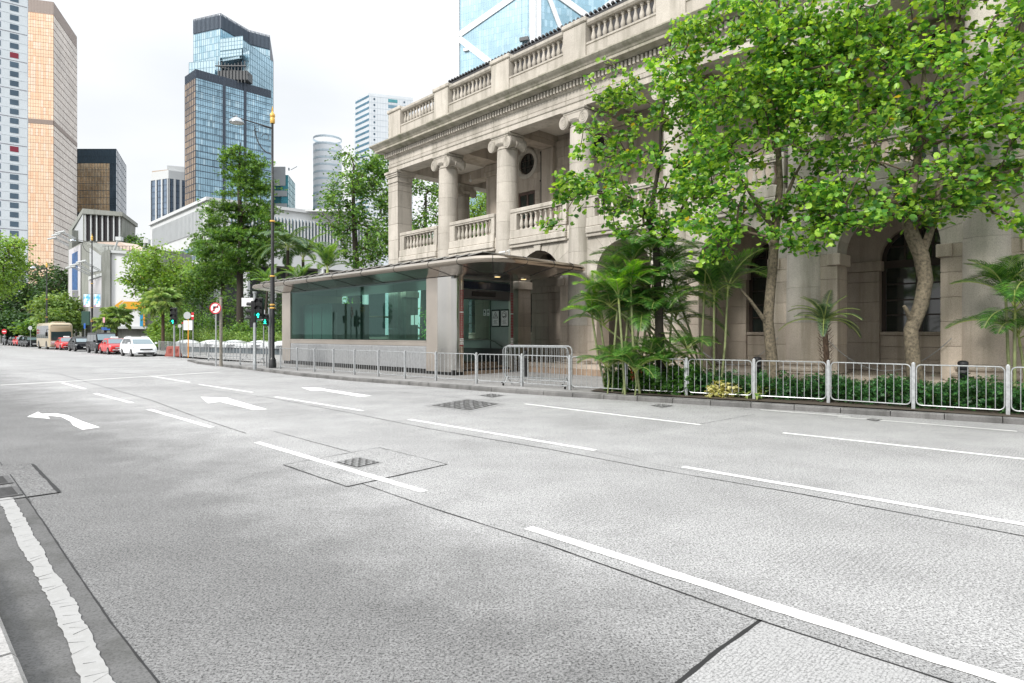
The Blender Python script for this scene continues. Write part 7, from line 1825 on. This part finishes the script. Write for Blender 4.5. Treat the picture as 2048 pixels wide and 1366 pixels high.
def ground_cover(name, label, poly, n, h, lsize, T, mat, seed, base=PAVE, hv=.12, droop=.1):
    rng = np.random.default_rng(seed); P = np.array([(p[0], p[1]) for p in poly]); lo, hi = P.min(0), P.max(0); C = []
    while len(C) < n:
        q = rng.uniform(lo, hi, (n*2, 2)); q = q[in_poly(q, P)]; C.extend(q.tolist())
    C = np.array(C[:n]); hh = h*(.72+.28*np.sin(C[:, 0]*3.1+1)*np.cos(C[:, 1]*2.7))+rng.normal(0, hv*.35, n)
    z = base+hh*(1-rng.uniform(0, 1, n)**2.2*.9)
    V, Fa, _ = leaf_cloud_arrays(rng, np.column_stack([C, z]), lsize, T, droop, .6)
    o = link_mesh(name, np_mesh(name, V, Fa, mat)); return tag(o, label, 'shrubs', kind='stuff')
def off(p, d=.14): return Vector((p.x+RM.x*d, p.y+RM.y*d, 0))
front = [off(GP(x, y, PAVE)) for x, y in ((1330,791),(1373,793),(1508,800),(1657,808),(1827,820),(2016,832),(2232,846),(2500,862))]
cbk = [Vector((X(px, D), D, 0)) for px, D in ((2420, 13.0), (2232, 13.7), (2016, 14.9), (1827, 16.1), (1657, 17.2), (1508, 18.2), (1373, 19.2), (1340, 19.2))]
ground_cover('ground_cover', 'dark green umbrella plant ground cover behind the railing', [(p.x, p.y) for p in front+cbk], 18000, .66, .105, TS, L_SCH, 5, hv=.2)
ub = [GP(1205, 784.5, PAVE), GP(1251, 788, PAVE), GP(1385, 795, PAVE)]
ground_cover('undergrowth', 'feathery green undergrowth at the foot of the dense palm clump', [(off(p).x, off(p).y) for p in ub]+[(X(px, D), D) for px, D in ((1400, 19.0), (1320, 19.3), (1215, 19.6))], 3600, .75, .17, TS, L_PALM, 15, hv=.5)
def shrub(name, label, c, rad, n, ls, T, mat, seed, cat='shrub', group=None, stems=6, solid=.0, kind=None):
    rng = np.random.default_rng(seed); c = Vector(c); root = empty(name, (c.x, c.y, c.z), 0, label, cat, group)
    v = rng.normal(0, 1, (n, 3)); v /= np.linalg.norm(v, axis=1)[:, None]; v[:, 2] = np.abs(v[:, 2]); rr_ = rng.uniform(.25, 1, n)**.45
    lump = 1+.22*np.sin(v[:, 0]*5+seed)*np.cos(v[:, 1]*4+seed*2)+.12*np.sin(v[:, 2]*9+seed)
    C = v*(rr_*lump)[:, None]*np.array(rad)
    V, Fa, _ = leaf_cloud_arrays(rng, C, ls, T, .1, .8); o = link_mesh('foliage', np_mesh('foliage', V, Fa, mat), root); o['kind'] = 'stuff'
    m = MB()
    for k in range(stems):
        a = 2*PI*k/stems; m.tube([(0, 0, -.05), (math.cos(a)*rad[0]*.25, math.sin(a)*rad[1]*.25, rad[2]*.4), (math.cos(a)*rad[0]*.6, math.sin(a)*rad[1]*.6, rad[2]*.75)], [.02*rad[0], .014*rad[0], .006*rad[0]], 5)
    m.build('stems', M_BARKD, root); return root
shrub('variegated_shrub', 'pale yellow variegated shrub low behind the railing', atD(1444, 17.0, .14), (.52, .30, .48), 380, .13, TO, L_VAR, 3)
def lily(label, p, n, L_, mat, seed):
    r = random.Random(seed); root = empty('shell_ginger', p, 0, label, 'plant', 'striped plants at the foot of the railing')
    m = MB()
    n2 = 6; V = []
    pts = [Vector((.02*0, 0, 0))]
    for k in range(n2):
        a = 1.1-.32*k; pts.append(pts[-1]+Vector((math.cos(a), 0, math.sin(a)))*L_/n2)
    for k in range(n2):
        w0 = .055*math.sin(PI*(k+.3)/n2*.95)+.006; w1 = .055*math.sin(PI*min(1, (k+1.3)/n2)*.95)+.004
        a, b = pts[k], pts[k+1]; m.add([a+Vector((0, -w0, .01)), a, b, b+Vector((0, -w1, .01)), a+Vector((0, w0, .01)), b+Vector((0, w1, .01))], [(0, 1, 2, 3), (1, 4, 5, 2)])
    me = m.mesh('leaf', mat)
    for k in range(n): link_mesh('leaf', me, root, (r.uniform(-.25, .25), r.uniform(-.12, .12), 0), (0, r.uniform(-.5, .3), r.uniform(0, 6.28)), (r.uniform(.7, 1.15),)*3)
L_GING = leaf_mat('ginger_leaf', (.14, .30, .05), (.34, .46, .12), (.55, .60, .22), .4)
lily('striped ginger plant left of the bollard at right', atD(1878, 14.9, .15), 22, .62, L_GING, 2)
lily('striped ginger plant behind the railing near the grey trunk', atD(1505, 16.6, .15), 18, .62, L_GING, 5)
lily('small striped plant at the foot of palms on the left', atD(1310, 18.3, .15), 12, .50, L_GING, 7)
# red flower cluster in palm clump
m = MB(); r = random.Random(8)
for k in range(60):
    c = W3(1272+r.uniform(-12, 12), 735+r.uniform(-22, 20), 18.1); s_ = .022; m.add([c+Vector((-s_, 0, 0)), c+Vector((0, 0, -s_)), c+Vector((s_, 0, 0)), c+Vector((0, 0, s_*1.3))], [(0, 1, 2, 3)])
    m.tube([c, c+Vector((0, 0, -.12))], .003, 3)
tag(m.build('fruit_sprays', simple('orange_fruit', (.45, .10, .02), .5, var=.3)), 'orange red fruit sprays low in the palm clump', 'flowers', kind='stuff')

# ---- greenery on the left
# hedge and planter wall
HW = [GP(352, 701, PAVE), GP(440, 702, PAVE), GP(575, 704, PAVE)]
pwall = empty('planter_wall', (0, 0, 0), 0, 'long low pale curved planter wall under the hedge', 'wall')
def ribbon_wall(D0, D1, x0, x1, zt, zb, mat, nm, th=.5, n=14, par=None):
    for k in range(n):
        a = x0+(x1-x0)*k/n; b = x0+(x1-x0)*(k+1)/n; Da = D0+(D1-D0)*k/n; Db = D0+(D1-D0)*(k+1)/n
        m = MB(); pa = Vector((X(a, Da), Da, 0)); pb = Vector((X(b, Db), Db, 0)); t = (pb-pa).normalized(); nn = Vector((-t.y, t.x, 0))*th; g_ = t*.01
        m.prism([(pa+g_)[:2], (pb-g_)[:2], (pb-g_+nn)[:2], (pa+g_+nn)[:2]], zb, zt); m.build(nm, mat, par)
M_PALE = simple('pale_glazed_coping', (.60, .63, .65), .35, var=.2); M_WTILE = simple('dark_blue_grey_tile', (.12, .15, .17), .4, var=.5, vscale=4)
ribbon_wall(62, 50, 352, 610, .62, .12, M_WTILE, 'wall_stone', .6, 26, pwall)
ribbon_wall(61.8, 49.8, 352, 610, .95, .625, M_PALE, 'coping_stone', .8, 20, pwall)
for k, px in enumerate((375, 425, 470, 520, 570)):
    D = 62-12*(px-352)/258-.6; m = MB(); m.lathe([(1.4, 0), (1.15, .18), (.6, .34), (0, .40)], 20); o = m.build('coping_mound', M_PALE, pwall, 50, loc=(X(px, D+.8), D+.8, .93)); o.scale = (1, .35, 1)
hp = [(X(px, D), D) for px, D in ((300, 66), (352, 63.2), (610, 50.8), (640, 54), (352, 68), (300, 71))]
ground_cover('hedge', 'clipped pale green hedge along the planter wall', hp, 16000, 1.5, .17, TD, L_HEDGE, 8, base=.6, hv=.12)
m = MB(); m.sheet([(-140, 175, 1.6), (-22, 175, 1.6), (-14, 60, 1.2), (X(610, 52.5), 52.5, .55), (X(300, 68), 68, .55), (X(230, 90), 90, .3)]); tag(m.build('planted_slope', M_SOIL), kind='structure')
G_SH = 'shrubs on the planted slope'
for i, (px, py, D, rx, rz, mt, T, ls, lb) in enumerate([
    (560,690,58,3.2,2.6,L_MID,TO,.22,'glossy green shrub right behind the hedge beside the lamp post'),
    (490,690,60,2.6,2.3,L_MID,TO,.22,'bright green shrub behind the hedge under the white back plate'),
    (430,692,63,2.6,1.9,L_HEDGE,TD,.20,'pale green shrub above the hedge behind the no right turn sign'),
    (375,692,66,2.4,3.4,L_MID,TD,.20,'leafy shrub with flowers behind the yellow post'),
    (332,690,68,1.8,2.5,L_LIGHT,TO,.30,'bright banana-leaved shrub behind the head of the queue'),
    (585,686,66,3.0,4.0,L_DARK,TO,.22,'dark shrub between hedge and glass entrance'),
    (520,686,70,3.4,4.6,L_DARK,TD,.26,'dark green thicket below the tall thin tree'),
    (455,686,72,3.2,4.6,L_MID,TS,.34,'ferny thicket behind the round sign'),
    (400,686,74,3.0,5.2,L_DARK,TD,.28,'deep green thicket behind the yellow post'),
    (350,686,76,3.0,4.0,L_MID,TS,.34,'thicket beneath the large fan palm'),
    (565,640,80,4.5,6.5,L_DARK,TS,.40,'tall dark thicket behind the left end of the canopy')]):
    p = W3(px, 690, D); shrub('shrub', lb, (p.x, p.y, .5), (rx*1.1, rx*.8, rz*(1.45 if D > 64 else 1.1)), 3600 if T is not TS else 1500, ls, T, mt, 50+i, group=G_SH)
G_TL = 'trees behind the planter wall'
tree('tall_tree', 'tall open-branched tree with pale yellow flecks beside the lamp post',
     tp((481,690,66),(480,620,66),(480,550,66),(482,480,66),(480,420,66),(478,360,66),(480,310,66),(481,285,66)), [.42,.36,.33,.29,.24,.16,.09,.05],
     [bl(480,330,66,40,2.5,40), bl(495,400,66,45,3.5,45), bl(450,440,66,38,3,45), bl(480,500,66,65,4.5,50), bl(530,470,66,32,3,60), bl(525,360,66,20,2,40), bl(435,520,66,35,3,45)],
     330, 32, .40, TS, L_MID, M_BARKD, G_TL, 71, .55, .02, wig=.06, droop=-.1, flat=.35)
tree('tall_tree', 'slender tree with bare lower trunks left of the open-branched one',
     tp((448,690,74),(446,600,74),(444,540,74),(446,480,74),(450,440,74)), [.32,.26,.22,.16,.08], [bl(430,500,74,45,3,55), bl(460,540,74,40,3,35), bl(415,555,74,30,2,30)], 90, 30, .36, TS, L_MID, M_BARKD, G_TL, 72, .6, .02, flat=.5)
tree('dense_tree', 'dark leafy tree left of the courthouse corner pier',
     tp((716,690,60),(713,600,60),(712,520,60),(708,440,60),(706,380,60),(708,330,60)), [.40,.34,.30,.22,.15,.08],
     [bl(710,350,60,55,3,50), bl(690,430,60,50,3,50), bl(745,400,60,55,3,60), bl(730,490,60,60,3.4,55), bl(765,330,60,25,2,30), bl(670,400,60,25,2,30), bl(770,480,58,40,2,40)],
     260, 34, .34, TD, L_MID, M_BARKD, G_TL, 73, .50, .02)
tree('dense_tree', 'tree seen through the upper colonnade between pier and first column',
     tp((845,690,62),(848,560,62),(850,470,62),(852,400,62)), [.34,.28,.2,.1], [bl(840,400,62,50,3,50), bl(865,470,62,60,3,50), bl(820,460,62,40,3,60)], 120, 34, .34, TD, L_MID, M_BARKD, G_TL, 74, .5, .02)
tree('dense_tree', 'bright tree seen through the colonnade between first and second columns',
     tp((955,690,66),(955,560,66),(956,470,66),(956,420,66)), [.34,.28,.2,.1], [bl(950,410,66,50,3,30), bl(970,440,66,50,3,30), bl(930,450,66,40,3,30), bl(960,480,66,60,4,50)], 130, 34, .32, TD, L_LIGHT, M_BARKD, G_TL, 75, .5, .02)
tree('dense_tree', 'tree seen under the station canopy between stone pillars', tp((985,700,60),(985,640,60),(985,560,60)), [.3,.2,.1], [bl(985,620,60,60,4,55), bl(985,560,60,60,4,60), bl(660,640,64,60,4,50), bl(900,640,60,60,4,60)], 170, 34, .34, TD, L_LIGHT, M_BARKD, G_TL, 83, .6, .02)
tree('broad_tree', 'broad bright green tree in front of the white billboard edge',
     tp((345,690,78),(345,640,78),(340,600,78),(338,560,78)), [.5,.42,.34,.2],
     [bl(320,530,78,50,4,35), bl(370,560,78,50,4,40), bl(290,560,78,35,3,25), bl(340,600,78,60,4,35), bl(400,560,76,35,3,45), bl(300,600,77,30,3,25), bl(260,565,76,16,1.2,10), bl(285,520,78,28,2.4,22)],
     300, 34, .40, TD, L_LIGHT, M_BARKD, G_TL, 76, .62, .02)
tree('broad_tree', 'small round tree on the roof terrace behind the concrete hall', tp((272,520,110),(272,495,110),(272,485,110)), [.2,.15,.1], [bl(270,486,110,20,2,15), bl(285,495,110,10,1.5,8)], 40, 34, .42, TD, L_MID, M_BARKD, G_TL, 77, .6, .02)
tree('broad_tree', 'bright tree cut by the left edge of the photo', tp((-15,690,84),(-15,620,84),(-10,560,84),(-5,520,84)), [.5,.42,.34,.2],
     [bl(0,490,84,32,4,30), bl(8,535,84,28,4,26), bl(-20,570,84,28,4,26)], 150, 34, .42, TD, L_LIGHT, M_BARKD, G_TL, 78, .65, .02)
for i, (px, py, D, rx, rz, mt, lb) in enumerate([
    (70,570,118,60,50,L_DARK,'large dark tree in the middle of the mass below the gold tower'),
    (120,580,114,40,45,L_DARK,'dark tree against the gold tower foot and concrete hall'),
    (20,600,120,50,45,L_DARK,'dark tree behind the bright tree at the left edge'),
    (60,640,108,50,25,L_DARK,'low dark tree above the grey van and bus'),
    (114,612,96,26,24,L_HEDGE,'olive green tree behind the coach'),
    (125,640,94,20,18,L_HEDGE,'low olive tree between the coach and the hall'),
    (30,650,104,36,18,L_DARK,'rounded low tree above the yellow bus'),
    (85,655,102,30,16,L_MID,'small mid green tree left of the coach roof')]):
    tree('far_tree', lb, tp((px,690,D),(px,(py+690)/2,D),(px,py,D)), [.5,.4,.25], [bl(px,py,D,rx,4,rz), bl(px-rx*.5,py+rz*.4,D,rx*.5,3,rz*.5), bl(px+rx*.5,py+rz*.3,D,rx*.5,3,rz*.6)], 170, 26, .55, TD, mt, M_BARKD, 'trees massed at far left', 90+i, .75, .03)
# fan palms
def fan_leaf_mesh(R=.95, n=26, mat=L_FAN, seed=1):
    r = random.Random(seed); m = MB(); m.mi = 0; m.tube([(0, 0, 0), (.5, 0, .12), (1.0, 0, .05)], [.02, .015, .012], 4); m.mi = 1; c = Vector((1.0, 0, .05))
    for k in range(n):
        a = -2.5+5.0*(k+.5)/n; d = Vector((math.cos(a), math.sin(a), .10*math.cos(k*PI))); s_ = Vector((-math.sin(a), math.cos(a), 0)); L_ = R*(.82+.18*math.cos(a*.6))
        p1 = c+d*L_*.6; p2 = p1+(d*.55+Vector((0, 0, -.75))).normalized()*L_*.42
        m.add([c, p1-s_*.055, p2, p1+s_*.055], [(0, 1, 2), (0, 2, 3)])
    return m.mesh('fan_leaf', [M_RACH, mat])
FAN = [fan_leaf_mesh(seed=s) for s in (1, 2)]
def fan_palm(label, b, t_, n, s0, seed, sr=.16):
    r = random.Random(seed); b = Vector(b); t_ = Vector(t_)-b; root = empty('fan_palm', b, 0, label, 'palm', 'fan palms')
    m = MB(); m.tube([(0, 0, 0), t_*.5, t_], [sr, sr*.9, sr*.9], 10); m.build('trunk', M_FIB, root, 50)
    for k in range(n):
        az = k*2.399; e = 1.15-1.9*(k/n)+r.uniform(-.15, .15); s_ = s0*r.uniform(.85, 1.1)
        link_mesh('frond', r.choice(FAN), root, t_+Vector((0, 0, .1)), (r.uniform(-.3, .3), -e, az), (s_,)*3)
fan_palm('large fan palm with drooping pleated leaves beside the traffic light', (X(326, 60), 60, .3), W3(326, 610, 60), 34, 1.12, 3)
fan_palm('smaller fan palm behind the black minivan and taxi', (X(232, 74), 74, .1), W3(233, 640, 74), 26, 1.15, 5)
fan_palm('young fan palm low beside the smaller fan palm', (X(213, 73), 73, .1), W3(210, 652, 73), 14, .85, 8)
# big feather palms behind the entrance
G_RP = 'feather palms above the station roof'
palm('bright feather palm rising behind the glass entrance roof', [((X(655, 56), 56, .5), tuple(W3(655, 545, 56)))], [FR_R[1]], group=G_RP, seed=41, nf=16, fs=1.05, smat=M_BARKD, sr=.16, el=(-.1, 1.0), name='feather_palm')
palm('dark feather palm right of the lamp post, high up', [((X(572, 62), 62, .5), tuple(W3(576, 500, 62)))], [FR_R[0]], group=G_RP, seed=43, nf=18, fs=1.25, smat=M_BARKD, sr=.18, el=(-.3, .8), name='feather_palm')
palm('tall grey-green feather palm with top frond against the white office block', [((X(610, 66), 66, .5), tuple(W3(606, 520, 66)))], [FR_R[0], FR_R[1]], group=G_RP, seed=47, nf=16, fs=1.25, smat=M_BARKD, sr=.18, el=(-.2, .9), name='feather_palm')
palm('low golden-green feather palm left of the lamp post', [((X(525, 58), 58, .5), tuple(W3(535, 575, 58)))], [FR_R[1]], group=G_RP, seed=53, nf=14, fs=.8, smat=M_BARKD, sr=.12, el=(-.1, .9), name='feather_palm')
palm('low feather palm just behind the roof plates of the entrance', [((X(600, 50), 50, .5), tuple(W3(600, 572, 50)))], [FR_R[1], FR_R[0]], group=G_RP, seed=59, nf=14, fs=.7, smat=M_BARKD, sr=.12, el=(-.1, .9), name='feather_palm')
